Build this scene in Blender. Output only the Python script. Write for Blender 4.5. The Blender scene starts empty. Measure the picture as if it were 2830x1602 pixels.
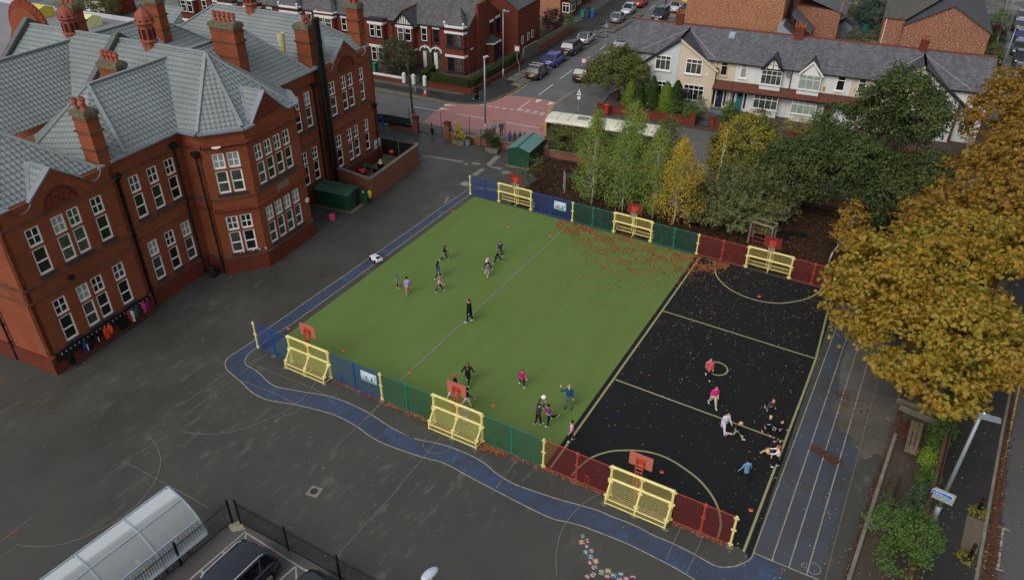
import bpy, bmesh, math, random
import numpy as np
from mathutils import Vector, Matrix
random.seed(7); RNG = np.random.default_rng(7)
SC = bpy.context.scene; COL = SC.collection
R = math.radians; PI = math.pi
# ---------------------------------------------------------------- camera, light, exposure
cd = bpy.data.cameras.new('camera'); cam = bpy.data.objects.new('camera', cd); COL.objects.link(cam)
cam.location = (31.703, -24.626, 28.776); cam.rotation_euler = (0.9882, -0.0045, 0.517)
cd.sensor_width = 36; cd.lens = 26.857; cd.clip_start = 0.5; cd.clip_end = 2000
SC.camera = cam
w = bpy.data.worlds.new('World'); SC.world = w; w.use_nodes = True
nt = w.node_tree; bg = nt.nodes['Background']
sky = nt.nodes.new('ShaderNodeTexSky'); sky.sky_type = 'NISHITA'; sky.sun_disc = False
SUN_EL, SUN_AZ = R(42), R(188)      # azimuth clockwise from +y
sky.sun_elevation = SUN_EL; sky.sun_rotation = SUN_AZ; sky.air_density = 1.6; sky.dust_density = 3.0
hs = nt.nodes.new('ShaderNodeHueSaturation'); hs.inputs['Saturation'].default_value = 0.35
nt.links.new(sky.outputs[0], hs.inputs['Color']); nt.links.new(hs.outputs[0], bg.inputs[0])
bg.inputs[1].default_value = 0.125
sd = bpy.data.lights.new('sun', 'SUN'); sd.energy = 1.35; sd.angle = R(38); sd.color = (1, .96, .9)
so = bpy.data.objects.new('sun', sd); COL.objects.link(so)
so.rotation_euler = Vector((math.sin(SUN_AZ)*math.cos(SUN_EL), math.cos(SUN_AZ)*math.cos(SUN_EL), math.sin(SUN_EL))).to_track_quat('Z', 'Y').to_euler()
SC.view_settings.view_transform = 'Standard'; SC.view_settings.look = 'None'; SC.view_settings.gamma = 1
SC.view_settings.use_curve_mapping = False; SC.view_settings.exposure = 0.0
# ---------------------------------------------------------------- materials
def lin(c): return tuple(((x/255)/12.92 if x/255 <= .04045 else ((x/255+.055)/1.055)**2.4) for x in c)
_M = {}
class N:
    """tiny node helper"""
    def __init__(s, name, rough=.8, spec=.3, metal=0):
        s.m = bpy.data.materials.new(name); s.m.use_nodes = True; s.t = s.m.node_tree
        s.b = s.t.nodes['Principled BSDF']; s.b.inputs['Roughness'].default_value = rough
        s.b.inputs['Specular IOR Level'].default_value = spec; s.b.inputs['Metallic'].default_value = metal
    def n(s, typ, **k):
        x = s.t.nodes.new('ShaderNode'+typ)
        for a, v in k.items():
            if a in x.inputs.keys() if isinstance(a, str) else False: s.set(x.inputs[a], v)
            else: setattr(x, a, v)
        return x
    def set(s, inp, v):
        if hasattr(v, 'is_output') or isinstance(v, bpy.types.NodeSocket): s.t.links.new(v, inp)
        else: inp.default_value = v if not (isinstance(v, tuple) and len(v) == 3 and inp.type == 'RGBA') else (*v, 1)
    def obj(s): return s.n('TexCoord').outputs['Object']
    def uv(s): return s.n('TexCoord').outputs['UV']
    def pos(s): return s.n('NewGeometry').outputs['Position']
    def mapv(s, v, scale=(1,1,1), rot=(0,0,0)):
        x = s.n('Mapping'); s.set(x.inputs['Vector'], v); x.inputs['Scale'].default_value = scale; x.inputs['Rotation'].default_value = rot; return x.outputs[0]
    def noise(s, v, sc, det=4, rough=.6):
        x = s.n('TexNoise'); s.set(x.inputs['Vector'], v); x.inputs['Scale'].default_value = sc; x.inputs['Detail'].default_value = det; x.inputs['Roughness'].default_value = rough; return x.outputs[0]
    def ramp(s, f, a, b, lo=0., hi=1.):
        x = s.n('MapRange'); s.set(x.inputs[0], f); x.inputs[1].default_value = a; x.inputs[2].default_value = b; x.inputs[3].default_value = lo; x.inputs[4].default_value = hi; return x.outputs[0]
    def mix(s, f, a, b, mode='MIX'):
        x = s.n('Mix'); x.data_type = 'RGBA'; x.blend_type = mode
        s.set(x.inputs[0], f); s.set(x.inputs[6], a); s.set(x.inputs[7], b); return x.outputs[2]
    def math(s, op, a, b=0., c=0.):
        x = s.n('Math'); x.operation = op; s.set(x.inputs[0], a); s.set(x.inputs[1], b)
        if len(x.inputs) > 2: s.set(x.inputs[2], c)
        return x.outputs[0]
    def sep(s, v): x = s.n('SeparateXYZ'); s.set(x.inputs[0], v); return x.outputs
    def comb(s, a, b, c=0.): x = s.n('CombineXYZ'); s.set(x.inputs[0], a); s.set(x.inputs[1], b); s.set(x.inputs[2], c); return x.outputs[0]
    def base(s, c): s.set(s.b.inputs['Base Color'], c)
    def rough(s, c): s.set(s.b.inputs['Roughness'], c)
    def bump(s, h, strength=.5, dist=.02):
        x = s.n('Bump'); s.set(x.inputs['Height'], h); x.inputs['Strength'].default_value = strength; x.inputs['Distance'].default_value = dist; s.set(s.b.inputs['Normal'], x.outputs[0])
def sc3(c, k): return tuple(min(1, x*k) for x in c)
def plain(name, c, rough=.6, spec=.4, metal=0, var=.12, vs=2.5):
    """painted / plastic / stone surface: a little uneven in tone and gloss"""
    if name in _M: return _M[name]
    n = N(name, rough, spec, metal); p = n.pos()
    f = n.noise(p, vs, 5)
    n.base(n.mix(n.ramp(f, .3, .7), sc3(c, 1-var), sc3(c, 1+var)))
    n.rough(n.ramp(n.noise(p, vs*3, 2), .3, .7, max(.03, rough-.08), min(1, rough+.08)))
    _M[name] = n.m; return n.m
def brick_mat(name, c1, c2, mortar, scale=1., spots=0., grime=.35, msize=.008):
    n = N(name, .85, .2); uv = n.uv()
    br = n.n('TexBrick'); n.set(br.inputs['Vector'], uv); br.inputs['Scale'].default_value = 1
    br.inputs['Brick Width'].default_value = .225*scale; br.inputs['Row Height'].default_value = .075*scale; br.inputs['Mortar Size'].default_value = msize*scale
    n.set(br.inputs['Color1'], c1); n.set(br.inputs['Color2'], c2); n.set(br.inputs['Mortar'], mortar)
    c = br.outputs[0]; p = n.pos()
    c = n.mix(n.ramp(n.noise(p, .5, 6, .65), .3, .75, 0, grime), c, sc3(c1, .45))
    c = n.mix(n.ramp(n.noise(n.mapv(p, (1, 1, .25)), 2.2, 4), .62, .8, 0, .35), c, sc3(c2, 1.35))
    if spots: 
        c = n.mix(n.ramp(n.noise(n.mapv(uv, (5, 13, 1)), 1.0, 2), .66-spots, .72-spots, 0, .75), c, lin((200, 180, 150)))
        c = n.mix(n.ramp(n.noise(n.mapv(uv, (4, 12, 1)), 1.3, 2), .5, .7, 0, .6), c, sc3(c1, .55))
    n.base(c); n.bump(br.outputs[1], -.4, .01); return n.m
def slate_mat(name, c, dark=.55, streak=.5):
    n = N(name, .75, .35); uv = n.uv()
    br = n.n('TexBrick'); n.set(br.inputs['Vector'], uv); br.inputs['Scale'].default_value = 1
    br.inputs['Brick Width'].default_value = .36; br.inputs['Row Height'].default_value = .26; br.inputs['Mortar Size'].default_value = .022; br.inputs['Mortar Smooth'].default_value = .3
    n.set(br.inputs['Color1'], sc3(c, .8)); n.set(br.inputs['Color2'], sc3(c, 1.3)); n.set(br.inputs['Mortar'], sc3(c, .35))
    f = n.noise(n.mapv(uv, (1.6, .16, 1)), 1.2, 5, .7)
    cc = n.mix(n.ramp(f, .42, .68, 0, streak), br.outputs[0], sc3(c, .4))
    cc = n.mix(n.ramp(n.noise(n.mapv(uv, (9, 5, 1)), 1.0, 2), .64, .75, 0, .6), cc, lin((150, 152, 150)))
    n.base(cc); n.bump(br.outputs[1], -.5, .02)
    return n.m
def tile_mat(name, c, pan=.3, row=.36):
    """pantile-profile steel sheet: rolls along the slope, a step at every course"""
    n = N(name, .5, .45); x = n.sep(n.uv())
    ph = n.math('MULTIPLY', x[0], 2*PI/pan)
    s = n.math('SINE', ph)
    v2 = n.math('ADD', n.math('DIVIDE', x[1], row), n.math('MULTIPLY', s, .1))
    fr = n.math('FRACT', v2)
    step = n.math('MULTIPLY', n.math('SUBTRACT', 1., fr), .6)
    h = n.math('ADD', n.math('MULTIPLY', n.math('POWER', n.math('ABSOLUTE', n.math('SINE', n.math('MULTIPLY', ph, .5))), 1.5), .8), step)
    p = n.pos()
    cid = n.n('TexWhiteNoise'); n.set(cid.inputs[0], n.comb(n.math('FLOOR', n.math('DIVIDE', x[0], pan*4)), n.math('FLOOR', v2), 1.))
    col = n.mix(n.ramp(n.noise(p, .35, 6, .65), .3, .7), sc3(c, .82), sc3(c, 1.12))
    col = n.mix(n.ramp(cid.outputs[0], 0, 1, 0, .16), col, sc3(c, .6))
    col = n.mix(n.ramp(n.noise(n.mapv(n.uv(), (2, .3, 1)), 1.5, 4), .55, .8, 0, .3), col, lin((120, 122, 108)))
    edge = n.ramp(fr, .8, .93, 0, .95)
    col = n.mix(edge, col, sc3(c, .22))  # dark line at each course gap: dirt and shadow put into the colour
    n.base(col); n.bump(h, .9, .045); return n.m
def asphalt(name, c, patch=.0, wet=.3, dots=.5, spec=.5, rlo=.35, rhi=.85, streak=(0.09, .5), lightc=(105, 103, 96)):
    n = N(name, .7, spec); p = n.pos()
    f1 = n.noise(p, .12, 6, .6); f2 = n.noise(p, 22, 3); f3 = n.noise(n.mapv(p, (1, 1, 1)), .8, 5, .6)
    col = n.mix(n.ramp(f1, .3, .7), sc3(c, .82), sc3(c, 1.15))
    col = n.mix(n.ramp(f3, .35, .7, 0, .35), col, sc3(c, .7))
    col = n.mix(n.ramp(f2, .35, .7, 0, .45), col, sc3(c, 1.6))
    if patch:
        q = n.mapv(p, (streak[1], streak[0], 1), (0, 0, R(10)))
        g = n.noise(q, 3.0, 7, .68); g2 = n.noise(p, .09, 2)
        k = n.math('MULTIPLY', n.ramp(g, .54, .7), n.ramp(g2, .44, .56))
        col = n.mix(n.math('MULTIPLY', k, patch), col, lin(lightc))
    if dots:
        vo = n.n('TexVoronoi'); n.set(vo.inputs['Vector'], p); vo.inputs['Scale'].default_value = 1.3
        col = n.mix(n.ramp(vo.outputs['Distance'], .03, .05, dots, 0), col, lin((150, 148, 138)))
    n.base(col)
    n.rough(n.ramp(n.noise(p, .25, 5, .6), .4, .62, rlo if wet else rhi, rhi))
    n.bump(f2, .25, .01); return n.m
def leafy(name, cols, rough=.6, trans=.25):
    """foliage: every leaf its own tone, clumps drift between the given colours"""
    n = N(name, rough, .25); g = n.n('NewGeometry'); r = g.outputs['Random Per Island']; p = g.outputs['Position']
    cr = n.n('ValToRGB'); el = cr.color_ramp.elements; k = len(cols)
    while len(el) < k: el.new(.5)
    for i, c in enumerate(cols): el[i].position = i/(k-1) if k > 1 else 0; el[i].color = (*lin(c), 1)
    f = n.math('ADD', n.math('MULTIPLY', r, .55), n.ramp(n.noise(p, .45, 3), .3, .7, -.1, .55))
    n.set(cr.inputs[0], f); n.base(n.mix(n.ramp(r, 0, 1, 0, .5), cr.outputs[0], n.mix(.5, cr.outputs[0], (0, 0, 0))))
    n.b.inputs['Subsurface Weight'].default_value = 0
    tr = n.n('BsdfTranslucent'); n.set(tr.inputs[0], cr.outputs[0]); ms = n.n('MixShader'); ms.inputs[0].default_value = trans
    n.t.links.new(n.b.outputs[0], ms.inputs[1]); n.t.links.new(tr.outputs[0], ms.inputs[2])
    n.t.links.new(ms.outputs[0], n.t.nodes['Material Output'].inputs[0]); return n.m
# ---------------------------------------------------------------- objects
def tag(o, label=None, cat=None, group=None, kind=None):
    if label: o['label'] = label
    if cat: o['category'] = cat
    if group: o['group'] = group
    if kind: o['kind'] = kind
    return o
def empty(name, loc=(0, 0, 0), rz=0., label=None, cat=None, group=None):
    o = bpy.data.objects.new(name, None); COL.objects.link(o); o.location = loc if len(loc) == 3 else (*loc, 0); o.rotation_euler = (0, 0, rz)
    return tag(o, label, cat, group)
def kids(o): return [c for c in bpy.data.objects if c.parent == o]
def copy_tree(o, parent=None, ch=None):
    if ch is None:
        ch = {}
        for c in bpy.data.objects:
            if c.parent: ch.setdefault(c.parent.name, []).append(c)
    c = o.copy(); COL.objects.link(c); c.parent = parent
    for k in ch.get(o.name, []): copy_tree(k, c, ch)
    return c
class MB:
    def __init__(s): s.v = []; s.f = []; s.mi = []; s.T = None
    def add(s, vs, fs, mi=0):
        b = len(s.v)
        for p in vs: s.v.append(tuple(s.T @ Vector(p)) if s.T is not None else tuple(p))
        for f in fs: s.f.append([b+i for i in f]); s.mi.append(mi)
        return s
    def poly(s, pts, mi=0): return s.add(pts, [range(len(pts))], mi)
    def box(s, x0, x1, y0, y1, z0, z1, mi=0):
        v = [(x, y, z) for z in (z0, z1) for y in (y0, y1) for x in (x0, x1)]
        return s.add(v, [(0, 2, 3, 1), (4, 5, 7, 6), (0, 1, 5, 4), (2, 6, 7, 3), (0, 4, 6, 2), (1, 3, 7, 5)], mi)
    def tube(s, p, q, r0, r1=None, n=8, mi=0, cap=True):
        r1 = r0 if r1 is None else r1; p = Vector(p); q = Vector(q); d = (q-p)
        if d.length < 1e-6: return s
        d.normalize(); a = d.orthogonal().normalized(); b = d.cross(a); vs = []
        for c, r in ((p, r0), (q, r1)):
            for i in range(n): t = 2*PI*i/n; vs.append(c+(a*math.cos(t)+b*math.sin(t))*r)
        fs = [(i, (i+1) % n, n+(i+1) % n, n+i) for i in range(n)]
        if cap: fs += [tuple(range(n))[::-1], tuple(range(n, 2*n))]
        return s.add(vs, fs, mi)
    def path(s, pts, r, n=6, mi=0):
        for a, b in zip(pts, pts[1:]): s.tube(a, b, r, r, n, mi)
        return s
    def bar(s, p, q, w, h, mi=0):
        """rectangular bar from p to q, w wide (horizontal), h tall"""
        p = Vector(p); q = Vector(q); d = (q-p).normalized(); u = Vector((0, 0, 1)).cross(d)
        u = Vector((1, 0, 0)) if u.length < 1e-3 else u.normalized(); t = d.cross(u); vs = []
        for c in (p, q):
            for a, b in ((-1, -1), (1, -1), (1, 1), (-1, 1)): vs.append(c+u*a*w/2+t*b*h/2)
        return s.add(vs, [(0, 1, 5, 4), (1, 2, 6, 5), (2, 3, 7, 6), (3, 0, 4, 7), (3, 2, 1, 0), (4, 5, 6, 7)], mi)
    def lathe(s, prof, c=(0, 0, 0), n=12, mi=0, cap=True):
        vs = [(c[0]+r*math.cos(2*PI*i/n), c[1]+r*math.sin(2*PI*i/n), c[2]+z) for r, z in prof for i in range(n)]
        fs = [(k*n+i, k*n+(i+1) % n, (k+1)*n+(i+1) % n, (k+1)*n+i) for k in range(len(prof)-1) for i in range(n)]
        if cap: fs += [tuple(range(n))[::-1], tuple(range((len(prof)-1)*n, len(prof)*n))]
        return s.add(vs, fs, mi)
    def prism(s, pts, z0, z1, mi=0):
        n = len(pts); vs = [(x, y, z) for z in (z0, z1) for x, y in pts]
        return s.add(vs, [tuple(range(n))[::-1], tuple(range(n, 2*n))]+[(i, (i+1) % n, n+(i+1) % n, n+i) for i in range(n)], mi)
    def slab(s, pts, t=.05, mi=0):
        """thick sheet from a 3D polygon, thickened downwards"""
        n = len(pts); vs = [tuple(p) for p in pts]+[(p[0], p[1], p[2]-t) for p in pts]
        return s.add(vs, [tuple(range(n)), tuple(range(n, 2*n))[::-1]]+[(i, n+i, n+(i+1) % n, (i+1) % n) for i in range(n)], mi)
    def xz(s, pts, y0, y1, mi=0):
        n = len(pts); vs = [(x, y, z) for y in (y0, y1) for x, z in pts]
        return s.add(vs, [tuple(range(n)), tuple(range(n, 2*n))[::-1]]+[(i, n+i, n+(i+1) % n, (i+1) % n) for i in range(n)], mi)
    def wall(s, a, b, z0, z1, holes=(), dep=.14, th=.25, mi=0, ri=None):
        """wall from a to b (outside on the right), rectangular openings (u0,u1,v0,v1) with real reveals"""
        ax, ay = a; L = math.hypot(b[0]-ax, b[1]-ay); ux, uy = (b[0]-ax)/L, (b[1]-ay)/L; nx, ny = uy, -ux; ri = mi if ri is None else ri
        P = lambda u, z, d=0.: (ax+ux*u-nx*d, ay+uy*u-ny*d, z)
        us = sorted({0., L, *[h[0] for h in holes], *[h[1] for h in holes]}); zs = sorted({z0, z1, *[h[2] for h in holes], *[h[3] for h in holes]})
        for u, u2 in zip(us, us[1:]):
            if u2-u < 1e-6: continue
            run = None
            for z, z2 in zip(zs, zs[1:]):
                cu, cz = (u+u2)/2, (z+z2)/2
                if any(h[0] < cu < h[1] and h[2] < cz < h[3] for h in holes): continue
                s.add([P(u, z), P(u2, z), P(u2, z2), P(u, z2)], [(0, 1, 2, 3)], mi)
        for h in holes:
            u, u2, z, z2 = h
            for q in ([P(u, z), P(u, z, dep), P(u, z2, dep), P(u, z2)], [P(u2, z), P(u2, z2), P(u2, z2, dep), P(u2, z, dep)], [P(u, z2), P(u, z2, dep), P(u2, z2, dep), P(u2, z2)], [P(u, z), P(u2, z), P(u2, z, dep), P(u, z, dep)]): s.poly(q, ri)
        s.add([P(0, z0, th), P(L, z0, th), P(L, z1, th), P(0, z1, th), P(0, z0), P(L, z0), P(L, z1), P(0, z1)], [(3, 2, 1, 0), (3, 7, 6, 2), (0, 4, 7, 3), (1, 2, 6, 5)], mi)
        return s
    def build(s, name, mats, parent=None, smooth=False, loc=None, rz=None, bevel=0):
        me = bpy.data.meshes.new(name); me.from_pydata(s.v, [], s.f)
        mats = mats if isinstance(mats, (list, tuple)) else [mats]
        for m in mats: me.materials.append(m)
        if len(mats) > 1: me.polygons.foreach_set('material_index', s.mi)
        if smooth: me.polygons.foreach_set('use_smooth', [True]*len(s.f))
        uvl = me.uv_layers.new(name='UVMap'); me.update(); data = uvl.data; vv = me.vertices
        for p in me.polygons:
            n = p.normal
            if abs(n.z) > .999: ux, uy, uz = 1., 0., 0.; wx, wy, wz = 0., 1., 0.
            else:
                l = math.hypot(n.x, n.y); ux, uy, uz = -n.y/l, n.x/l, 0.
                wx, wy, wz = n.y*uz-n.z*uy, n.z*ux-n.x*uz, n.x*uy-n.y*ux
            for li in p.loop_indices:
                c = vv[me.loops[li].vertex_index].co; data[li].uv = (c.x*ux+c.y*uy+c.z*uz, c.x*wx+c.y*wy+c.z*wz)
        o = bpy.data.objects.new(name, me); COL.objects.link(o); o.parent = parent
        if loc is not None: o.location = loc if len(loc) == 3 else (*loc, 0)
        if rz is not None: o.rotation_euler = (0, 0, rz)
        if bevel:
            b = o.modifiers.new('bevel', 'BEVEL'); b.width = bevel; b.segments = 2; b.limit_method = 'ANGLE'; b.angle_limit = R(40)
        return o
def np_mesh(name, V, F, mat, parent=None, mi=None):
    """fast mesh from arrays; F (n,k)"""
    me = bpy.data.meshes.new(name); n, k = F.shape
    me.vertices.add(len(V)); me.vertices.foreach_set('co', V.astype(np.float32).ravel())
    me.loops.add(n*k); me.loops.foreach_set('vertex_index', F.astype(np.int32).ravel())
    me.polygons.add(n); me.polygons.foreach_set('loop_start', np.arange(0, n*k, k, dtype=np.int32)); me.polygons.foreach_set('loop_total', np.full(n, k, dtype=np.int32))
    for m in (mat if isinstance(mat, (list, tuple)) else [mat]): me.materials.append(m)
    if mi is not None: me.polygons.foreach_set('material_index', mi.astype(np.int32))
    me.update(calc_edges=True); o = bpy.data.objects.new(name, me); COL.objects.link(o); o.parent = parent; return o
def smooth_line(pts, k=6):
    """Catmull-Rom through 2D points"""
    out = []; P = [pts[0]]+list(pts)+[pts[-1]]
    for i in range(1, len(P)-2):
        p0, p1, p2, p3 = [np.array(P[j], float) for j in (i-1, i, i+1, i+2)]
        for t in np.linspace(0, 1, k, endpoint=False): out.append(tuple(.5*((2*p1)+(-p0+p2)*t+(2*p0-5*p1+4*p2-p3)*t*t+(-p0+3*p1-3*p2+p3)*t**3)))
    out.append(tuple(pts[-1])); return out
def line_strip(mb, pts, w, z, closed=False, mi=0):
    """flat painted line of width w along 2D points"""
    n = len(pts); L = []; Rr = []
    for i, p in enumerate(pts):
        a = pts[i-1] if (i > 0 or closed) else p; b = pts[(i+1) % n] if (i < n-1 or closed) else p
        d = Vector((b[0]-a[0], b[1]-a[1])).normalized(); m = Vector((-d.y, d.x))*w/2
        L.append((p[0]+m.x, p[1]+m.y, z)); Rr.append((p[0]-m.x, p[1]-m.y, z))
    m = n if closed else n-1
    for i in range(m): j = (i+1) % n; mb.poly([Rr[i], Rr[j], L[j], L[i]], mi)
    return mb
def flat(name, pts, z, mat, kind='structure'):
    """single ground sheet; triangulated polygon"""
    bm = bmesh.new(); f = bm.faces.new([bm.verts.new((x, y, z)) for x, y in pts]); bm.normal_update()
    if f.normal.z < 0: f.normal_flip()
    bmesh.ops.triangulate(bm, faces=[f]); me = bpy.data.meshes.new(name); bm.to_mesh(me); bm.free(); me.materials.append(mat)
    o = bpy.data.objects.new(name, me); COL.objects.link(o); o['kind'] = kind; return o
def raised(name, pts, z0, z1, mat):
    m = MB(); n = len(pts); area = sum(pts[i][0]*pts[(i+1) % n][1]-pts[(i+1) % n][0]*pts[i][1] for i in range(n))
    if area < 0: pts = pts[::-1]
    o = flat(name, pts, z1, mat[0]); me = o.data; bm = bmesh.new(); bm.from_mesh(me)
    for i in range(n):
        a, b = pts[i], pts[(i+1) % n]
        f = bm.faces.new([bm.verts.new(c) for c in ((*a, z0), (*b, z0), (*b, z1), (*a, z1))]); f.material_index = 1
    bm.to_mesh(me); bm.free(); me.materials.append(mat[1]); return o
def text(body, size, mat, parent, M, name='lettering', ext=.004, align='CENTER'):
    c = bpy.data.curves.new(name, 'FONT'); c.body = body; c.size = size; c.extrude = ext; c.align_x = align; c.align_y = 'CENTER'; c.materials.append(mat)
    o = bpy.data.objects.new(name, c); COL.objects.link(o); dg = bpy.context.evaluated_depsgraph_get(); me = bpy.data.meshes.new_from_object(o.evaluated_get(dg))
    bpy.data.objects.remove(o); o = bpy.data.objects.new(name, me); COL.objects.link(o); o.parent = parent; o.matrix_local = M; return o

def arc(c, r, a0, a1, n=40): return [(c[0]+r*math.cos(R(a0+(a1-a0)*i/n)), c[1]+r*math.sin(R(a0+(a1-a0)*i/n))) for i in range(n+1)]
# ---------------------------------------------------------------- ground sheets
TAR = lin((60, 60, 56)); 
m_tar = asphalt('playground tarmac', TAR, patch=.6, dots=.45, rlo=.42, streak=(.22, .62))
m_road = asphalt('road asphalt', lin((88, 89, 90)), patch=.35, dots=0, rlo=.4, streak=(.4, .5), lightc=(105, 105, 104))
m_roadd = asphalt('dark road asphalt', lin((76, 74, 74)), patch=0, dots=.3, rlo=.35)
m_pave = asphalt('old pavement', lin((84, 83, 80)), patch=.3, dots=.2)
m_paved = asphalt('dark pavement', lin((38, 39, 37)), patch=0, dots=.4)
m_earth = asphalt('soil', lin((66, 56, 46)), patch=.2, dots=.4, wet=0)
m_kerb = plain('kerb stone', lin((118, 114, 104)), .85, .2, var=.25, vs=1.5)
m_white = plain('road paint white', lin((205, 203, 192)), .7, .3, var=.15, vs=6)
m_wfad = plain('faded white paint', lin((108, 106, 99)), .75, .3, var=.3, vs=5)
m_wline = plain('worn white line', lin((142, 138, 126)), .75, .3, var=.3, vs=4)
m_yel = plain('yellow road paint', lin((178, 150, 92)), .75, .3, var=.3, vs=4)
def grass_turf():
    n = N('artificial turf', .95, .08); p = n.pos()
    c = n.mix(n.ramp(n.noise(p, 25, 3), .3, .7), lin((90, 111, 57)), lin((104, 125, 72)))
    c = n.mix(n.ramp(n.noise(p, .35, 5, .6), .35, .7, 0, .4), c, lin((92, 114, 58)))
    c = n.mix(n.ramp(n.noise(n.mapv(p, (1, .15, 1)), 1.1, 3), .4, .65, 0, .25), c, lin((82, 103, 50)))
    c = n.mix(n.ramp(n.noise(p, 6, 2), .66, .74, 0, .35), c, lin((74, 84, 44)))
    n.base(c); n.bump(n.noise(p, 60, 2), .4, .01); return n.m
m_turf = grass_turf()
m_blk = asphalt('black rubber surface', lin((27, 28, 29)), patch=0, dots=0, spec=.2, wet=0, rhi=.9)
def bark_mat():
    n = N('bark chippings', .95, .1); p = n.pos(); v = n.n('TexVoronoi'); n.set(v.inputs['Vector'], p); v.inputs['Scale'].default_value = 9
    c = n.mix(n.sep(v.outputs['Color'])[0], lin((30, 22, 17)), lin((70, 50, 36)))
    c = n.mix(n.ramp(n.noise(p, .5, 4), .4, .7, 0, .6), c, lin((28, 22, 18)))
    c = n.mix(n.ramp(n.sep(v.outputs['Color'])[1], .9, .93, 0, .6), c, lin((120, 92, 66)))
    n.base(c); n.bump(v.outputs['Distance'], .8, .03); return n.m
m_bark = bark_mat()
def bluetrack():
    n = N('blue painted track', .7, .4); p = n.pos()
    f = n.noise(p, .7, 7, .7); g = n.noise(p, 3.5, 5, .7); h = n.noise(p, 30, 2)
    c = n.mix(n.ramp(f, .35, .62), lin((50, 55, 64)), lin((52, 68, 98)))
    c = n.mix(n.ramp(n.noise(n.mapv(p, (1.4, 1.4, 1)), .55, 6, .7), .56, .68, 0, .7), c, lin((68, 98, 144)))
    c = n.mix(n.ramp(g, .5, .7, 0, .55), c, lin((60, 60, 60)))
    c = n.mix(n.ramp(h, .4, .7, 0, .25), c, lin((90, 100, 120)))
    n.base(c); n.rough(n.ramp(f, .3, .7, .5, .8)); return n.m
m_blue = bluetrack()
def lanes_mat():
    n = N('faded blue sprint lanes', .6, .5); p = n.pos()
    f = n.noise(p, .5, 7, .7)
    c = n.mix(n.ramp(f, .38, .64), lin((60, 61, 63)), lin((60, 70, 88)))
    c = n.mix(n.ramp(n.noise(p, 2.5, 6, .7), .5, .68, 0, .5), c, lin((64, 63, 62)))
    c = n.mix(n.ramp(n.noise(p, 24, 3), .4, .7, 0, .3), c, lin((96, 98, 102)))
    n.base(c); n.rough(n.ramp(n.noise(p, .18, 4), .42, .58, .3, .7)); return n.m
m_lane = lanes_mat()
flat('ground', [(-220, -140), (220, -140), (220, 400), (-220, 400)], -.03, asphalt('distant ground', lin((78, 80, 76)), patch=.2, dots=0))
flat('playground', [(-45, -60), (36.4, -60), (35.6, -3), (36.2, 17), (36.0, 30), (35.6, 38.0), (1.8, 34.8), (-30, 31.6), (-45, 30)], 0., m_tar)
flat('pitch_green', [(0.55, .1), (19.7, .1), (19.7, 24.2), (.45, 24.2)], .012, m_turf)
flat('pitch_black', [(19.7, .1), (29.9, .1), (30.25, -.35), (29.75, 24.2), (19.7, 24.2)], .012, m_blk)
BARK = [(3.8, 24.45), (34.5, 24.45), (34.6, 37.4), (2.2, 34.5), (1.9, 31.0), (3.4, 29.9), (3.2, 27.0)]
flat('bark_ground', BARK, .012, m_bark)
# blue scooter track and its painted edges
outer = [(-0.69, 25.35), (-0.83, 20.59), (-0.81, 15.84)] + [(-0.98, 1.92), (-0.82, 0.73), (-0.86, -0.63), (-0.90, -1.55), (-0.64, -2.05), (-0.02, -2.45), (0.86, -2.67), (1.50, -2.82), (2.41, -3.10), (3.23, -3.22), (4.08, -3.16), (5.51, -2.71), (7.04, -2.40), (8.06, -2.27), (9.00, -2.31), (9.77, -2.41), (10.65, -2.59), (11.70, -2.67)] + [(12.74, -2.60), (14.07, -2.44), (15.00, -2.27), (15.92, -2.29), (16.81, -2.39)] + [(21.04, -2.67), (22.21, -2.48), (22.96, -2.34), (23.75, -2.29), (24.91, -2.23), (25.55, -2.24), (26.38, -2.29), (27.53, -2.38), (28.44, -2.53)]
inner = [(-0.11, 24.79), (-0.06, 20.74), (-0.02, 16.30)] + [(-0.01, 3.22), (-0.18, 1.88), (-0.12, 0.20), (-0.12, -0.54), (0.01, -1.02), (0.27, -1.36), (0.60, -1.56), (1.11, -1.59), (1.92, -1.75), (2.72, -2.01), (3.44, -2.11), (4.08, -1.99), (5.45, -1.59), (6.62, -1.26), (8.09, -1.13), (9.64, -1.23), (10.75, -1.44), (11.84, -1.56), (12.84, -1.59)] + [(12.02, -1.63), (12.99, -1.54), (14.06, -1.26), (14.86, -1.14), (15.95, -1.12), (16.92, -1.24), (17.72, -1.49), (18.30, -1.61), (19.09, -1.68)] + [(21.12, -1.48), (22.40, -1.26), (23.23, -1.14), (23.95, -1.14), (24.74, -1.09), (25.44, -1.12), (25.96, -1.18), (26.96, -1.18), (28.02, -1.26), (28.79, -1.37), (29.10, -1.36), (29.38, -1.25), (29.75, -0.98), (30.01, -0.66), (30.23, -0.30), (30.29, 0.04), (30.28, 0.34)]
outer = smooth_line(outer, 4); inner = smooth_line(inner, 4)
tail = [(33.12, 0.15)]
flat('blue_track', outer+[(outer[-1][0]+3.5, outer[-1][1]-2.2), (34, -14), (33.2, -1.6), (31.10, 0.13)]+inner[::-1], .006, m_blue)
lm = MB(); line_strip(lm, outer, .06, .016); line_strip(lm, inner, .06, .016)
lm.build('track_edge_lines', m_wline)['kind'] = 'structure'
flat('sprint_lanes', [(30.33, 0.16), (33.12, 0.15), (33.38, 10.55), (33.3, 20), (33.3, 24.3), (30.4, 24.3), (30.30, 8.77)], .005, m_lane)
lm = MB()
for a, b in (((30.30, 8.77), (30.28, 0.34)), ((31.10, 9.24), (31.10, 0.14)), ((31.86, 9.67), (31.84, 0.15)), ((32.62, 10.11), (32.61, 0.18))):
    d = Vector(a)-Vector(b); line_strip(lm, [b, tuple(Vector(a)+d.normalized()*22)], .055, .016)
line_strip(lm, [(30.33, 0.16), (31.10, 0.13), (33.12, 0.15)], .06, .019)
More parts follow.
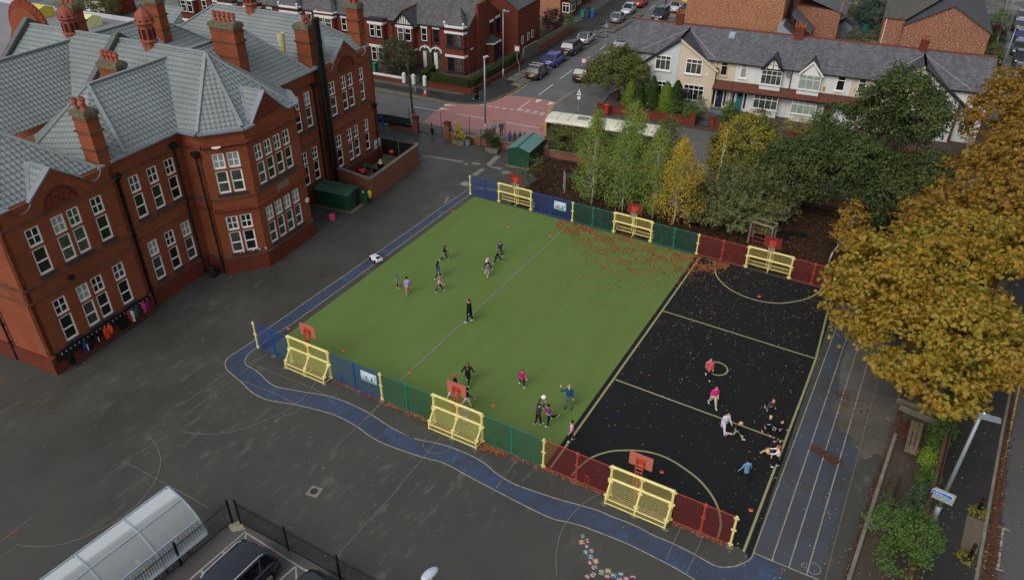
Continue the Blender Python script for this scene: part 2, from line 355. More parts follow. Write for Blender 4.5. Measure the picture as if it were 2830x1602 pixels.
line_strip(lm, [(32.36, 0.44), (32.30, 0.59), (32.38, 0.72), (32.50, 0.76), (32.52, 0.50), (32.39, 0.49)], .03, .02); line_strip(lm, arc((32.81, 0.64), .3, -150, 130), .03, .02); lm.build('sprint_lane_lines', m_wline)['kind'] = 'structure'
lm = MB(); a, b = (33.38, 10.55), (33.36, 0.29); d = Vector(a)-Vector(b); line_strip(lm, [b, tuple(Vector(a)+d.normalized()*20)], .035, .016)
# faded court lines on the playground
for pts in ([(1.23, -16.86), (1.24, -16.11)], [(0.39, -16.35), (0.30, -14.57)], [(0.94, -10.26), (3.32, -10.23), (7.10, -10.23)], [(0.94, -10.26), (1.40, -7.84)], [(0.10, -2.64), (0.11, -5.96)], [(0.90, -0.16), (0.87, -1.51), (0.90, -2.70), (0.89, -6.62)], [(0.35, -1.32), (5.30, -1.18), (6.59, -1.23)],
            [(1.45, -2.69), (3.98, -2.59), (5.53, -2.65)], [(9.58, -0.14), (9.61, -1.24), (9.62, -2.40), (9.65, -4.55)], [(9.60, -0.12), (9.68, -1.28), (9.63, -1.99)], [(13.96, -0.73), (14.03, -2.47), (14.08, -4.82)], [(18.25, -0.08), (18.28, -1.47), (18.31, -2.39)], [(26.97, -0.11), (26.97, -1.14), (26.99, -2.16)], [(28.02, -0.26), (28.02, -1.26), (28.01, -2.46)], [(14.15, -4.51), (14.12, -6.68), (14.13, -9.44)]):
    line_strip(lm, pts, .04, .02)
for pts in ([(0.35, -8.44), (1.06, -8.54), (1.68, -8.77), (2.37, -9.18), (2.92, -9.66), (3.34, -10.21), (3.69, -10.94), (3.91, -11.74), (3.92, -12.57), (3.80, -13.33), (3.48, -14.13), (3.12, -14.78), (2.52, -15.35), (1.97, -15.71), (1.12, -16.06)],
            [(1.68, -7.30), (2.28, -7.16), (3.03, -6.82), (3.86, -6.22), (4.51, -5.43), (5.01, -4.48), (5.37, -3.50), (5.51, -2.71), (5.47, -1.53), (5.14, -0.62)], [(22.92, -0.09), (22.60, -0.66), (22.39, -1.24), (22.24, -1.92), (22.21, -2.54), (22.27, -3.23), (22.43, -3.84), (22.67, -4.51), (23.10, -5.28)]):
    line_strip(lm, smooth_line(pts, 5), .045, .021)
line_strip(lm, arc((14.07, -1.22), .78, 0, 360)[:-1], .04, .022, closed=True)
lm.build('faded_court_lines', m_wfad)['kind'] = 'structure'
# pitch lines
m_py = plain('olive yellow line paint', lin((146, 143, 104)), .75, .3, var=.15, vs=5)
lm = MB(); line_strip(lm, [(29.88, -0.02), (29.87, 8.53), (29.88, 12.47), (29.85, 16.07), (29.35, 24.1)], .12, .018)
line_strip(lm, [(20.0, .15), (20.02, 24.1)], .12, .018)
line_strip(lm, [(21.15, 9.0), (29.6, 8.7)], .08, .022) if 0 else None
line_strip(lm, [(20.11, 8.17), (29.80, 7.96)], .1, .0225); line_strip(lm, [(19.99, 16.18), (29.78, 16.01)], .1, .0225)
line_strip(lm, smooth_line([(21.15, 0.18), (21.25, 0.95), (21.45, 1.70), (21.80, 2.30), (22.25, 2.79), (22.77, 3.15), (23.41, 3.49), (23.99, 3.68), (24.61, 3.75), (25.34, 3.66), (26.05, 3.43), (26.71, 3.16), (27.30, 2.76), (27.78, 2.31), (28.15, 1.82), (28.40, 1.34), (28.54, 0.95), (28.60, 0.59), (28.66, 0.01)], 4), .11, .0265)
line_strip(lm, smooth_line([(21.22, 23.87), (21.65, 22.55), (22.23, 21.68), (23.22, 20.91), (24.28, 20.55), (25.36, 20.52), (26.46, 20.88), (27.45, 21.72), (28.16, 22.69), (28.58, 23.89), (28.61, 25.37)], 4), .1, .0265)
line_strip(lm, arc((24.94, 12.09), .62, 0, 360)[:-1], .1, .031, closed=True)
lm.build('pitch_yellow_lines', m_py)['kind'] = 'structure'
lm = MB(); line_strip(lm, [(9.33, 1.68), (9.48, 23.16)], .09, .018); lm.build('halfway_line', plain('grey turf line', lin((120, 122, 114)), .9, .1))['kind'] = 'structure'
flat('standing_water', smooth_line([(33.3, 9.3), (33.75, 8.7), (34.2, 9.5), (34.6, 9.4), (34.85, 11), (34.9, 14), (34.2, 19), (31.6, 20), (31.3, 16.0), (31.7, 13.0), (31.5, 11.9), (32.0, 11.3), (32.2, 10.3), (32.8, 10.2), (33.0, 9.5), (33.3, 9.3)], 4)[:-1], .0095, plain('wet film on tarmac', lin((94, 88, 83)), .2, .8, var=.25, vs=.5))
# repair patches and manholes
m_patch = asphalt('concrete patch', lin((112, 108, 102)), patch=0, dots=0, wet=0)
for nm, pts in dict(a=[(-8.35, 29.08), (-7.24, 29.33), (-7.03, 29.11), (-7.94, 28.74)], b=[(-7.24, 29.33), (-4.25, 29.89), (-4.15, 29.49), (-6.90, 29.00)], c=[(-3.44, 30.06), (-2.58, 30.23), (-2.50, 29.84), (-3.24, 29.66)], d=[(-4.00, 29.58), (-3.55, 29.71), (-3.46, 29.33), (-3.83, 29.24)], e=[(-2.40, 32.41), (-1.86, 32.59), (-1.48, 29.98), (-2.07, 30.27)], f=[(-2.03, 29.16), (-1.61, 29.41), (-1.51, 27.64), (-2.05, 27.69)], g=[(-1.46, 30.12), (-0.36, 30.38), (-0.30, 29.92), (-1.43, 29.89)], h=[(-0.19, 29.74), (0.29, 30.15), (0.99, 29.82), (0.33, 29.19)], i=[(-2.01, 25.60), (-1.83, 26.51), (-1.25, 26.16), (-0.94, 25.43), (-1.54, 25.42)], j=[(-0.77, 25.64), (1.13, 26.29), (1.72, 25.97), (0.03, 25.65)], k=[(-1.55, 22.98), (-1.30, 23.12), (-0.94, 22.06), (-1.02, 21.81)],
        l=[(10.35, -6.69), (10.97, -6.61), (11.07, -7.23), (10.43, -7.32)], m=[(0.03, -15.66), (0.50, -15.36), (0.86, -15.89), (0.44, -16.13)], n=[(-11.06, -9.42), (-10.28, -9.28), (-10.24, -9.92)], o=[(-9.58, -8.36), (-9.38, -8.25), (-9.31, -8.42), (-9.50, -8.48)]).items():
    flat('tarmac_patch', pts, .009, m_patch if nm not in 'mno' else plain('rusty manhole', lin((84, 66, 58)), .8, .3))
flat('manhole', arc((10.68, -6.95), .2, 0, 350, 12), .013, plain('manhole iron', lin((52, 48, 44)), .7, .4))
flat('manhole', arc((-1.57, 25.86), .3, 0, 350, 4), .013, plain('manhole plate', lin((136, 142, 150)), .6, .5))
# ---------------------------------------------------------------- roads
u6 = np.array([math.cos(R(6.2)), math.sin(R(6.2))]); n6 = np.array([-u6[1], u6[0]])
RS = np.array([-10.53, 35.75])      # a point on the south kerb of the main road
def rd(u, v): q = RS+u*u6+v*n6; return (float(q[0]), float(q[1]))
NK = 6.1                            # carriageway width
flat('road', [rd(-70, -.2), rd(60, -.2), rd(60, NK+.1), rd(-70, NK+.1)], -.012, m_road)
d5 = np.array([-.082, .9966])
cl = np.array([-9.83, 47.33]); cr_ = np.array([-3.7, 50.3])
def sl(k, o): q = o+d5*k; return (float(q[0]), float(q[1]))
flat('side_road', [sl(-6, cl), sl(160, cl), sl(160, cr_+np.array([1.2, 0])), sl(-8, cr_)], -.016, m_road)
flat('red_junction', smooth_line([(-13.07, 35.67), (-13.57, 37.99), (-14.05, 41.89), (-13.72, 42.27)], 3)+[(-12.67, 42.34), (-11.29, 42.97), (-10.43, 43.83), (-9.90, 45.05), (-9.71, 46.45), (-9.70, 47.33), (-7.92, 47.99), (-5.95, 48.28), (-3.72, 48.12)]+[(-3.10, 45.48), (-2.41, 44.35)]+[rd(17, NK-.1), rd(17, .05), rd(-1.9, .05)], -.006, asphalt('red junction surface', lin((150, 104, 100)), patch=.2, dots=0, rlo=.5, streak=(.3, .5), lightc=(170, 140, 132)))
lm = MB()
for pts in ([(-11.34, 39.70), (-7.82, 40.03)], [(-5.77, 40.19), (-2.17, 40.58)], [(-16.58, 39.16), (-15.36, 39.27)], [(-15.26, 39.23), (-13.24, 39.54)], [(-6.51, 43.90), (-6.69, 47.22)], [(-6.72, 49.26), (-7.02, 53.32)], [(-7.20, 55.42), (-7.45, 59.35)], [(-7.62, 61.51), (-7.92, 65.34)], [(-8.08, 68.93), (-8.30, 71.37)], [(-10.70, 43.24), (-10.23, 43.34)]):
    line_strip(lm, pts, .1, .0)
for x0, y0, x1, y1 in ((1262,1068,1305,1072),(1335,1076,1385,1082),(1412,1088,1455,1094),(1482,1100,1530,1105),(1570,1098,1622,1103),(1650,1105,1700,1113),(1725,1120,1772,1126),(1800,1133,1845,1140),(1868,1150,1912,1155),(1560,1108,1610,1114),(1632,1121,1682,1127),(1705,1136,1755,1142),(1782,1150,1832,1157),(1855,1163,1902,1170)): pass
for q in ([(-9.86, 43.34), (-9.40, 43.47)], [(-9.03, 43.47), (-8.49, 43.61)], [(-8.15, 43.60), (-7.68, 43.70)], [(-7.33, 43.73), (-6.83, 43.81)], [(-6.52, 44.24), (-6.01, 44.36)], [(-5.71, 44.43), (-5.16, 44.51)], [(-4.83, 44.46), (-4.30, 44.53)], [(-3.95, 44.50), (-3.45, 44.55)], [(-3.13, 44.47), (-2.66, 44.54)], [(-6.51, 43.90), (-5.98, 44.00)], [(-5.66, 43.94), (-5.11, 44.03)], [(-4.79, 43.94), (-4.24, 44.02)], [(-3.90, 43.99), (-3.35, 44.07)], [(-3.06, 44.04), (-2.55, 44.10)]):
    line_strip(lm, q, .17, .0)
for t3 in ([(-14.14, 41.55), (-12.76, 41.78), (-13.91, 41.11)], [(-13.92, 40.36), (-12.60, 40.47), (-13.81, 39.91)], [(-6.25, 47.92), (-5.57, 48.02), (-5.84, 46.87)], [(-4.71, 47.90), (-4.00, 47.95), (-4.36, 46.84)]):
    if (t3[1][0]-t3[0][0])*(t3[2][1]-t3[0][1])-(t3[1][1]-t3[0][1])*(t3[2][0]-t3[0][0]) < 0: t3 = t3[::-1]
    lm.poly([(x, y, 0.) for x, y in t3])
for k in range(6): line_strip(lm, [sl(39+k*6.5, cl+np.array([3.2, 0])), sl(42+k*6.5, cl+np.array([3.2, 0]))], .1, 0.)
lm.build('road_markings', m_white)['kind'] = 'structure'
lm = MB()
nk = [(-24.15, 41.86), (-20.35, 42.12), (-17.01, 42.18), (-14.26, 42.20), (-12.53, 42.52), (-11.37, 43.10), (-10.60, 43.91), (-10.12, 45.21), (-9.95, 46.87), (-9.64, 48.79), (-9.98, 52.82)]
ek = [(-3.69, 52.94), (-3.70, 50.16), (-3.65, 47.62), (-3.51, 46.45), (-3.19, 45.59), (-2.73, 44.84)]
for off in (.18, .36):
    c = [(x+off*.25, y-off) if i < 5 else (x+off*.8, y-off*.6) for i, (x, y) in enumerate(nk)]
    line_strip(lm, smooth_line(c, 3), .07, -.002)
    line_strip(lm, smooth_line([(x-off*.9, y-off*.3) for x, y in ek], 3), .07, -.002)
    line_strip(lm, [rd(-3.2, .12+off), rd(6.5, .12+off)], .07, -.002)
lm.build('double_yellow_lines', m_yel)['kind'] = 'structure'
# pavements: north side west of the junction, north side east, south side
def pavement(pts, top, name='pavement', z=.1): return raised(name, pts, -.03, z, [top, m_kerb])
sn = smooth_line(nk, 4)
pavement([rd(-60, NK+.05), rd(-30, NK+.05)]+sn+[sl(4, cl+np.array([.1, 0])), sl(150, cl+np.array([.1, 0])), sl(150, cl-np.array([4.2, 0])), (-14.2, 53.), (-13.9, 44.6), rd(-60, NK+3.0)], m_paved)
pavement(smooth_line(ek, 4)+[rd(9.5, NK+.1), rd(60, NK+.1), rd(60, NK+3.6), rd(13., NK+3.6), (.6, 50.0), (.2, 53.5), (-.3, 90), (-3.0, 200), sl(150, cr_), sl(4, cr_)], m_pave)
pavement([rd(-60, -1.9), rd(60, -1.9), rd(60, 0), rd(-60, 0)], m_pave)
lm = MB()
for pts, z in ((sn, .104), (smooth_line(ek, 4), .104), ([rd(9.5, NK+.18), rd(60, NK+.18)], .104), ([rd(-60, -.08), rd(60, -.08)], .104)): line_strip(lm, pts, .13, z)
lm.build('kerb_edge', m_kerb)['kind'] = 'structure'
m_flag = brick_mat('paving flags', lin((100, 98, 92)), lin((128, 124, 114)), lin((70, 70, 62)), scale=4, grime=.5)
mb = MB()
for k in range(26):
    y = 3+k*1.5; random.seed(k*3+1)
    for j in range(2):
        if random.random() < .72: q = cl+np.array([-1.15-j*1.45, y]); mb.poly([(float(a[0]), float(a[1]), .105) for a in (q, q+[1.3, 0], q+[1.3-.1, 1.35], q+[-.1, 1.35])], 0)
mb.build('paving_flags', m_flag)['kind'] = 'structure'
# right-hand street
KR = [(39.80, 14.23), (39.50, 11.67), (39.32, 8.09), (39.21, 6.74), (39.07, 3.56)]
def ext(p, q, k): d = (Vector(q)-Vector(p)).normalized(); return (q[0]+d.x*k, q[1]+d.y*k)
ka = ext(KR[2], KR[0], 90); kb = ext(KR[0], KR[-1], 25)
flat('street', [kb, ka, (ka[0]+7.5, ka[1]), (kb[0]+14, kb[1])], -.01, m_roadd)
WL = [(37.21, 12.75), (36.58, 2.13)]; wa = ext(WL[1], WL[0], 27); wb = ext(WL[0], WL[1], 12)
pavement([kb, KR[0], ka, (ka[0]-2.3, ka[1]), wa, wb], m_paved)
lm = MB(); line_strip(lm, [kb, KR[0], ka], .14, .106); lm.build('street_kerb', m_kerb)['kind'] = 'structure'
lm = MB(); c = [(40.11, 13.90), (39.77, 10.06), (39.66, 8.07)]; line_strip(lm, [ext(c[1], c[0], 30), *c], .09, .0); line_strip(lm, [(39.59, 6.90), (39.38, 4.41)], .09, .0); lm.build('street_yellow_line', m_yel)['kind'] = 'structure'
lm = MB(); line_strip(lm, [(40.05, 7.36), (39.90, 4.67)], .1, .0); line_strip(lm, [(39.87, 7.35), (40.32, 7.32)], .1, .004); line_strip(lm, [(39.69, 4.67), (40.09, 4.68)], .1, .004); lm.build('parking_bay_marks', m_wline)['kind'] = 'structure'
flat('tactile_paving', [(38.51, 7.25), (39.27, 7.18), (39.02, 4.95), (38.35, 5.03)], .105, brick_mat('tactile slabs', lin((150, 134, 110)), lin((158, 142, 118)), lin((96, 88, 74)), scale=3.4, grime=.3))
# planting strip beside the lanes
BK = [(34.86, 11.39), (34.25, 0.79)]; bka = ext(BK[1], BK[0], 22)
flat('planting_bed', [BK[1], ext(BK[0], BK[1], 6), wb, wa, (bka[0]+.2, bka[1]+2), BK[0]], .008, m_earth)
mb = MB(); mb.bar((*BK[0], .06), (*BK[1], .06), .16, .2); mb.bar((*BK[1], .06), (*ext(BK[0], BK[1], 6), .06), .16, .2)
tag(mb.build('concrete_edging', m_kerb), 'pale concrete edging kerb between the sprint lanes and the planting bed', 'kerb')
# car park corner at the bottom left
fc = [(8.81, -10.23)][0]
flat('car_park', [(6.96, -14.84), fc, (15.83, -9.77), ((15.83, -9.77)[0]+2, -30), (-5, -30)], .006, m_roadd)
m_bay = plain('parking bay paint', lin((150, 148, 140)), .7, .3, var=.3, vs=4)
lm = MB()
for pts in ([(9.40, -13.42), (9.58, -10.40), (13.55, -10.58)], [(12.80, -11.50), (12.91, -10.58)]): line_strip(lm, pts, .09, .014)
for pts in ([(9.71, -10.46), (9.90, -10.69)], [(12.90, -10.61), (13.39, -11.10)], [(9.53, -11.69), (9.67, -11.71)], [(9.49, -12.84), (9.64, -12.94)]): line_strip(lm, pts, .08, .018)
lm.build('parking_bay_lines', m_bay)['kind'] = 'structure'
# hopscotch painted on the tarmac
HC = dict(g=(72, 108, 84), r=(116, 58, 66), o=(150, 120, 78), p=(98, 70, 98), b=(82, 112, 142), k=(124, 82, 104))
hs_ = [('1','g',(23.03, -2.83),(23.22, -2.67),(23.37, -2.86),(23.18, -3.03)), ('2','r',(23.33, -2.96),(23.53, -2.79),(23.68, -2.97),(23.49, -3.14)), ('3','o',(23.13, -3.16),(23.33, -2.99),(23.50, -3.17),(23.28, -3.36)), ('4','p',(23.44, -3.26),(23.64, -3.08),(23.78, -3.28),(23.59, -3.44)), ('5','k',(23.73, -3.37),(23.92, -3.21),(24.06, -3.38),(23.87, -3.54)), ('6','g',(23.51, -3.55),(23.73, -3.39),(23.89, -3.59),(23.68, -3.77)), ('7','b',(23.80, -3.68),(24.01, -3.50),(24.18, -3.70),(23.97, -3.88)), ('8','o',(24.11, -3.78),(24.31, -3.60),(24.48, -3.80),(24.28, -3.99)), ('9','r',(23.92, -3.98),(24.11, -3.81),(24.27, -3.98),(24.07, -4.16)), ('10','p',(24.21, -4.10),(24.40, -3.92),(24.56, -4.11),(24.36, -4.28)),
       ('10','g',(24.60, -4.11),(24.83, -4.05),(24.92, -4.30),(24.67, -4.37)), ('9','o',(24.81, -3.91),(25.07, -3.81),(25.16, -4.07),(24.90, -4.17)), ('8','r',(24.90, -4.17),(25.14, -4.09),(25.23, -4.34),(24.99, -4.43)), ('7','b',(25.13, -3.98),(25.37, -3.91),(25.45, -4.16),(25.21, -4.24)), ('6','g',(25.35, -3.77),(25.60, -3.68),(25.69, -3.94),(25.44, -4.02)), ('5','p',(25.43, -4.05),(25.67, -3.97),(25.75, -4.20),(25.50, -4.28)), ('4','k',(25.65, -3.88),(25.92, -3.79),(26.01, -4.05),(25.74, -4.13)), ('3','r',(25.90, -3.65),(26.15, -3.58),(26.21, -3.79),(25.97, -3.86)),
       ('10','k',(24.39, -4.32),(24.62, -4.38),(24.57, -4.63),(24.34, -4.58)), ('8','r',(24.22, -4.55),(24.43, -4.61),(24.38, -4.86),(24.14, -4.79))]
for dig, c, *q in hs_:
    area = sum(q[i][0]*q[(i+1) % 4][1]-q[(i+1) % 4][0]*q[i][1] for i in range(4))
    flat('hopscotch_square', q, .008, plain('hopscotch '+c, lin(HC[c]), .75, .3, var=.15, vs=6))
    x = sum(p_[0] for p_ in q)/4; y = sum(p_[1] for p_ in q)/4
    top = (Vector(q[0])+Vector(q[1]))/2-(Vector(q[2])+Vector(q[3]))/2
    if hs_.index((dig, c, *q)) < 10: top = -top
    else: top = Vector((-top.y, top.x))*(1 if hs_.index((dig, c, *q)) < 18 else -1)
    rz = math.atan2(-top.x, top.y)
    t_ = text(dig, .28, m_white, None, Matrix.Translation((x, y, .012))@Matrix.Rotation(rz, 4, 'Z'), 'hopscotch_number', .001); t_['kind'] = 'structure'

# ---------------------------------------------------------------- school (local x along the facade, -y out to the playground)
m_brick = brick_mat('school red brick', lin((148, 70, 40)), lin((120, 54, 32)), lin((138, 104, 80)), grime=.5)
m_brick2 = brick_mat('dressed terracotta', lin((112, 52, 38)), lin((98, 44, 32)), lin((84, 46, 36)), scale=1.6, grime=.4)
m_terra = plain('carved terracotta', lin((118, 56, 42)), .8, .25, var=.3, vs=3)
def carved():
    n = N('relief terracotta', .85, .2); p = n.obj(); f = n.noise(p, 5.5, 3, .6)
    n.base(n.mix(n.ramp(f, .35, .6), lin((78, 34, 26)), lin((128, 60, 44)))); n.bump(f, 1., .12); return n.m
m_carv = carved()
m_string = plain('weathered string course', lin((96, 70, 56)), .9, .2, var=.35, vs=2)
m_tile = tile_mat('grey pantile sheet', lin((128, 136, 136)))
m_lead = plain('lead flashing', lin((120, 126, 136)), .55, .4, var=.2, vs=1.5)
m_ridge = plain('grey ridge capping', lin((132, 141, 143)), .5, .4, var=.12)
m_flatr = asphalt('flat roof felt', lin((122, 120, 124)), patch=0, dots=0, rlo=.5, spec=.3)
m_frame = plain('white window frame', lin((236, 236, 234)), .45, .4, var=.03)
m_sill = plain('dark sill', lin((52, 54, 62)), .7, .3, var=.2)
m_black = plain('black iron', lin((22, 22, 24)), .5, .4, var=.3)
m_lichen = plain('lichened chimney slab', lin((100, 99, 80)), .95, .1, var=.4, vs=4)
m_pot = plain('terracotta pot', lin((150, 82, 64)), .75, .3, var=.25, vs=4)
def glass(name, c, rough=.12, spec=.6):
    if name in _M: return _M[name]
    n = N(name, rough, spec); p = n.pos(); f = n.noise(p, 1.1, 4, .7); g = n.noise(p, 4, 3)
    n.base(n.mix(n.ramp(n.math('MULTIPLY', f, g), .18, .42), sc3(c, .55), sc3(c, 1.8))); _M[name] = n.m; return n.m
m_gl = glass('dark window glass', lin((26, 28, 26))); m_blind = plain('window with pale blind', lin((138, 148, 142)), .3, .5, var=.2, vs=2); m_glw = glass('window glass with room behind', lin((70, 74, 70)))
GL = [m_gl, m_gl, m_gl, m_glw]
def win_part(parent, a, ux, nx, u0, u1, z0, z1, dep, layout, glassm=None, frame=None, name='window', fw=.1, label=None):
    """one window set dep behind the wall face. layout: list of (v0,v1,cols) in fractions of height, panes"""
    frame = frame or m_frame; f = MB(); g = MB(); y0, y1 = dep-.06, dep-.005
    def B(m, ua, ub, za, zb, ya, yb):
        vs = [(a[0]+ux[0]*u-nx[0]*y, a[1]+ux[1]*u-nx[1]*y, z) for z in (za, zb) for y in (ya, yb) for u in (ua, ub)]
        m.add(vs, [(0, 2, 3, 1), (4, 5, 7, 6), (0, 1, 5, 4), (2, 6, 7, 3), (0, 4, 6, 2), (1, 3, 7, 5)])
    H = z1-z0
    for ua, ub in ((u0, u0+fw), (u1-fw, u1)): B(f, ua, ub, z0, z1, y0, y1)
    for za, zb in ((z0, z0+fw*1.3), (z1-fw, z1)): B(f, u0+fw, u1-fw, za, zb, y0+.003, y1-.003)
    for v0, v1, cols, rows in layout:
        za, zb = z0+H*v0, z0+H*v1
        if v0 > .02: B(f, u0+fw, u1-fw, za-fw*.45, za+fw*.45, y0+.006, y1-.006)
        for c in range(1, cols): u = u0+(u1-u0)*c/cols; B(f, u-fw*.32, u+fw*.32, za+.02, zb-.02, y0+.012, y1-.012)
        for r in range(1, rows): z = za+(zb-za)*r/rows; B(f, u0+fw, u1-fw, z-fw*.3, z+fw*.3, y0+.015, y1-.015)
    B(g, u0+.01, u1-.01, z0+.01, z1-.01, dep-.03, dep+.02)
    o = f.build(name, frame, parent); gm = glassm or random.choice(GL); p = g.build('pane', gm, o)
    if label: o['label'] = label
    return o
def uxn(a, b):
    L = math.hypot(b[0]-a[0], b[1]-a[1]); u = ((b[0]-a[0])/L, (b[1]-a[1])/L); return u, (u[1], -u[0]), L
school = empty('school_building', (-8.35, -7.6, 0), R(94.8), 'long red brick Victorian school with grey pantiled roofs, gables and tall chimneys', 'school')
WU = []; sw = MB(); trim = MB(); sills = MB(); bands = MB()
SILL = MB()
def wing(a, b, wins, z1=10.25, dep=.13, blinds=(), z0=0.):
    """facade length with double-height school windows: each (u0,u1) has a top light and a sash on both storeys"""
    u, n, L = uxn(a, b); holes = []
    for k, (u0, u1) in enumerate(wins):
        for zb, zm, zt in ((6.05, 7.72, 8.88), (1.5, 3.2, 4.34)):
            holes += [(u0, u1, zb, zm-.06), (u0, u1, zm+.06, zt)]
            bl = (k, zb > 5) in blinds
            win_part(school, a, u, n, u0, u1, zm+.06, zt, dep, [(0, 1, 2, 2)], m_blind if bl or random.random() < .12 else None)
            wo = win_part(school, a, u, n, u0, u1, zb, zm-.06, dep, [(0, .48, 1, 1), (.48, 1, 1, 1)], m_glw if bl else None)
            SILL = MB()
            vs = [(a[0]+u[0]*q+n[0]*y, a[1]+u[1]*q+n[1]*y, z) for z in (zb-.14, zb-.01) for y in (-.12, .1) for q in (u0-.12, u1+.12)]
            SILL.add(vs, [(0, 2, 3, 1), (4, 5, 7, 6), (0, 1, 5, 4), (2, 6, 7, 3), (0, 4, 6, 2), (1, 3, 7, 5)]); SILL.build('sill', m_sill, wo)
    sw.wall(a, b, z0, z1, holes, dep, .3)
    for z, h, p in ((9.25, .13, .07), (5.62, .14, .08), (4.78, .1, .06), (1.12, .1, .14)):
        vs = [(a[0]+u[0]*q+n[0]*y, a[1]+u[1]*q+n[1]*y, zz) for zz in (z, z+h) for y in (.002, p) for q in (0.02, L-.02)]
        bb = MB(); bb.add(vs, [(0, 2, 3, 1), (4, 5, 7, 6), (0, 1, 5, 4), (2, 6, 7, 3), (0, 4, 6, 2), (1, 3, 7, 5)]); bb.build('string_course', m_string, school)
    vs = [(a[0]+u[0]*q+n[0]*y, a[1]+u[1]*q+n[1]*y, zz) for zz, p in ((0, 1), (1.1, 0)) for y in (.003, .14 if zz == 0 else .12) for q in (-.04, L+.04)]
    bb = MB(); bb.add(vs, [(0, 2, 3, 1), (4, 5, 7, 6), (0, 1, 5, 4), (2, 6, 7, 3), (0, 4, 6, 2), (1, 3, 7, 5)]); bb.build('plinth', m_brick2, school)
A1W = [(1.18, 2.04), (2.76, 3.56), (3.76, 4.56), (5.32, 6.14)]
wing((0, 0), (7.3, 0), A1W, blinds=((1, True), (1, False)))
wing((7.3, .3), (12.85, .3), [(8.36-7.3, 9.14-7.3), (9.76-7.3, 10.56-7.3), (11.17-7.3, 11.96-7.3)], 10.3)
wing((12.85, -1.35), (14.85, -3.25), [(.5, 1.27), (1.42, 2.19)], 10.3, blinds=((0, True), (1, True)))
wing((14.85, -3.25), (19.95, -3.25), [(.62+i*.95, 1.37+i*.95) for i in range(4)], 10.3, blinds=((0, False), (1, False), (2, False), (3, False)))
wing((19.95, -3.25), (21.6, -1.35), [(.4, 1.1), (1.3, 2.0)], 10.3)
wing((21.6, .3), (27.0, .3), [(22.45-21.6, 23.25-21.6), (23.95-21.6, 24.7-21.6), (25.3-21.6, 26.05-21.6)], 10.3)
wing((27.0, 0), (34.35, 0), [(1.13, 1.93), (2.75, 3.45), (3.65, 4.4), (5.28, 5.95)])
for a, b in (((12.85, .3), (12.85, -1.35)), ((21.6, -1.35), (21.6, .3))): wing(a, b, [], 10.3)
sw.wall((0, 9), (0, 0), 0, 10.2); sw.wall((34.35, 0), (34.35, 14), 0, 10.2); sw.wall((7.3, 0), (7.3, .3), 0, 10.2); sw.wall((27, .3), (27, 0), 0, 10.2)
for q in ((-.08, -.002, .02, 8.98, 5.62, 5.76), (-.06, -.002, .02, 8.98, 4.78, 4.88), (34.352, 34.43, .02, 13.9, 5.62, 5.76), (34.352, 34.42, .02, 13.9, 9.25, 9.38)): MB().box(*q).build('string_course', m_string, school)
MB().box(-.14, -.003, -.14, 8.98, 0, 1.1).build('plinth', m_brick2, school)
sw.box(.3, 34.05, .6, 8.6, 0, 10.0)      # body of the building behind the facades
sw.box(12.9, 21.5, 8, 19, 0, 10.0); sw.box(27.3, 34., 8, 18, 0, 10.)
# gables of the two end blocks and the bay
for x, zz in ((3.7, 11.47), (30.65, 11.6)):
    s_ = x-3.7
    sw.xz([(x-1.55, 10.25), (x+1.5, 10.25), (x, zz)], 0, .28)
    m = MB(); m.xz([(x+.95*math.cos(t), 9.4+.95*math.sin(t)) for t in np.linspace(0, PI, 16)], -.02, -.001)
    m.build('tympanum', m_carv, school)
    MB().xz([(x+1.05*math.cos(t), 9.4+1.05*math.sin(t)) for t in np.linspace(0, PI, 16)]+[(x+.95*math.cos(t), 9.4+.95*math.sin(t)) for t in np.linspace(PI, 0, 16)], -.08, -.002).build('arch_ring', m_brick2, school)
    g = MB(); g.bar((x-1.75, .13, 10.2), (x+.02, .13, zz+.06), .42, .09); g.bar((x-.02, .13, zz+.055), (x+1.7, .13, 10.2), .42, .09)
    for sx in (-1, 1):
        pts = [(x+sx*(2.25+.6*math.cos(t)), 10.35-.55*math.sin(t)) for t in np.linspace(0, PI, 9)]
        V_ = [(p[0], y_, p[1]) for y_ in (-.1, .32) for p in pts]; g.add(V_, [(i, i+1, 10+i, 9+i) for i in range(8)]); g.add([(p[0], .31, p[1]) for p in pts], [tuple(range(9))])
    g.bar((x-3.4, .1, 10.3), (x-2.8, .1, 10.3), .34, .07); g.bar((x+2.8, .1, 10.36), (x+3.2, .1, 10.36), .4, .12)
    g.build('coping', m_lead, school)
sw.xz([(15.75, 10.3), (18.9, 10.3), (17.3, 12.0)], -3.24, -2.95); m = MB(); m.xz([(15.95, 10.42), (18.65, 10.42), (17.3, 11.85)], -3.262, -3.242); m.build('tympanum', m_carv, school)
g = MB(); g.bar((15.6, -3.12, 10.3), (17.33, -3.12, 12.07), .4, .09); g.bar((17.27, -3.12, 12.065), (19.1, -3.12, 10.3), .4, .09)
oct_ = [(12.75, .2), (12.75, -1.4), (14.8, -3.35), (15.6, -3.35)]; oct2 = [(19.1, -3.35), (20.0, -3.35), (21.7, -1.4), (21.7, .2)]
for L_ in (oct_, oct2):
    for p, q in zip(L_, L_[1:]): g.bar((*p, 10.36), (*q, 10.36), .5, .12)
g.bar((7.4, .22, 10.35), (12.8, .22, 10.35), .5, .11); g.bar((21.7, .22, 10.35), (27, .22, 10.35), .5, .11)
g.build('coping', m_lead, school)
for L_ in ([(12.8, .2), (12.8, -1.45), (14.8, -3.4), (20.0, -3.4), (21.7, -1.4), (21.7, .2)],):
    for z, ww in ((9.5, .24), (4.9, .2)):
        cor = MB()
        for p, q in zip(L_, L_[1:]): cor.bar((*p, z), (*q, z), ww, .16)
        cor.build('cornice', m_terra, school)
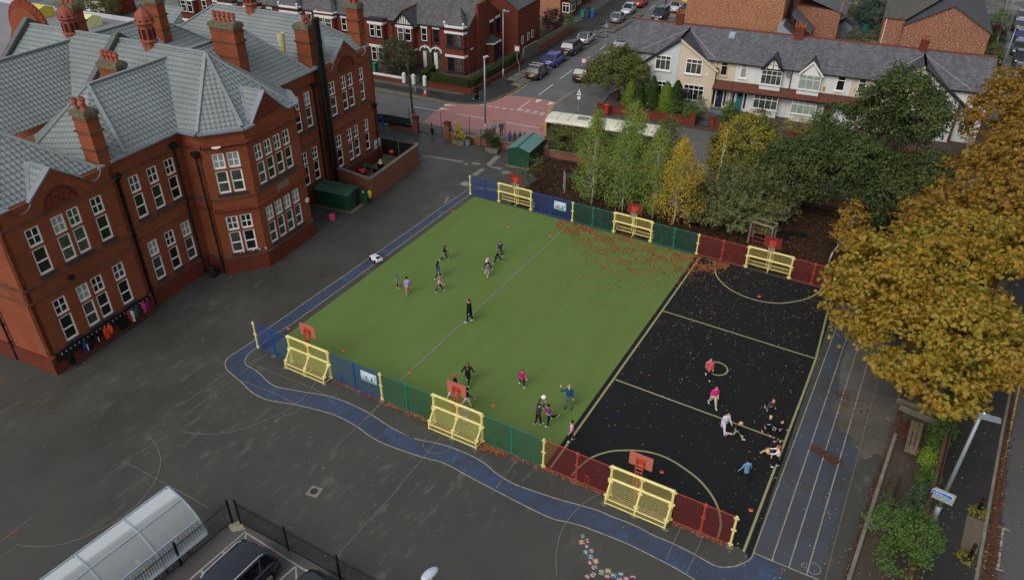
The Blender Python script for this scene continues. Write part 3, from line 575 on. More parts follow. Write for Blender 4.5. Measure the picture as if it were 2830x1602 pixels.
pl = MB(); pl.box(16.9, 18.15, -3.29, -3.252, 5.0, 5.5); pl.build('name_stone', plain('pale name stone', lin((128, 108, 96)), .9, .2), school)
sw.build('wall', m_brick, school)
# roofs
rf = MB(); E_ = 10.42
def rp(*p): rf.slab(list(p), .06)
ap = (17.2, 1.1, 14.0); rb = (17.2, 18., 14.)
rp((12.75, -.0, E_), ap, rb, (12.75, 18, E_)); rp((21.65, 18, E_), rb, ap, (21.65, 0, E_))
o1, o2, o3, o4 = (12.85, -1.3, E_), (14.9, -3.15, E_), (19.85, -3.15, E_), (21.6, -1.3, E_)
rp(o1, ap, (12.75, 0, E_)); rp(o1, o2, ap); rp(o2, o3, ap); rp(o3, o4, ap); rp(o4, (21.65, 0, E_), ap)
rp((15.65, -3.05, 10.45), (17.3, -3.0, 12.0), (17.3, -1.2, 12.0)); rp((17.3, -3.0, 12.0), (18.95, -3.05, 10.45), (17.3, -1.2, 12.0))
# front ranges either side of the bay
rp((8.6, .15, E_), (13.1, .15, E_), (16.65, 4.1, 13.47), (10.35, 4.1, 13.47)); rp((10.35, 4.1, 13.47), (7.35, 6.3, 10.3), (6.6, .6, 10.3), (8.6, .15, E_)); rp((10.35, 4.1, 13.47), (16.65, 4.1, 13.47), (13.1, 8.2, E_), (8.6, 8.2, 10.2), (7.35, 6.3, 10.3))
rp((21.3, .15, E_), (26.3, .15, E_), (24.25, 4.1, 13.47), (17.75, 4.1, 13.47)); rp((26.3, .15, E_), (28, 8.2, E_), (24.25, 4.1, 13.47)); rp((17.75, 4.1, 13.47), (24.25, 4.1, 13.47), (28, 8.2, E_), (21.3, 8.2, E_))
# rear ranges
rp((4, 9.4, 10.2), (13.0, 9.4, 10.2), (16.65, 13.3, 13.5), (6, 13.3, 13.5)); rp((6, 13.3, 13.5), (16.65, 13.3, 13.5), (13, 17, 10.4), (4, 17, 10.4))
rp((21.3, 9.2, 10.4), (28, 9.2, 10.4), (24.2, 13.3, 13.5), (17.8, 13.3, 13.5)); rp((28, 9.2, 10.4), (28, 17, 10.4), (24.2, 13.3, 13.5)); rp((17.8, 13.3, 13.5), (24.2, 13.3, 13.5), (28, 17, 10.4), (21.3, 17, 10.4))
# end blocks
for x0, x1, xm, zt in ((.05, 6.55, 3.6, 13.1), (26.9, 34.3, 30.65, 13.1)):
    rp((x0, .2, 10.35), (x1, .2, 10.35), (xm, 4.0, zt)); yb = 13. if x0 > 5 else 9.
    rp((x0, .2, 10.35), (xm, 4.0, zt), (xm, yb, zt), (x0, yb+4.2, 10.2)); rp((xm, 4.0, zt), (x1, .2, 10.35), (x1, yb+4.2, 10.2), (xm, yb, zt)); rp((xm, yb, zt), (x1, yb+4.2, 10.2), (x0, yb+4.2, 10.2))
for x, zz in ((3.7, 11.47), (30.65, 11.6)):
    rp((x-1.55, .28, 10.3), (x, .28, zz), (x, 1.75, zz)); rp((x, .28, zz), (x+1.5, .28, 10.3), (x, 1.75, zz))
rp((31.5, 17.5, 12.2), (31.5, 21.5, 12.2), (27.5, 21.5, 9.8), (27.5, 17.5, 9.8))
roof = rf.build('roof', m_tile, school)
rc = MB()
def cap(*p, w_=.2):
    for a, b in zip(p, p[1:]): rc.bar((a[0], a[1], a[2]+.05), (b[0], b[1], b[2]+.05), w_, .1)
cap(ap, rb); [cap(ap, o) for o in (o1, o2, o3, o4)]; cap((10.35, 4.1, 13.47), (16.65, 4.1, 13.47)); cap((10.35, 4.1, 13.47), (8.6, .2, E_)); cap((10.35, 4.1, 13.47), (7.35, 6.3, 10.3)); cap((17.75, 4.1, 13.47), (24.25, 4.1, 13.47)); cap((24.25, 4.1, 13.47), (26.3, .2, E_)); cap((24.25, 4.1, 13.47), (28, 8.2, E_))
cap((6, 13.3, 13.5), (16.65, 13.3, 13.5)); cap((17.8, 13.3, 13.5), (24.2, 13.3, 13.5), (28, 9.2, 10.4)); cap((24.2, 13.3, 13.5), (28, 17, 10.4))
cap((6.55, .2, 10.35), (3.6, 4.0, 13.1), (3.6, 9, 13.1)); cap((.05, .2, 10.35), (3.6, 4.0, 13.1)); cap((26.9, .2, 10.35), (30.65, 4, 13.1), (30.65, 13, 13.1), (26.9, 17.2, 10.2)); cap((30.65, 4, 13.1), (34.3, .2, 10.35))
cap((3.7, .3, 11.47), (3.7, 1.7, 11.47), w_=.15); cap((30.65, .3, 11.6), (30.65, 1.7, 11.6), w_=.15); cap((17.3, -3, 12.), (17.3, -1.3, 12.), w_=.15)
rc.build('ridge', m_ridge, school)
for a, b in (((13.1, .15, E_), (16.65, 4.1, 13.5)), ((13.0, 9.4, 10.3), (16.65, 13.3, 13.5)), ((2.15, .3, 10.35), (3.7, 1.75, 11.5)), ((29.1, .3, 10.35), (30.65, 1.75, 11.62)), ((15.65, -3.05, 10.5), (17.3, -1.2, 12.03))):
    vl = MB(); vl.bar((a[0], a[1], a[2]+.03), (b[0], b[1], b[2]+.03), .3, .05); vl.build('valley_gutter', m_lead, school)
MB().box(4, 13, 8.2, 9.5, 9.6, 9.75).build('flat_roof', m_flatr, school); MB().box(21.5, 28, 8.2, 9.3, 9.6, 9.75).build('flat_roof', m_flatr, school)
fl = MB(); fl.box(-14, 40.5, 19.5, 62, 0, 6.9); fl.build('rear_block', m_brick, school)
fl = MB(); fl.box(-14, 40.3, 19.6, 61.8, 6.902, 7.0); fl.build('flat_roof', m_flatr, school)
fl = MB(); fl.box(40.3, 40.7, 19.4, 62, 6.7, 7.35); fl.build('parapet', plain('white roof kerb', lin((176, 178, 186)), .6, .3), school)
for (x, y) in ((37.2, 38.6), (37.9, 46.8)):
    m = MB(); m.box(x-1.0, x+1.0, y-1.3, y+1.3, 7., 7.9); m.xz([(x-1.05, 7.9), (x+1.05, 7.9), (x, 8.25)], y-1.35, y+1.35)
    m.build('rooflight', plain('yellow rooflight' if y > 40 else 'pale yellow rooflight', lin((196, 184, 60) if y > 40 else (214, 216, 150)), .4, .5), school)
# raised dark coping across the hall roof, and the verge at the back
m_cope = plain('dark coping', lin((92, 92, 92)), .8, .3, var=.2, vs=2)
m = MB()
for ys in (9.0, 18.1):
    m = MB()
    for a, b in (((12.5, 10.25), (17.2, 14.15)), ((17.2, 14.15), (21.9, 10.25))):
        m.bar((a[0], ys, a[1]+.25), (b[0], ys, b[1]+.25), .45, .18); m.bar((a[0], ys, a[1]+.02), (b[0], ys, b[1]+.02), .28, .36)
    m.build('party_coping', m_cope, school)
m = MB()
R1_ = [(22.7+1.75*math.cos(t), 12.35+1.75*math.sin(t)) for t in np.linspace(0, PI, 22)]
dg_ = [(20.6, 9), (24.8, 9), (24.8, 10.6), (25.2, 11.0), (25.2, 11.4)]+[(24.75, 12.0), (24.55, 12.3)]+R1_+[(20.85, 12.3), (20.65, 12.0), (20.2, 11.4), (20.2, 11.0), (20.6, 10.6)]
vs = [(x, y, z) for x in (20.0, 20.7) for y, z in dg_]; k = len(dg_)
m.add(vs, [tuple(range(k)), tuple(range(k, 2*k))[::-1]]+[(i, k+i, k+(i+1) % k, (i+1) % k) for i in range(k)])
m.build('dutch_gable', m_brick, school)
m = MB(); c = [(22.7+1.85*math.cos(t), 12.35+1.85*math.sin(t)) for t in np.linspace(-.2, PI+.2, 22)]
for p, q in zip(c, c[1:]): m.bar((20.35, p[0], p[1]), (20.35, q[0], q[1]), .18, .9)
m.build('gable_coping', m_terra, school)
# chimneys
def chimney(x0, x1, y0, y1, z0, z1, pots, slab=True):
    c = MB(); c.box(x0, x1, y0, y1, z0, z1-.3)
    for z, o_ in ((z1-1.25, .1), (z1-2.3, .06), (z1-.55, .03)): c.box(x0-o_, x1+o_, y0-o_, y1+o_, z, z+.1, 1)
    ch = c.build('chimney', [m_brick, m_string], school)
    s = MB(); s.box(x0-.08, x1+.08, y0-.08, y1+.08, z1-.3, z1); s.prism([(x0, y0), (x1, y0), (x1, y1), (x0, y1)], z1, z1+.08); s.build('slab', m_lichen, ch)
    for (px_, py_) in pots:
        p = MB(); p.lathe([(.15, 0), (.16, .1), (.12, .2), (.12, .3), (.18, .42), (.18, .5), (.12, .58), (.14, .66), (.13, .66), (.12, .4)], (px_, py_, z1+.05), 12, cap=False)
        p.build('chimney_pot', m_pot, ch, smooth=True)
    return ch
chimney(6.75, 7.55, .15, 1.25, 9.4, 13.5, [(7.0, .4), (7.0, 1.0), (7.3, .75)])
chimney(13.5, 14.3, 5.25, 6.9, 10.5, 13.65, [(13.9, 5.5+i*.38) for i in range(4)])
chimney(20.35, 21.25, 1.35, 3.5, 10.4, 15.0, [(20.8, 1.6+i*.42) for i in range(5)])
chimney(26.85, 27.65, .3, 1.6, 9.4, 13.55, [(27.0, .7), (27.4, .6)])
chimney(33.3, 34.15, .25, 1.35, 9.4, 13.75, [(33.5, .6), (33.9, .6), (33.5, 1.0), (33.9, 1.0)])
chimney(19.2, 20.0, 15.5, 17.2, 10, 15.1, [(19.6, 15.9), (19.6, 16.4), (19.6, 16.9)])
chimney(23.0, 23.8, 11.2, 12.4, 10.4, 15.2, [(23.4, 11.5), (23.4, 12.0)])
# ventilator cupolas on the ridges
def cupola(x, y, z, h=3.3):
    s = h/3.3; c = MB()
    c.lathe([(.62, -.9*s), (.5, 0), (.47, .75*s), (.62, .85*s), (.62, .92*s), (.5, .98*s), (.5, 1.95*s), (.62, 2.0*s), (.68, 2.06*s), (.68, 2.14*s), (.6, 2.18*s), (.6, 2.3*s), (.55, 2.55*s), (.38, 2.8*s), (.16, 2.95*s), (.08, 3.05*s), (.06, 3.2*s), (.11, 3.28*s), (.02, 3.3*s)], (x, y, z), 8)
    cu = c.build('cupola', plain('cupola terracotta', lin((136, 74, 58)), .75, .3, var=.2, vs=3), school)
    l = MB()
    for i in range(8):
        t = 2*PI*(i+.5)/8
        for dz in (-.14, .0, .14):
            a = t+dz; l.bar((x+.485*math.cos(a), y+.485*math.sin(a), z+1.05*s), (x+.485*math.cos(a), y+.485*math.sin(a), z+1.7*s), .05, .07)
        l.tube((x+.46*math.cos(t), y+.46*math.sin(t), z+2.23*s), (x+.57*math.cos(t), y+.57*math.sin(t), z+2.23*s), .09, .09, 8)
    l.build('louvre', plain('dark terracotta louvre', lin((74, 32, 26)), .8, .2), cu)
cupola(17.2, 6.0, 13.35); cupola(17.2, 13.6, 13.1, 2.9); cupola(30.65, 9.0, 12.7)
# rainwater pipes and the two big black flues
def pipe(pts, r=.07, hop=True, top=None):
    m = MB(); m.path(pts, r, 8)
    for p, q in zip(pts, pts[1:]):
        d = Vector(q)-Vector(p); k = int(d.length/1.4)
        for i in range(1, k+1): c = Vector(p)+d*i/(k+1); m.tube(c-d.normalized()*.05, c+d.normalized()*.05, r*1.5, r*1.5, 8)
    if hop: p = pts[0]; m.lathe([(.1, -.25), (.26, -.05), (.28, .16), (.24, .16)], p, 8)
    m.build('downpipe', m_black, school)
pipe([(7.62, .2, 9.3), (7.62, .17, .1)], .085); pipe([(12.1, .2, 9.6), (12.1, .17, .1)]); pipe([(12.55, -1.05, 9.0), (12.6, -1.1, .1)]); pipe([(26.1+.4, .2, 9.2), (26.5, .17, .1)]); pipe([(-.12, 3.2, 9.0), (-.16, 3.2, .1)]); pipe([(33.95, -.1, 5.2), (33.95, -.1, .1)], .05)
for x in (26.95, 27.38):
    m = MB(); m.path([(x, -.3, 14.2), (x, -.3, 2.2), (x+.3, -.3, 1.6), (x+.3, -.3, .3)], .15, 12)
    for z in np.arange(3, 14, 1.55): m.tube((x, -.3, z), (x, -.3, z+.1), .18, .18, 12)
    m.build('flue', m_black, school)
m = MB(); m.lathe([(.2, -1.6), (.2, -1.0), (.26, -1.0), (.26, -.5), (.3, -.5), (.3, 0), (.26, 0), (.26, -.3)], (26.2, 2.4, 13.0), 12); m.build('vent_pipe', plain('cream vent', lin((196, 184, 140)), .6, .3), school)
m = MB(); m.box(12.85, 12.9, -.5, 0, 9.4, 9.5) ; m.lathe([(.05, 0), (.28, .08), (.3, .1)], (13.3, -2.2, 9.35), 10); m.build('satellite_dish', m_frame, school)
# wall lamps, alarm box, clock
for nm, x, y, z in (('floodlight', 2.6, -.25, 5.0), ('floodlight', 7.2, -.25, 9.35)):
    m = MB(); m.bar((x, 0, z+.3), (x, -.3, z+.3), .04, .04); m.box(x-.14, x+.14, -.42, -.2, z+.15, z+.35); m.build(nm, m_black, school)
m = MB(); m.lathe([(.2, 0), (.2, .05), (.14, .08)], (0, 0, 0), 20); o = m.build('clock', plain('white clock face', lin((214, 214, 212)), .5, .3), school); o.location = (19.75, -3.27, 3.0); o.rotation_euler = (R(90), 0, 0)
m = MB(); m.path([(-.0, 1.4, 5.9), (-.5, 1.4, 6.1), (-.9, 1.3, 6.05)], .035, 6); lamp_arm = m.build('lamp_arm', plain('galvanised steel', lin((150, 156, 164)), .4, .5, .5), school)
m = MB(); m.box(-1.9, -1.1, 1.16, 1.5, 6.0, 6.16); m.box(-1.82, -1.2, 1.2, 1.46, 6.16, 6.26); m.build('lamp_head', plain('pale lamp head', lin((176, 184, 200)), .4, .5), lamp_arm)
# coat rail along the plinth, with hooks
m = MB(); m.box(.15, 7.05, -.2, -.15, .75, 1.35); rail = m.build('coat_rail', m_black, school)
h = MB()
for i in range(22): x = .5+i*.3; h.path([(x, -.2, 1.2), (x, -.27, 1.17), (x, -.27, 1.27)], .014, 5)
h.build('hook', plain('steel hook', lin((190, 190, 190)), .4, .5, .6), rail)

# ---------------------------------------------------------------- ball court fences, goals, hoops
def paint(name, c, r=.4): return plain(name, lin(c), r, .5, var=.1, vs=5)
m_cy = paint('cream yellow paint', (216, 204, 130)); m_pb = paint('blue fence paint', (36, 68, 140)); m_pg = paint('green fence paint', (28, 112, 92)); m_pr = paint('red fence paint', (158, 64, 50))
def mesh_mat(name, c, pitch, open_, vert=.5):
    """perforated sheet / weld mesh: holes are real transparency, laid out in metres on the panel"""
    n = N(name, .5, .4); n.base(c); x = n.sep(n.uv())
    a = n.math('FRACT', n.math('DIVIDE', x[0], pitch)); b = n.math('FRACT', n.math('DIVIDE', x[1], pitch*vert))
    k = n.math('MINIMUM', n.math('LESS_THAN', a, open_), n.math('LESS_THAN', b, open_))
    tr = n.n('BsdfTransparent'); ms = n.n('MixShader'); n.t.links.new(k, ms.inputs[0]); n.t.links.new(n.b.outputs[0], ms.inputs[1]); n.t.links.new(tr.outputs[0], ms.inputs[2])
    n.t.links.new(ms.outputs[0], n.t.nodes['Material Output'].inputs[0]); return n.m
MM = {c: mesh_mat(c+' weld mesh', lin(v), .05, .85 if c == 'yellow' else .7, 1.6) for c, v in dict(blue=(36, 60, 112), green=(24, 76, 66), red=(104, 40, 38), yellow=(184, 172, 96)).items()}
MP = dict(blue=m_pb, green=m_pg, red=m_pr, yellow=m_cy)
XS = [0, 1.42, 2.78, 5.78, 7.6, 9.5, 11.25, 13.05, 16.05, 17.85, 19.66, 21.5, 23.3, 26.35, 27.85, 29.25]
def post(m, x, y, h, sy, r=.055, clamps=True, base=0.02):
    m.tube((x, y, base), (x, y, h), r, r, 10)
    m.tube((x, y, h), (x, y, h+.03), r*1.15, r*.6, 10)
    if clamps:
        for z in (.14, h*.55, h-.12): m.box(x-r*2.1, x+r*2.1, y-r*.55, y+r*.55, z-.045, z+.045); 
def fence_run(y, h, colour, xs, side, label, group, stumps=()):
    """run of mesh panels between x positions; xs list of (x, postcolour)"""
    o = empty('court_fence', (xs[0][0], y, 0), 0, label, 'fence', group); x0 = xs[0][0]
    for (x, pc) in xs:
        if pc:
            m = MB(); post(m, x-x0, 0, h, side); m.build('post', MP[pc], o, smooth=False)
    for (a, _), (b, _) in zip(xs, xs[1:]):
        m = MB(); m.add([(a-x0+.06, 0, .08), (b-x0-.06, 0, .08), (b-x0-.06, 0, h-.06), (a-x0+.06, 0, h-.06)], [(0, 1, 2, 3)])
        p = m.build('mesh_panel', MM[colour], o)
        [MB().bar((a-x0+.05, 0, zz), (b-x0-.05, 0, zz), .035, .035).build('rail', MP[colour], p) for zz in (h-.05, .08)]
    for sx in stumps:
        s = MB(); 
        for i in range(3): s.bar((sx-x0-.11+.11*i, side*.02, .1), (sx-x0-.11+.11*i, side*.02, .72), .025, .02)
        s.bar((sx-x0-.12, side*.02, .71), (sx-x0+.12, side*.02, .71), .02, .025)
        s.build('painted_stumps', MP[colour], o)
    ft = MB()
    return o
def goal(x0, x1, y, h, out, label, group):
    """steel goal recess: out=-1 boxes out towards -y"""
    W_ = x1-x0; o = empty('goal_recess', (x0, y, 0), 0, label, 'goal', group); zc = h*.58; d = .58*out
    for x in (0, W_): m = MB(); post(m, x, 0, h, out, .07); m.build('post', m_cy, o)
    m = MB(); m.tube((0, 0, h-.04), (W_, 0, h-.04), .07, .07, 10); m.build('top_bar', m_cy, o)
    m = MB(); m.tube((0, 0, zc), (W_, 0, zc), .065, .065, 10); m.build('crossbar', m_cy, o)
    m = MB(); m.tube((W_/2, 0, zc), (W_/2, 0, h), .05, .05, 8)
    for z in (zc+.1, h-.15): m.box(W_/2-.13, W_/2+.13, -.035, .035, z-.04, z+.04)
    m.build('mullion', m_cy, o)
    m = MB(); m.add([(.07, 0, zc+.04), (W_-.07, 0, zc+.04), (W_-.07, 0, h-.1), (.07, 0, h-.1)], [(0, 1, 2, 3)]); m.build('mesh_panel', MM['yellow'], o)
    zl = .38
    for x in (0.02, W_/2, W_-.02):
        m = MB(); m.tube((x, 0, zc-.05), (x, d, zl), .05, .05, 8); m.tube((x, d, zl+.02), (x, d, .02), .05, .05, 8); m.tube((x, 0, .06), (x, d, .06), .035, .035, 6)
        for t in (.15, .85): c = Vector((x, 0, zc-.05)).lerp(Vector((x, d, zl)), t); m.box(x-.12, x+.12, c.y-.04, c.y+.04, c.z-.02, c.z+.06)
        m.build('brace', m_cy, o)
    m = MB(); m.tube((0, d, zl), (W_, d, zl), .03, .03, 8); m.tube((0, d, .07), (W_, d, .07), .03, .03, 8); m.build('lower_rail', m_cy, o)
    m = MB(); m.add([(.06, 0, zc-.08), (W_-.06, 0, zc-.08), (W_-.06, d, zl), (.06, d, zl)], [(0, 1, 2, 3)]); m.add([(.06, d, zl), (W_-.06, d, zl), (W_-.06, d, .08), (.06, d, .08)], [(0, 1, 2, 3)])
    for x in (.03, W_-.03): m.add([(x, 0, .08), (x, d, .08), (x, d, zl), (x, 0, zc-.08)], [(0, 1, 2, 3)])
    m.build('goal_mesh', MM['yellow'], o)
    return o
m_hr = paint('faded red board', (172, 98, 80)); m_hr2 = paint('red steel', (176, 62, 44)); m_ring = paint('orange ring', (190, 120, 70)); m_net = plain('pale net', lin((150, 150, 150)), .8, .2)
def hoop(x, y, out, h, label, inb, dark=False):
    """basketball backboard on a post behind the goal; out = side the post stands on"""
    o = empty('basketball_hoop', (x, y, 0), 0, label, 'basketball hoop', 'basketball hoops behind the goals'); ib = -out
    brd = m_hr if not dark else paint('dull red board', (112, 42, 38))
    m = MB()
    for sx in (-.17, .17): m.tube((sx, .1*out, 1.0 if not dark else .3), (sx, .0, h+.1), .035, .035, 6)
    for z in (h-.35, h-.6): m.tube((-.17, .03*out, z), (.17, .03*out, z), .03, .03, 6)
    m.tube((0, .1*out, .02), (0, .1*out, 1.9), .055, .055, 8)
    m.build('support', m_hr2 if not dark else m_cy, o)
    m = MB(); m.box(-.58, .58, .1*ib, .1*ib+.03*ib, h-.38, h+.42); b = m.build('backboard', brd, o)
    m = MB(); yy = .1*ib+(-.012*ib if not dark else .042*ib); m.box(-.24, .24, yy-.005, yy+.005, h-.18, h+.18); m.build('target_square', m_hr2, b)
    m = MB(); c = (0, .42*ib, h-.22); pts = [(c[0]+.23*math.cos(t), c[1]+.23*math.sin(t), c[2]) for t in np.linspace(0, 2*PI, 19)]
    m.path(pts, .016, 6); m.bar((0, .12*ib, h-.22), (0, .2*ib, h-.22), .1, .03); r = m.build('ring', m_ring, o)
    m = MB()
    for t in np.linspace(0, 2*PI, 11)[:-1]:
        for s in (.55, -.55): m.tube((c[0]+.22*math.cos(t), c[1]+.22*math.sin(t), c[2]), (c[0]+.13*math.cos(t+s), c[1]+.13*math.sin(t+s), c[2]-.38), .008, .008, 4, cap=False)
    m.build('net', m_net, r)
    return o
FG, GG = 'coloured mesh fence panels round the ball court', 'yellow steel goals let into the court fence'
CN = ('blue', 'green', 'red')
for (y, h, side, nm) in ((0., 1.98, -1, 'near'), (24.3, 1.76, 1, 'far')):
    for s in range(3):
        b = XS[5*s:5*s+6]; c = CN[s]
        first = s == 0; l1 = f'short {c} mesh fence run left of the goal on the {nm} side of the court'
        fence_run(y, h, c, [(b[0], 'yellow'), (b[1], c), (b[2]-.07, None)], side, l1, FG, [b[1]+.6] if s else [])
        fence_run(y, h, c, [(b[3]+.07, None), (b[4], c), (b[5], 'yellow' if s == 2 else None)], side, f'{c} mesh fence run right of the goal on the {nm} side of the court', FG, [b[4]-.95] if s < 2 else [])
        goal(b[2], b[3], y, h+.04, side, f'yellow steel goal in the {c} section of the {nm} court fence', GG)
        hoop((b[2]+b[3])/2-(.05 if y else .0), y+(.35 if y else .62), 1 if y else -1, 2.35 if y else 2.45, f'{"dull " if y else ""}red basketball backboard above the goal of the {c} {nm} fence', 0, bool(y)) if y else hoop((b[2]+b[3])/2-.35, .42, -1, 2.45, f'red basketball backboard with bare ring above the goal of the {c} near fence', 0)
m_ft = plain('concrete footing', lin((96, 96, 92)), .9, .2, var=.3)
for x in (1.42, 2.8, 4.3, 5.75, 9.5, 11.3, 14.55, 16.0, 21.5, 23.3, 24.85, 26.35, 27.85, 29.25):
    yy = -.62 if any(a-.1 < x < b_+.1 for a, b_ in ((2.78, 5.78), (13.05, 16.05), (23.3, 26.35))) else -.12
    flat('post_footing', [(x+.2*math.cos(t)*random.uniform(.8, 1.3), yy+.13*math.sin(t)*random.uniform(.8, 1.3)) for t in np.linspace(0, 2*PI, 9)[:-1]], .023, m_ft)
# printed banners
def banner(x, y, z, w_, h_, face, title, label):
    o = empty('printed_banner', (x, y, z), 0, label, 'banner'); f = face
    m = MB(); m.box(-w_/2, w_/2, -.01, .01, 0, h_); m.build('sheet', paint('pale blue print', (176, 206, 216)), o)
    m = MB(); m.xz([(-w_/2+.005, .01), (w_/2-.005, .01), (w_/2-.005, h_*.22), (0, h_*.3), (-w_/2+.005, h_*.2)], f*.012, f*.014); m.build('printed_grass', paint('teal print', (100, 160, 150)), o)
    M0 = Matrix.Rotation(R(90), 4, 'X') if f < 0 else Matrix.Rotation(PI, 4, 'Z')@Matrix.Rotation(R(90), 4, 'X')
    text(title, h_*.26, paint('white print', (236, 238, 238)), o, Matrix.Translation((0, f*.015, h_*.82))@M0, 'title', .001)
    for i, (cx, c1, c2) in enumerate(((-.12, (150, 96, 70), (190, 60, 70)), (.18, (30, 26, 34), (50, 60, 120)), (.38, (120, 70, 50), (200, 200, 210)))):
        m = MB(); m.xz([(f*-cx*w_*1.1+.055*math.cos(t), h_*.5+.06*math.sin(t)) for t in np.linspace(0, 2*PI, 12)[:-1]], f*.015, f*.018); m.build('printed_head', paint('print head%d' % i, c1), o)
        m = MB(); m.xz([(f*-cx*w_*1.1-.07, h_*.2), (f*-cx*w_*1.1+.07, h_*.2), (f*-cx*w_*1.1+.04, h_*.42), (f*-cx*w_*1.1-.04, h_*.42)], f*.015, f*.018); m.build('printed_body', paint('print body%d' % i, c2), o)
    m = MB(); m.box(-w_*.42, -w_*.18, min(f*.015, f*.018), max(f*.015, f*.018), h_*.22, h_*.5); m.build('printed_panel', paint('lilac print', (170, 150, 200)), o)
    m = MB(); m.xz([(w_*.4+.05*math.cos(t), h_*.72+.05*math.sin(t)) for t in np.linspace(0, 2*PI, 12)[:-1]], f*.015, f*.018); m.build('printed_dot', paint('red print', (190, 50, 60)), o)
banner(8.72, -.045, 1.02, 1.1, .68, -1, 'Fun Hub', 'pale blue banner headed Fun Hub on the near blue court fence')
banner(8.45, 24.2, .8, 1.05, .72, -1, 'Ball Box', 'pale blue banner headed Ball Box on the far blue court fence')
# marker discs
m_cone = paint('orange marker disc', (214, 84, 56))
for i, (q, lb) in enumerate((((0.18, 2.43), 'near the blue corner of the near fence'), ((4.64, 2.45), 'inside the near blue fence'), ((9.39, 2.74), 'on the halfway line by the near fence'), ((15.10, 2.76), 'behind the near green goal hoop'), ((0.38, 21.05), 'at the top left corner of the pitch'), ((5.57, 21.04), 'at the far middle of the pitch'), ((24.99, 2.71), 'beside the near red hoop'), ((29.53, 2.52), 'on the black court by the yellow side line'), ((25.14, 21.06), 'inside the far semicircle of the black court'), ((9.06, 21.45), 'beyond the far end of the halfway line'))):
    m = MB(); m.lathe([(.115, 0), (.11, .012), (.045, .06), (.04, .06), (.1, .008)], (0, 0, 0), 14, cap=False)
    tag(m.build('marker_disc', m_cone, None, loc=(*q, .016)), 'flat orange marker disc '+lb, 'cone', 'marker discs on the pitch')

# ---------------------------------------------------------------- school yard: walls, sheds, bins, boundary
m_wallb = brick_mat('weathered yard brick', lin((128, 70, 52)), lin((112, 60, 46)), lin((150, 120, 104)), grime=.45, spots=.02)
m_cop2 = plain('stone coping', lin((112, 104, 92)), .9, .2, var=.3, vs=3)
def brickwall(name, pts, h, label, th=.24, mat=None, cop=m_cop2, ch=.1, cat='wall', piers=()):
    o = empty(name, (*pts[0], 0), 0, label, cat); ox, oy = pts[0]; w_ = MB(); c = MB()
    for i, (a, b) in enumerate(zip(pts, pts[1:])):
        a = (a[0]-ox, a[1]-oy); b = (b[0]-ox, b[1]-oy); e = .0015*i
        w_.bar((*a, h/2-.02), (*b, h/2-.02), th, h+.04-e); c.bar((*a, h+ch/2+e), (*b, h+ch/2+e), th+.08+e, ch)
    w_.build('brickwork', mat or m_wallb, o); c.build('coping', cop, o)
    for (x, y, s, ph) in piers:
        p = MB(); p.box(x-ox-s/2, x-ox+s/2, y-oy-s/2, y-oy+s/2, 0, ph); pi_ = p.build('pier', mat or m_wallb, o)
        q = MB(); q.box(x-ox-s/2-.06, x-ox+s/2+.06, y-oy-s/2-.06, y-oy+s/2+.06, ph, ph+.1); q.prism([(x-ox-s/2, y-oy-s/2), (x-ox+s/2, y-oy-s/2), (x-ox+s/2, y-oy+s/2), (x-ox-s/2, y-oy+s/2)], ph+.1, ph+.17); q.build('cap', cop, pi_)
    return o
YC = (-6.65, 19.5); YF = (-7.45, 27.1)
brickwall('yard_wall', [(-10.75, 19.9), YC, YF, (-7.75, 27.6)], 1.8, 'weathered brick yard wall with stone coping beside the far school wing', .24)
flat('yard_floor', [(-10.7, 20.0), (-6.8, 19.6), (-7.6, 27.4), (-11.5, 27.6)], .012, plain('yard concrete', lin((96, 90, 78)), .9, .2, var=.3, vs=1.2))
def rail_fence(name, pts, h, label, mat=m_black, sp=.11, hoops=False, post_sp=2.5, parent=None, z0=0., cat='fence', loops=0):
    o = empty(name, (*pts[0], z0), 0, label, cat); ox, oy = pts[0]
    bars = MB(); rails = MB()
    for a, b in zip(pts, pts[1:]):
        a = Vector((a[0]-ox, a[1]-oy, 0)); b = Vector((b[0]-ox, b[1]-oy, 0)); L = (b-a).length; k = int(L/sp); d = (b-a)/L
        for i in range(k):
            p = a+d*(i+.5)*L/k; bars.tube((p.x, p.y, .05), (p.x, p.y, h), .011, .011, 5)
        if hoops:
            for i in range(0, k-1, 2):
                p = a+d*(i+.5)*L/k; q = a+d*(i+1.5)*L/k; c = (p+q)/2; r = (q-p).length/2
                arc_ = [(c.x+d.x*r*math.cos(t), c.y+d.y*r*math.cos(t), h+r*math.sin(t)) for t in np.linspace(PI, 0, 6)]; bars.path(arc_, .011, 5)
        for z in (.16, h-.22): rails.bar((a.x, a.y, z), (b.x, b.y, z), .04, .018)
        for i in range(int(L/post_sp)+1):
            p = a+d*min(L, i*L/max(1, int(L/post_sp))); m = MB(); m.box(p.x-.035, p.x+.035, p.y-.035, p.y+.035, 0, h+.08); m.build('post', mat, o)
    bars.build('railing_bars', mat, o); rails.build('rails', mat, o); return o
g_ = empty('yard_gate', (-7.85, 27.6, 0), R(185), 'black boarded gate closing the end of the brick yard', 'gate')
for k in range(2): m = MB(); m.box(.05+k*1.85, 1.83+k*1.85, -.03, .03, .1, 1.65); m.build('boarded_leaf', plain('black boards', lin((26, 25, 24)), .7, .3, var=.3), g_)
for k in range(3): m = MB(); m.box(-.04+k*1.86, .04+k*1.86, -.045, .045, 0, 1.75); m.build('post', plain('grey steel', lin((120, 122, 124)), .5, .5, .4), g_)
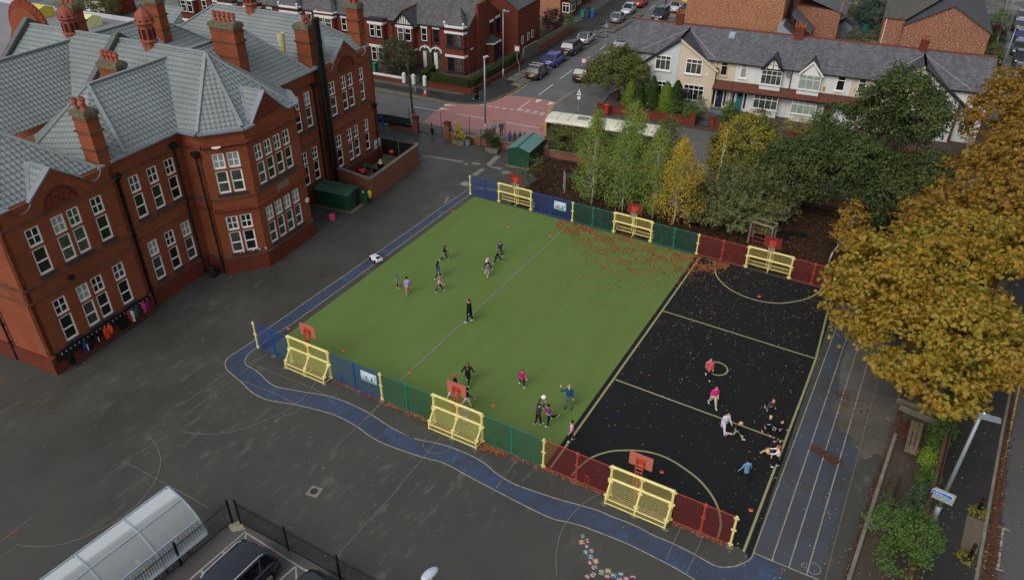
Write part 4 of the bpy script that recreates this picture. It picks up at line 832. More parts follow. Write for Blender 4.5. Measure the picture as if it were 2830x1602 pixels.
# sheds
m_sg = plain('dark green sheet steel', lin((24, 66, 48)), .5, .4, var=.12); m_sr = plain('green shed roof', lin((52, 82, 64)), .6, .3, var=.2); m_sr2 = plain('blue green shed roof', lin((82, 124, 118)), .5, .5, var=.1)
def shed(loc, rz, w_, d_, he, hr, roofm, label, door=False):
    o = empty('garden_shed', loc, rz, label, 'shed')
    m = MB(); m.xz([(0, .06), (w_, .06), (w_, he), (w_/2, hr), (0, he)], 0, d_); body = m.build('body', m_sg, o)
    r = MB()
    for k in range(1, int(w_/.28)): x = k*.28; hz = he-.04 if True else he; r.box(x-.012, x+.012, -.012, -.001, .1, min(he, hz))
    for k in range(1, int(d_/.28)): y = k*.28; r.box(w_+.001, w_+.012, y-.012, y+.012, .1, he-.05); r.box(-.012, -.001, y-.012, y+.012, .1, he-.05)
    r.build('sheet_ribs', m_sg, body)
    m = MB(); t = .05; ov = .08
    m.slab([(w_/2, -ov, hr+t), (w_+ov, -ov, he+t-.03), (w_+ov, d_+ov, he+t-.03), (w_/2, d_+ov, hr+t)], .04); m.slab([(-ov, -ov, he+t-.03), (w_/2, -ov, hr+t), (w_/2, d_+ov, hr+t), (-ov, d_+ov, he+t-.03)], .04)
    rf_ = m.build('roof', roofm, o); m = MB(); m.bar((w_/2, -ov, hr+t+.01), (w_/2, d_+ov, hr+t+.01), .1, .03); m.build('ridge', m_sg, rf_)
    b = MB(); b.box(-.15, w_+.15, -.35, d_+.1, -.02, .06); b.build('base_slab', plain('mossy slab', lin((110, 104, 78)), .9, .2, var=.4, vs=3), o)
    return o
s1 = shed((-6.72, 16.75, 0), R(97), 1.75, 3.1, 1.45, 1.72, m_sr, 'dark green metal shed with an open door beside the brick yard wall')
# open doorway of that shed: on the playground-facing end
m = MB(); m.box(.95, 1.55, -.02, -.003, .1, 1.4); m.build('doorway', plain('shed inside', lin((48, 40, 34)), .9, .1, var=.6, vs=6), s1)
m = MB(); m.box(1.55, 1.59, -.7, 0, .1, 1.42); dr = m.build('door', m_sg, s1); m = MB(); m.box(1.54, 1.55, -.45, -.38, 1.1, 1.3); m.build('notice', m_frame, dr)
shed((-.3, 31.15, 0), R(4.5), 2.1, 3.4, 1.62, 1.98, m_sr2, 'green metal shed with a pale blue-green roof by the front wall')
m = MB(); m.lathe([(.12, 0), (.2, .4), (.13, .6)], (0, 0, 0), 8); tag(m.build('yellow_bag', paint('yellow plastic', (200, 186, 60)), None, loc=(-6.35, 18.9, .5)), 'yellow plastic sack hanging on the yard wall behind the open shed door', 'bag')
def bin_drum(x, y, c, label, cat='litter bin', h=.85, r=.27, lid=(30, 30, 32)):
    o = empty('litter_bin', (x, y, 0), 0, label, cat); m = MB(); m.lathe([(r*.92, 0), (r, .05), (r, h-.14), (r*.95, h-.12)], (0, 0, 0), 16); m.build('drum', paint('bin %d%d' % c[:2], c), o)
    m = MB(); m.lathe([(r*1.06, h-.14), (r*1.06, h-.04), (r*.8, h), (r*.55, h), (r*.5, h-.1)], (0, 0, 0), 16, cap=False); m.build('lid', paint('bin lid', lid), o); return o
bin_drum(-7.15, 15.1, (186, 76, 112), 'pink litter drum with a black top beside the green shed', h=.8)
bin_drum(-8.75, 4.45, (28, 28, 30), 'black litter bin in the corner between the school bay and the wall')
bin_drum(-5.85, 33.15, (104, 108, 114), 'grey litter bin by the front wall next to the yellow shrub')
# AC unit, barrow, cones, tarpaulin and clutter in the yard
o = empty('air_conditioner', (-11.35, 26.2, 0), R(95), 'white air conditioning unit against the far school wing', 'air conditioner'); m = MB(); m.box(-.45, .45, -.2, .2, 1.05, 2.0); m.build('casing', paint('white casing', (206, 208, 204)), o, bevel=.02)
for x in (-.21, .21): m = MB(); [m.path([(x+r_*math.cos(t), -.215, 1.52+r_*math.sin(t)) for t in np.linspace(0, 2*PI, 13)], .008, 4) for r_ in (.06, .12, .17)]; m.build('fan_grille', paint('grey grille', (120, 124, 126)), o)
m = MB(); m.box(-.4, -.36, -.1, .3, .95, 1.05); m.box(.36, .4, -.1, .3, .95, 1.05); m.build('bracket', m_black, o)
def barrow(x, y, rz, c, label):
    o = empty('wheelbarrow', (x, y, 0), rz, label, 'wheelbarrow'); m = MB()
    m.add([(-.3, -.4, .62), (.3, -.4, .62), (.34, .45, .68), (-.34, .45, .68), (-.18, -.2, .34), (.18, -.2, .34), (.2, .25, .36), (-.2, .25, .36)], [(0, 1, 5, 4), (1, 2, 6, 5), (2, 3, 7, 6), (3, 0, 4, 7), (4, 5, 6, 7)]); m.build('tray', paint('tray %d' % c[0], c), o)
    m = MB(); m.path([(-.22, .9, .7), (-.15, -.2, .32), (-.05, -.55, .2)], .018, 6); m.path([(.22, .9, .7), (.15, -.2, .32), (.05, -.55, .2)], .018, 6); m.path([(-.2, .3, .38), (-.2, .35, .02)], .015, 5); m.path([(.2, .3, .38), (.2, .35, .02)], .015, 5); m.build('frame', m_black, o)
    m = MB(); m.tube((-.04, -.55, .2), (.04, -.55, .2), .2, .2, 14); m.build('wheel', m_black, o)
barrow(-9.9, 22.5, R(60), (176, 40, 44), 'red wheelbarrow standing in the brick yard'); barrow(-10.2, 23.6, R(110), (36, 84, 66), 'green wheelbarrow behind the red one in the brick yard')
o = empty('trestle_bin', (-9.5, 24.4, 0), 0, 'black dustbin with a pale cone on it in the brick yard', 'dustbin'); m = MB(); m.lathe([(.25, 0), (.3, .7), (.32, .72)], (0, 0, 0), 14); m.build('tub', m_black, o); m = MB(); m.lathe([(.22, .72), (.03, 1.15)], (0, 0, 0), 12); m.build('cone', paint('cream cone', (206, 190, 150)), o)
m = MB()
for k in range(7): y = 20.6+k*.95; m.bar((-7.0-k*.105, y, 1.35+.06*(k % 2)), (-7.1-k*.105, y+.9, 1.4-.04*(k % 2)), .34, .3)
tag(m.build('blue_tarpaulin', paint('blue tarpaulin', (58, 96, 168)), None), 'blue tarpaulin rolled along the inside of the yard wall', 'tarpaulin')
m = MB(); m.box(-9.2, -8.2, 20.3, 21.1, .05, .75); tag(m.build('planter_box', plain('green timber', lin((92, 96, 60)), .9, .2, var=.3), None, bevel=.02), 'mossy wooden crate behind the near yard wall', 'crate')
m = MB(); m.box(-7.9, -7.1, 20.0, 20.6, .05, .9); tag(m.build('open_crate', plain('pale timber', lin((140, 116, 84)), .9, .2, var=.3), None, bevel=.02), 'pale wooden box in the near corner of the brick yard', 'crate')
m = MB(); m.lathe([(.0, 0), (.22, .08), (.24, .25), (.1, .38), (0, .4)], (0, 0, 0), 12, cap=False); tag(m.build('red_ball', paint('red rubber', (176, 34, 34)), None, loc=(-9.6, 26.2, .9)), 'red ball shaped object beside the air conditioning unit', 'ball'); 
# boundary wall along the road with piers, gate and railings
WLn = [(-15.12, 33.21), (-12.52, 33.19)]
brickwall('boundary_wall', [(-15.3, 33.2), (-12.25, 33.3)], .75, 'low brick boundary wall left of the school gate', .3)
w1 = (-8.25, 33.75); 
W2 = [w1, (-5.05, 34.05), (1.76, 34.85), (6, 35.35), (14, 36.3), (34, 38.6)]
brickwall('boundary_wall', W2, .6, 'long low brick boundary wall with stone coping right of the school gate', .32, piers=[(-5.05, 34.0, .45, .85), (1.76, 34.8, .45, .85)])
for x, y, lb in ((-12.0, 33.3, 'left'), (-8.45, 33.6, 'right')):
    o = empty('gate_pier', (x, y, 0), R(5), f'tall brick gate pier on the {lb} of the school gate', 'gate pier', 'brick piers of the school gate')
    m = MB(); m.box(-.24, .24, -.24, .24, 0, 1.55); m.build('shaft', m_wallb, o); m = MB(); m.box(-.3, .3, -.3, .3, 1.55, 1.68); m.box(-.2, .2, -.2, .2, 1.68, 1.75); m.build('cap', m_brick2, o)
rail_fence('school_gate', [(-11.7, 33.33), (-8.75, 33.58)], 1.3, 'grey steel double gate with vertical bars between two brick piers', plain('grey painted railings', lin((58, 60, 62)), .5, .4), .12, post_sp=1.45, cat='gate')
m = MB(); m.box(-10.35, -10.05, 33.42, 33.55, .25, .75); tag(m.build('gate_latch', m_black, None), 'black lock box on the middle of the school gate', 'lock')
m_rail = plain('grey blue railings', lin((62, 66, 72)), .5, .4)
def onwall(pts, z): return rail_fence('wall_railing', pts, .75, '', m_rail, .13, post_sp=3.4, z0=z)
onwall([(-8.2, 33.8), (-5.1, 34.1)], .65)['label'] = 'grey railings on the low wall right of the gate, behind the yellow shrub'
onwall([(-5.0, 34.1), (1.6, 34.85)], .65)['label'] = 'grey railings on the low wall between the planters and the green shed'
onwall([(1.9, 34.9), (6, 35.4), (14, 36.3), (22, 37.2)], .65)['label'] = 'grey railings on the low wall behind the birch trees'
# tall chain-link in front of the road
m_chain = mesh_mat('chain link', lin((120, 124, 128)), .06, .93, 1.)
for pts, lb in (([(-12.2, 33.5), (-9.4, 33.9), (-6.3, 34.2), (-2.6, 34.6), (2.2, 35.1)], 'tall chain-link fence with dark blue posts behind the front wall railings'), ([(-19.5, 31.9), (-16.2, 32.6), (-12.6, 33.1)], 'tall thin posts with chain link left of the school gate')):
    o = empty('chain_link_fence', (*pts[0], 0), 0, lb, 'fence'); ox, oy = pts[0]
    for p in pts: m = MB(); m.tube((p[0]-ox, p[1]-oy, 0), (p[0]-ox, p[1]-oy, 2.5), .03, .03, 8); m.build('post', plain('navy post', lin((52, 50, 78)), .5, .4), o)
    for a, b in zip(pts, pts[1:]):
        m = MB(); a_ = (a[0]-ox, a[1]-oy); b_ = (b[0]-ox, b[1]-oy); m.add([(*a_, .7), (*b_, .7), (*b_, 2.45), (*a_, 2.45)], [(0, 1, 2, 3)]); m.build('netting', m_chain, o)
        m = MB(); m.tube((*a_, 2.45), (*b_, 2.45), .008, .008, 4); m.build('wire', m_rail, o)
m = MB(); pts = [(-21.5, 31.6), (-18, 32.1), (-15.2, 32.9), (-12.5, 33.15)]
for a, b in zip(pts, pts[1:]): m.bar((*a, .95), (*b, .95), .05, .9)
tag(m.build('dark_screening', plain('black debris netting', lin((24, 24, 24)), .9, .1, var=.3), None), 'sagging black screening along the boundary left of the gate', 'screen')
def colour_gate(x, y, rz, L, c, label):
    o = empty('playground_gate', (x, y, 0), rz, label, 'gate'); mt = paint('gate %d' % c[0], c)
    m = MB(); m.box(-.04, .04, -.04, .04, 0, 1.5); m.box(L-.04, L+.04, -.04, .04, 0, 1.5); m.build('post', mt, o)
    m = MB(); 
    for z in (.15, .75, 1.35): m.bar((0, 0, z), (L, 0, z), .04, .05)
    for i in range(int(L/.12)): m.tube((.1+i*.12, 0, .15), (.1+i*.12, 0, 1.35), .01, .01, 4)
    m.build('barred_leaf', mt, o)
colour_gate(-15.1, 29.2, R(97), 1.6, (190, 44, 50), 'red barred gate at the far corner of the school'); colour_gate(-15.3, 30.9, R(97), 1.7, (40, 72, 140), 'blue barred gate beyond the red one at the school corner')
# planters by the wall
m_tim = plain('weathered planter', lin((106, 102, 86)), .9, .2, var=.35, vs=3)
for (x, y, L, lb) in ((-6.75, 33.0, 1.25, 'mossy trough planter holding the yellow shrub'), (-3.0, 32.95, 1.25, 'pale trough planter holding the green shrub')):
    o = empty('trough_planter', (x, y, 0), R(6), lb, 'planter', 'planters by the front wall')
    m = MB(); m.box(-L/2, L/2, -.28, .28, 0, .42); m.build('trough', m_tim, o, bevel=.02); m = MB(); m.box(-L/2+.06, L/2-.06, -.22, .22, .423, .45); m.build('soil', m_earth, o)
# coats hung on the rail of the school
sch = Matrix.Translation((-8.35, -7.6, 0))@Matrix.Rotation(R(94.8), 4, 'Z')
def coat(x, z, L, w_, c, label, stripe=None):
    p = sch@Vector((x, -.26, z)); o = empty('hanging_coat', tuple(p), R(94.8), label, 'coat', 'coats hanging on the school rail')
    m = MB(); rr = random.Random(int(x*100)); n_ = 10; rings = []
    prof = [(0, .03), (.06, .10), (.25, w_*.5), (.6, w_*.55), (L-.02, w_*.62), (L, w_*.6)]
    for i, (d, r) in enumerate(prof):
        rings.append([(r*math.cos(2*PI*k/n_)*(1+rr.uniform(-.15, .15)), -.07+.09*math.sin(2*PI*k/n_)*(1+rr.uniform(-.3, .3)), -d*(1+rr.uniform(-.04, .04))) for k in range(n_)])
    vs = [v for r_ in rings for v in r_]; fs = [(i*n_+k, i*n_+(k+1) % n_, (i+1)*n_+(k+1) % n_, (i+1)*n_+k) for i in range(len(prof)-1) for k in range(n_)]
    m.add(vs, fs+[tuple(range(n_))]); m.build('body', plain('cloth %d%d%d' % c, lin(c), .9, .1, var=.25, vs=9), o, smooth=True)
    for s in (-1, 1): m = MB(); m.tube((s*w_*.4, -.09, -.1), (s*w_*.62, -.12, -.55), .055, .045, 7); m.build('sleeve', _M['cloth %d%d%d' % c], o, smooth=True)
    if stripe: m = MB(); m.box(-.03, .03, -.185, -.17, -L*.85, -.2); m.build('stripe', plain('cloth stripe', lin(stripe), .7, .2), o)
for a in ((.85, .98, .75, .26, (24, 24, 26), 'black coat hanging lowest at the left end of the rail'), (1.95, 1.15, .75, .28, (36, 52, 104), 'navy blue coat with a pale stripe on the rail', (200, 200, 200)), (2.2, 1.1, .72, .24, (32, 30, 30), 'dark coat right of the navy blue one on the rail'), (2.75, 1.12, .62, .24, (26, 28, 34), 'black coat with a white stripe on the rail', (215, 215, 215)),
          (3.42, 1.18, .75, .3, (204, 70, 34), 'wide orange coat on the rail'), (3.72, 1.2, .6, .18, (216, 84, 40), 'narrow orange coat higher on the rail'), (4.6, 1.15, .8, .26, (22, 24, 28), 'first of three black coats bunched on the rail'), (4.82, 1.15, .82, .26, (28, 28, 32), 'middle one of three black coats bunched on the rail'), (5.02, 1.15, .72, .24, (34, 30, 32), 'last of three black coats bunched on the rail'),
          (5.2, 1.18, .66, .16, (176, 58, 56), 'thin red coat on the rail'), (5.42, 1.18, .8, .14, (206, 210, 214), 'white coat on the rail'), (5.72, 1.2, .72, .28, (66, 76, 58), 'olive green coat on the rail'), (6.0, 1.2, .7, .24, (36, 42, 66), 'dark blue coat near the right end of the rail'), (6.35, 1.22, .74, .22, (190, 62, 110), 'bright pink coat near the right end of the rail'), (6.68, 1.2, .7, .28, (112, 36, 80), 'dark magenta coat at the right end of the rail')): coat(*a)
# toy pedal car on the blue track
o = empty('ride_on_toy_car', (*(-0.23, 11.86), .01), R(70), 'small white and black ride-on toy car parked on the blue track', 'toy car')
m = MB(); m.add([(-.3, -.5, .12), (.3, -.5, .12), (.3, .5, .12), (-.3, .5, .12), (-.26, -.48, .32), (.26, -.48, .32), (.24, .48, .28), (-.24, .48, .28), (-.2, -.1, .42), (.2, -.1, .42), (.2, .15, .34), (-.2, .15, .34)], [(0, 1, 5, 4), (1, 2, 6, 5), (2, 3, 7, 6), (3, 0, 4, 7), (4, 5, 9, 8), (5, 6, 10, 9), (6, 7, 11, 10), (7, 4, 8, 11), (8, 9, 10, 11)]); m.build('body', paint('toy white', (206, 212, 226)), o, bevel=.02)
for x in (-.28, .28):
    for y in (-.32, .32): m = MB(); m.tube((x-.05, y, .13), (x+.05, y, .13), .13, .13, 14); m.build('wheel', m_black, o)
m = MB(); m.box(-.16, .16, -.42, -.2, .33, .4); m.build('seat', m_black, o)

# little pots and jars on the outside sill of the bay
for i in range(9):
    q = sch@Vector((13.45+.15*i, -2.18-.15*i, 1.53)); c = [(196, 170, 110), (200, 200, 196), (60, 70, 90), (180, 120, 70), (210, 210, 206), (70, 100, 170), (200, 196, 180), (50, 60, 110), (206, 206, 210)][i]
    m = MB(); m.lathe([(.04, 0), (.055, .1), (.05, .13)], (0, 0, 0), 8); tag(m.build('jar', paint('jar %d%d' % c[:2], c), None, loc=tuple(q)), ['sandy', 'white', 'slate', 'orange brown', 'pale', 'blue', 'cream', 'navy', 'milky'][i]+' little pot on the outside sill of the school bay window', 'pot', 'small pots on the bay window sill')

# ---------------------------------------------------------------- houses
m_rbrick = brick_mat('smooth red house brick', lin((116, 54, 40)), lin((100, 46, 35)), lin((104, 64, 52)), grime=.45)
m_obrick = brick_mat('rough orange brick', lin((158, 94, 62)), lin((134, 74, 50)), lin((176, 140, 112)), grime=.3, spots=.1)
m_obrick2 = brick_mat('rough brown brick', lin((142, 82, 60)), lin((118, 66, 50)), lin((160, 130, 110)), grime=.35, spots=.09)
m_slate = slate_mat('grey slate', lin((96, 96, 102))); m_slate2 = slate_mat('brownish slate', lin((92, 90, 92)), streak=.6); m_slated = slate_mat('dark slate', lin((68, 70, 74)), streak=.3)
def render_mat(name, c):
    n = N(name, .85, .2); p = n.pos(); f = n.noise(n.mapv(p, (1, 1, .35)), 1.3, 6, .65)
    n.base(n.mix(n.ramp(f, .5, .75, 0, .45), c, sc3(c, .7))); n.bump(n.noise(p, 14, 3), .3, .01); return n.m
m_wr = render_mat('white render', lin((206, 208, 208))); m_cr = render_mat('cream render', lin((198, 184, 164))); m_wr2 = render_mat('stained white render', lin((190, 194, 196)))
m_wpaint = plain('white gloss trim', lin((214, 214, 212)), .5, .4, var=.06); m_blkp = plain('black trim', lin((30, 31, 34)), .5, .4, var=.2); m_navy = plain('dark blue paint', lin((38, 42, 56)), .5, .4)
m_rridge = plain('red ridge tiles', lin((116, 62, 48)), .85, .2, var=.35, vs=6)
def redtile():
    n = N('red roof tiles', .8, .25); br = n.n('TexBrick'); n.set(br.inputs['Vector'], n.uv()); br.inputs['Scale'].default_value = 1; br.inputs['Brick Width'].default_value = .18; br.inputs['Row Height'].default_value = .11; br.inputs['Mortar Size'].default_value = .01
    n.set(br.inputs['Color1'], lin((120, 66, 50))); n.set(br.inputs['Color2'], lin((92, 52, 42))); n.set(br.inputs['Mortar'], lin((50, 34, 30)))
    n.base(n.mix(n.ramp(n.noise(n.pos(), .8, 5), .5, .75, 0, .6), br.outputs[0], lin((84, 66, 52)))); n.bump(br.outputs[1], -.5, .02); return n.m
m_rtile = redtile()
def chim(parent, x, y, z0, z1, w_=.6, d_=.9, n_=3, mat=None, along='y'):
    c = MB(); c.box(x-w_/2, x+w_/2, y-d_/2, y+d_/2, z0, z1); c.box(x-w_/2-.05, x+w_/2+.05, y-d_/2-.05, y+d_/2+.05, z1-.28, z1-.14); ch = c.build('chimney', mat or m_rbrick, parent)
    for i in range(n_):
        o = (i-(n_-1)/2)*.3; p = MB(); px_, py_ = (x, y+o) if along == 'y' else (x+o, y)
        p.lathe([(.12, 0), (.1, .3), (.12, .42), (.1, .44), (.08, .2)], (px_, py_, z1), 9, cap=False); p.build('chimney_pot', m_pot, ch)
def hwin(parent, x0, x1, z0, z1, y, cols=1, style='case', frame=None, gm=None, top=.28, lintel=None, sill=None):
    """window in a front wall at depth y (wall plane y-.1)"""
    lay = {'case': [(0, 1-top, cols, 1), (1-top, 1, cols, 1)], 'sash': [(0, .5, 1, 1), (.5, 1, 1, 1)]}[style]
    w_ = win_part(parent, (0, y), (1, 0), (0, -1), x0, x1, z0, z1, 0, lay, gm, frame, fw=.07)
    if sill: m = MB(); m.box(x0-.1, x1+.1, y-.14, y+.02, z0-.12, z0-.01); m.build('sill', sill, w_)
    if lintel: m = MB(); m.box(x0-.1, x1+.1, y-.07, y+.02, z1+.01, z1+.2); m.build('lintel', lintel, w_)
    return w_
def door(parent, x0, x1, z0, z1, y, c, label=None):
    m = MB(); m.box(x0, x1, y-.05, y, z0, z1); d = m.build('door', paint('door %d%d%d' % c, c), parent)
    g = MB(); g.box(x0+.25*(x1-x0), x1-.25*(x1-x0), y-.062, y-.045, z0+1.45, z1-.15); g.build('door_glass', m_gl, d)
    f = MB(); f.box(x0-.09, x0, y-.08, y, z0, z1+.09); f.box(x1, x1+.09, y-.08, y, z0, z1+.09); f.box(x0, x1, y-.075, y-.002, z1, z1+.09); f.build('door_frame', m_wpaint, d)
    h = MB(); h.box(x0+.1, x0+.14, y-.09, y-.05, z0+1.0, z0+1.12); h.build('handle', m_wpaint, d)
    return d
def roof2(parent, x0, x1, ye, ze, yr, zr, yb, zb, mat, ridge=m_rridge, over=.0):
    r = MB(); r.slab([(x0, ye, ze), (x1, ye, ze), (x1, yr, zr), (x0, yr, zr)], .1); r.slab([(x0, yr, zr), (x1, yr, zr), (x1, yb, zb), (x0, yb, zb)], .1); ro = r.build('roof', mat, parent)
    m = MB(); m.bar((x0+.01, yr, zr+.03), (x1-.01, yr, zr+.03), .22, .12); m.build('ridge', ridge, ro); return ro
# ---- pale rendered terrace behind the pitch
WO = (11.76, 55.26, 0); WRZ = R(6.5)
TL = dict(u1='white gabled end house of the pale terrace, nearest the road junction', u2='cream house of the pale terrace with a dark navy front door', u3='white house of the pale terrace with a teal door and a black timbered dormer gable', u4='white house of the pale terrace with a plain white dormer gable', u5='white house of the pale terrace mostly hidden behind the tall dark tree', u6='white gabled house at the right-hand end of the pale terrace')
UN = {}
EV, RG_, YR, YB = 5.15, 7.35, 4.0, 8.3
for k, (x0, x1, mt) in dict(u1=(-10.75, -4.58, m_wr2), u2=(-4.56, 1.24, m_cr), u3=(1.26, 6.9, m_wr), u4=(6.92, 12.6, m_wr), u5=(12.62, 18.55, m_cr), u6=(18.57, 24.7, m_wr)).items():
    o = empty('terraced_house', WO, WRZ, TL[k], 'house', 'houses of the pale rendered terrace'); UN[k] = o
    m = MB(); m.box(x0, x1, .0, YB-.1, 0, EV-.04)
    m.add([(x, y, z) for x in (x0+.01, x1-.01) for y, z in ((.02, EV-.05), (YB-.12, EV-.05), (YR, RG_-.14))], [(0, 1, 2), (3, 5, 4)]); m.build('wall', mt, o)
    lo = x0-(.12 if k == 'u1' else 0); hi = x1+(.12 if k == 'u6' else 0)
    roof2(o, lo, hi, -.3, EV-.1, YR, RG_, YB+.2, EV-.1, m_slate)
    gu = MB(); gu.bar((lo, -.33, EV-.14), (hi, -.33, EV-.14), .12, .1); gu.build('gutter', m_blkp, o)
def gable_block(o, xa, xb, xap, zap, xl, zl, xr, zr, mat, y=-.55, side='L'):
    """half or whole of the big front gable: polygon from xa to xb clipped by the verge lines"""
    def zt(x): return zap-(xap-x)*(zap-zl)/(xap-xl) if x <= xap else zap-(x-xap)*(zap-zr)/(xr-xap)
    pts = [(xa, 0), (xb, 0), (xb, zt(xb))]+([(xap, zap)] if xa < xap-.05 and xb > xap+.05 else [])+[(xa, zt(xa))]
    m = MB(); m.xz(pts, y, 0.0); m.build('front_gable', mat, o)
def gable_roof(o, xap, zap, xe, ze, y=-.75):
    yb = YR*(zap-EV)/(RG_-EV)+.1; ye = max(0.0, YR*(ze-EV)/(RG_-EV)); r = MB(); p = [(xap, y, zap), (xap, yb, zap), (xe, ye, ze), (xe, y, ze)]
    r.slab(p if xe > xap else p[::-1], .1); g = r.build('gable_roof', m_slated, o)
    b = MB(); b.bar((xap, y-.02, zap-.1), (xe, y-.02, ze-.1), .04, .22); b.build('bargeboard', m_blkp if o in (UN['u1'], UN['u6']) else m_cr, g)
    v = MB(); v.bar((xap, yb, zap+.04), (xe if abs(xe-xap) < 4.2 else xap+(xe-xap)*.86, ye, ze+.04 if abs(xe-xap) < 4.2 else EV+.04), .12, .04); v.build('lead_valley', plain('pale lead', lin((150, 152, 150)), .6, .3), g)
    rr = MB(); rr.bar((xap, y, zap+.03), (xap, yb, zap+.03), .18, .1); rr.build('ridge', m_rridge, g)
gable_block(UN['u1'], -8.4, -4.58, -4.57, 6.95, -9.6, 3.25, -.4, 4.25, m_wr2); gable_block(UN['u2'], -4.56, -.62, -4.57, 6.95, -9.6, 3.25, -.4, 4.25, m_cr)
gable_roof(UN['u1'], -4.57, 7.0, -9.65, 3.2); gable_roof(UN['u2'], -4.57, 7.0, -.35, 4.2)
gable_block(UN['u5'], 14.75, 18.55, 18.56, 6.95, 14.4, 4.25, 23.6, 3.25, m_cr); gable_block(UN['u6'], 18.57, 22.4, 18.56, 6.95, 14.4, 4.25, 23.6, 3.25, m_wr)
gable_roof(UN['u6'], 18.56, 7.0, 23.65, 3.2); gable_roof(UN['u5'], 18.56, 7.0, 14.35, 4.2)
for o, x in ((UN['u1'], -8.42), (UN['u6'], 22.4)):
    m = MB(); [m.box(x-(.14 if i % 2 else .09), x+(.09 if i % 2 else .14), -.57, -.5, i*.18, i*.18+.18) for i in range(20)]; m.build('quoins', plain('red quoins', lin((96, 44, 38)), .8, .2, var=.3), o)
hwin(UN['u1'], -7.05, -5.4, 3.5, 5.05, -.56, 3, sill=m_wpaint); hwin(UN['u1'], -7.1, -5.0, .75, 2.3, -.56, 4, sill=m_wpaint)
hwin(UN['u2'], -3.78, -2.08, 3.48, 5.05, -.56, 3, gm=m_glw, sill=m_wpaint); hwin(UN['u2'], -3.72, -1.55, .68, 2.35, -.56, 4, sill=m_wpaint)
hwin(UN['u2'], -.22, .48, 3.56, 5.0, -.01, 1, frame=m_cr, sill=m_cr); hwin(UN['u3'], 1.8, 2.45, 3.55, 5.02, -.01, 1, gm=m_blind, sill=m_wpaint)
door(UN['u2'], -.28, .42, .14, 2.12, -.02, (30, 38, 62)); door(UN['u3'], 1.84, 2.52, .14, 2.12, -.02, (44, 108, 116))
for o, xs_ in ((UN['u2'], (-.62, .56)), (UN['u3'], (1.42, 2.66))):
    for x in xs_: m = MB(); m.box(x, x+.18, -.03, -.002, .4, 2.1); m.build('side_light', m_gl, o)
m = MB(); m.box(1.12, 1.24, -.5, -.0, 0, 2.4); m.build('party_fin', m_wr, UN['u2'])
def oriel(o, x0, x1, z0, z1, proj, gm, cols, panel=.55, gab=None, sides=True):
    m = MB(); m.box(x0, x1, -proj+.04, .0, z0-panel, z1+.04); b = m.build('bay', m_wr, o)
    w_ = win_part(b, (0, -proj), (1, 0), (0, -1), x0, x1, z0, z1, 0, [(0, .68, cols, 1), (.68, 1, cols, 1)], gm, m_wpaint, fw=.07)
    s = MB(); s.box(x0-.08, x1+.08, -proj-.1, -proj+.03, z0-.08, z0-.005); s.build('sill', m_wpaint, b)
    return b
b3 = oriel(UN['u3'], 3.95, 6.0, 3.35, 4.85, .5, m_glw, 4); b4 = oriel(UN['u4'], 7.65, 9.75, 3.35, 4.85, .5, m_blind, 3)
b3b = oriel(UN['u3'], 3.65, 6.1, .85, 2.3, .75, m_glw, 4, panel=.9); b4b = oriel(UN['u4'], 7.45, 9.9, .85, 2.3, .75, m_blind, 4, panel=.9)
oriel(UN['u5'], 12.75, 13.9, .85, 2.3, .7, m_glw, 2, panel=.9)
def dormer(o, x0, x1, timber):
    xm = (x0+x1)/2; za, ze = 6.25, 4.92; ye = -.62; yb = YR*(za-EV)/(RG_-EV)
    m = MB(); m.xz([(x0+.2, ze-.1), (x1-.2, ze-.1), (xm, za-.15)], -.55, -.2); g = m.build('dormer_gable', m_wpaint, o)
    r = MB(); r.slab([(xm, ye-.1, za), (xm, yb, za), (x1+.1, .1, ze), (x1+.1, ye-.1, ze)], .08); r.slab([(x0-.1, ye-.1, ze), (x0-.1, .1, ze), (xm, yb, za), (xm, ye-.1, za)], .08); r.build('dormer_roof', m_slated, g)
    mt = m_blkp if timber else m_wpaint; b = MB(); b.bar((x0-.1, ye-.12, ze-.06), (xm+.02, ye-.12, za-.05), .04, .17); b.bar((xm-.02, ye-.118, za-.055), (x1+.1, ye-.118, ze-.06), .04, .17); b.build('bargeboard', mt, g)
    if timber:
        t = MB(); t.bar((x0+.1, -.57, ze), (x1-.1, -.57, ze), .04, .14); t.bar((xm, -.575, ze), (xm, -.575, za-.15), .08, .04)
        for s in (-1, 1): t.path([(xm+s*.75*math.cos(a), -.575, ze+.1+.4*math.sin(a)) for a in np.linspace(.2, 1.4, 6)], .03, 5); t.bar((xm+s*.55, -.573, ze), (xm+s*.55, -.573, ze+.45), .06, .03)
        t.build('timbering', m_blkp, g)
    v = MB(); v.bar((xm, yb, za+.03), (x1+.1, .1, ze+.03), .1, .03); v.build('lead_valley', _M['pale lead'], g)
dormer(UN['u3'], 3.95, 6.0, True); dormer(UN['u4'], 7.65, 9.75, False)
for o, xa, xb in ((UN['u2'], -.68, 1.24), (UN['u3'], 1.26, 6.9), (UN['u4'], 6.92, 12.6), (UN['u5'], 12.62, 14.7)):
    r = MB(); r.slab([(xa, -1.0, 2.42), (xb, -1.0, 2.42), (xb, .02, 3.02), (xa, .02, 3.02)], .08); p = r.build('porch_roof', m_rtile, o)
    f = MB(); f.bar((xa, -1.03, 2.36), (xb, -1.03, 2.36), .06, .14); f.build('fascia', m_blkp, p); l = MB(); l.bar((xa, .0, 3.06), (xb, .0, 3.06), .1, .08); l.build('flashing', m_kerb, p)
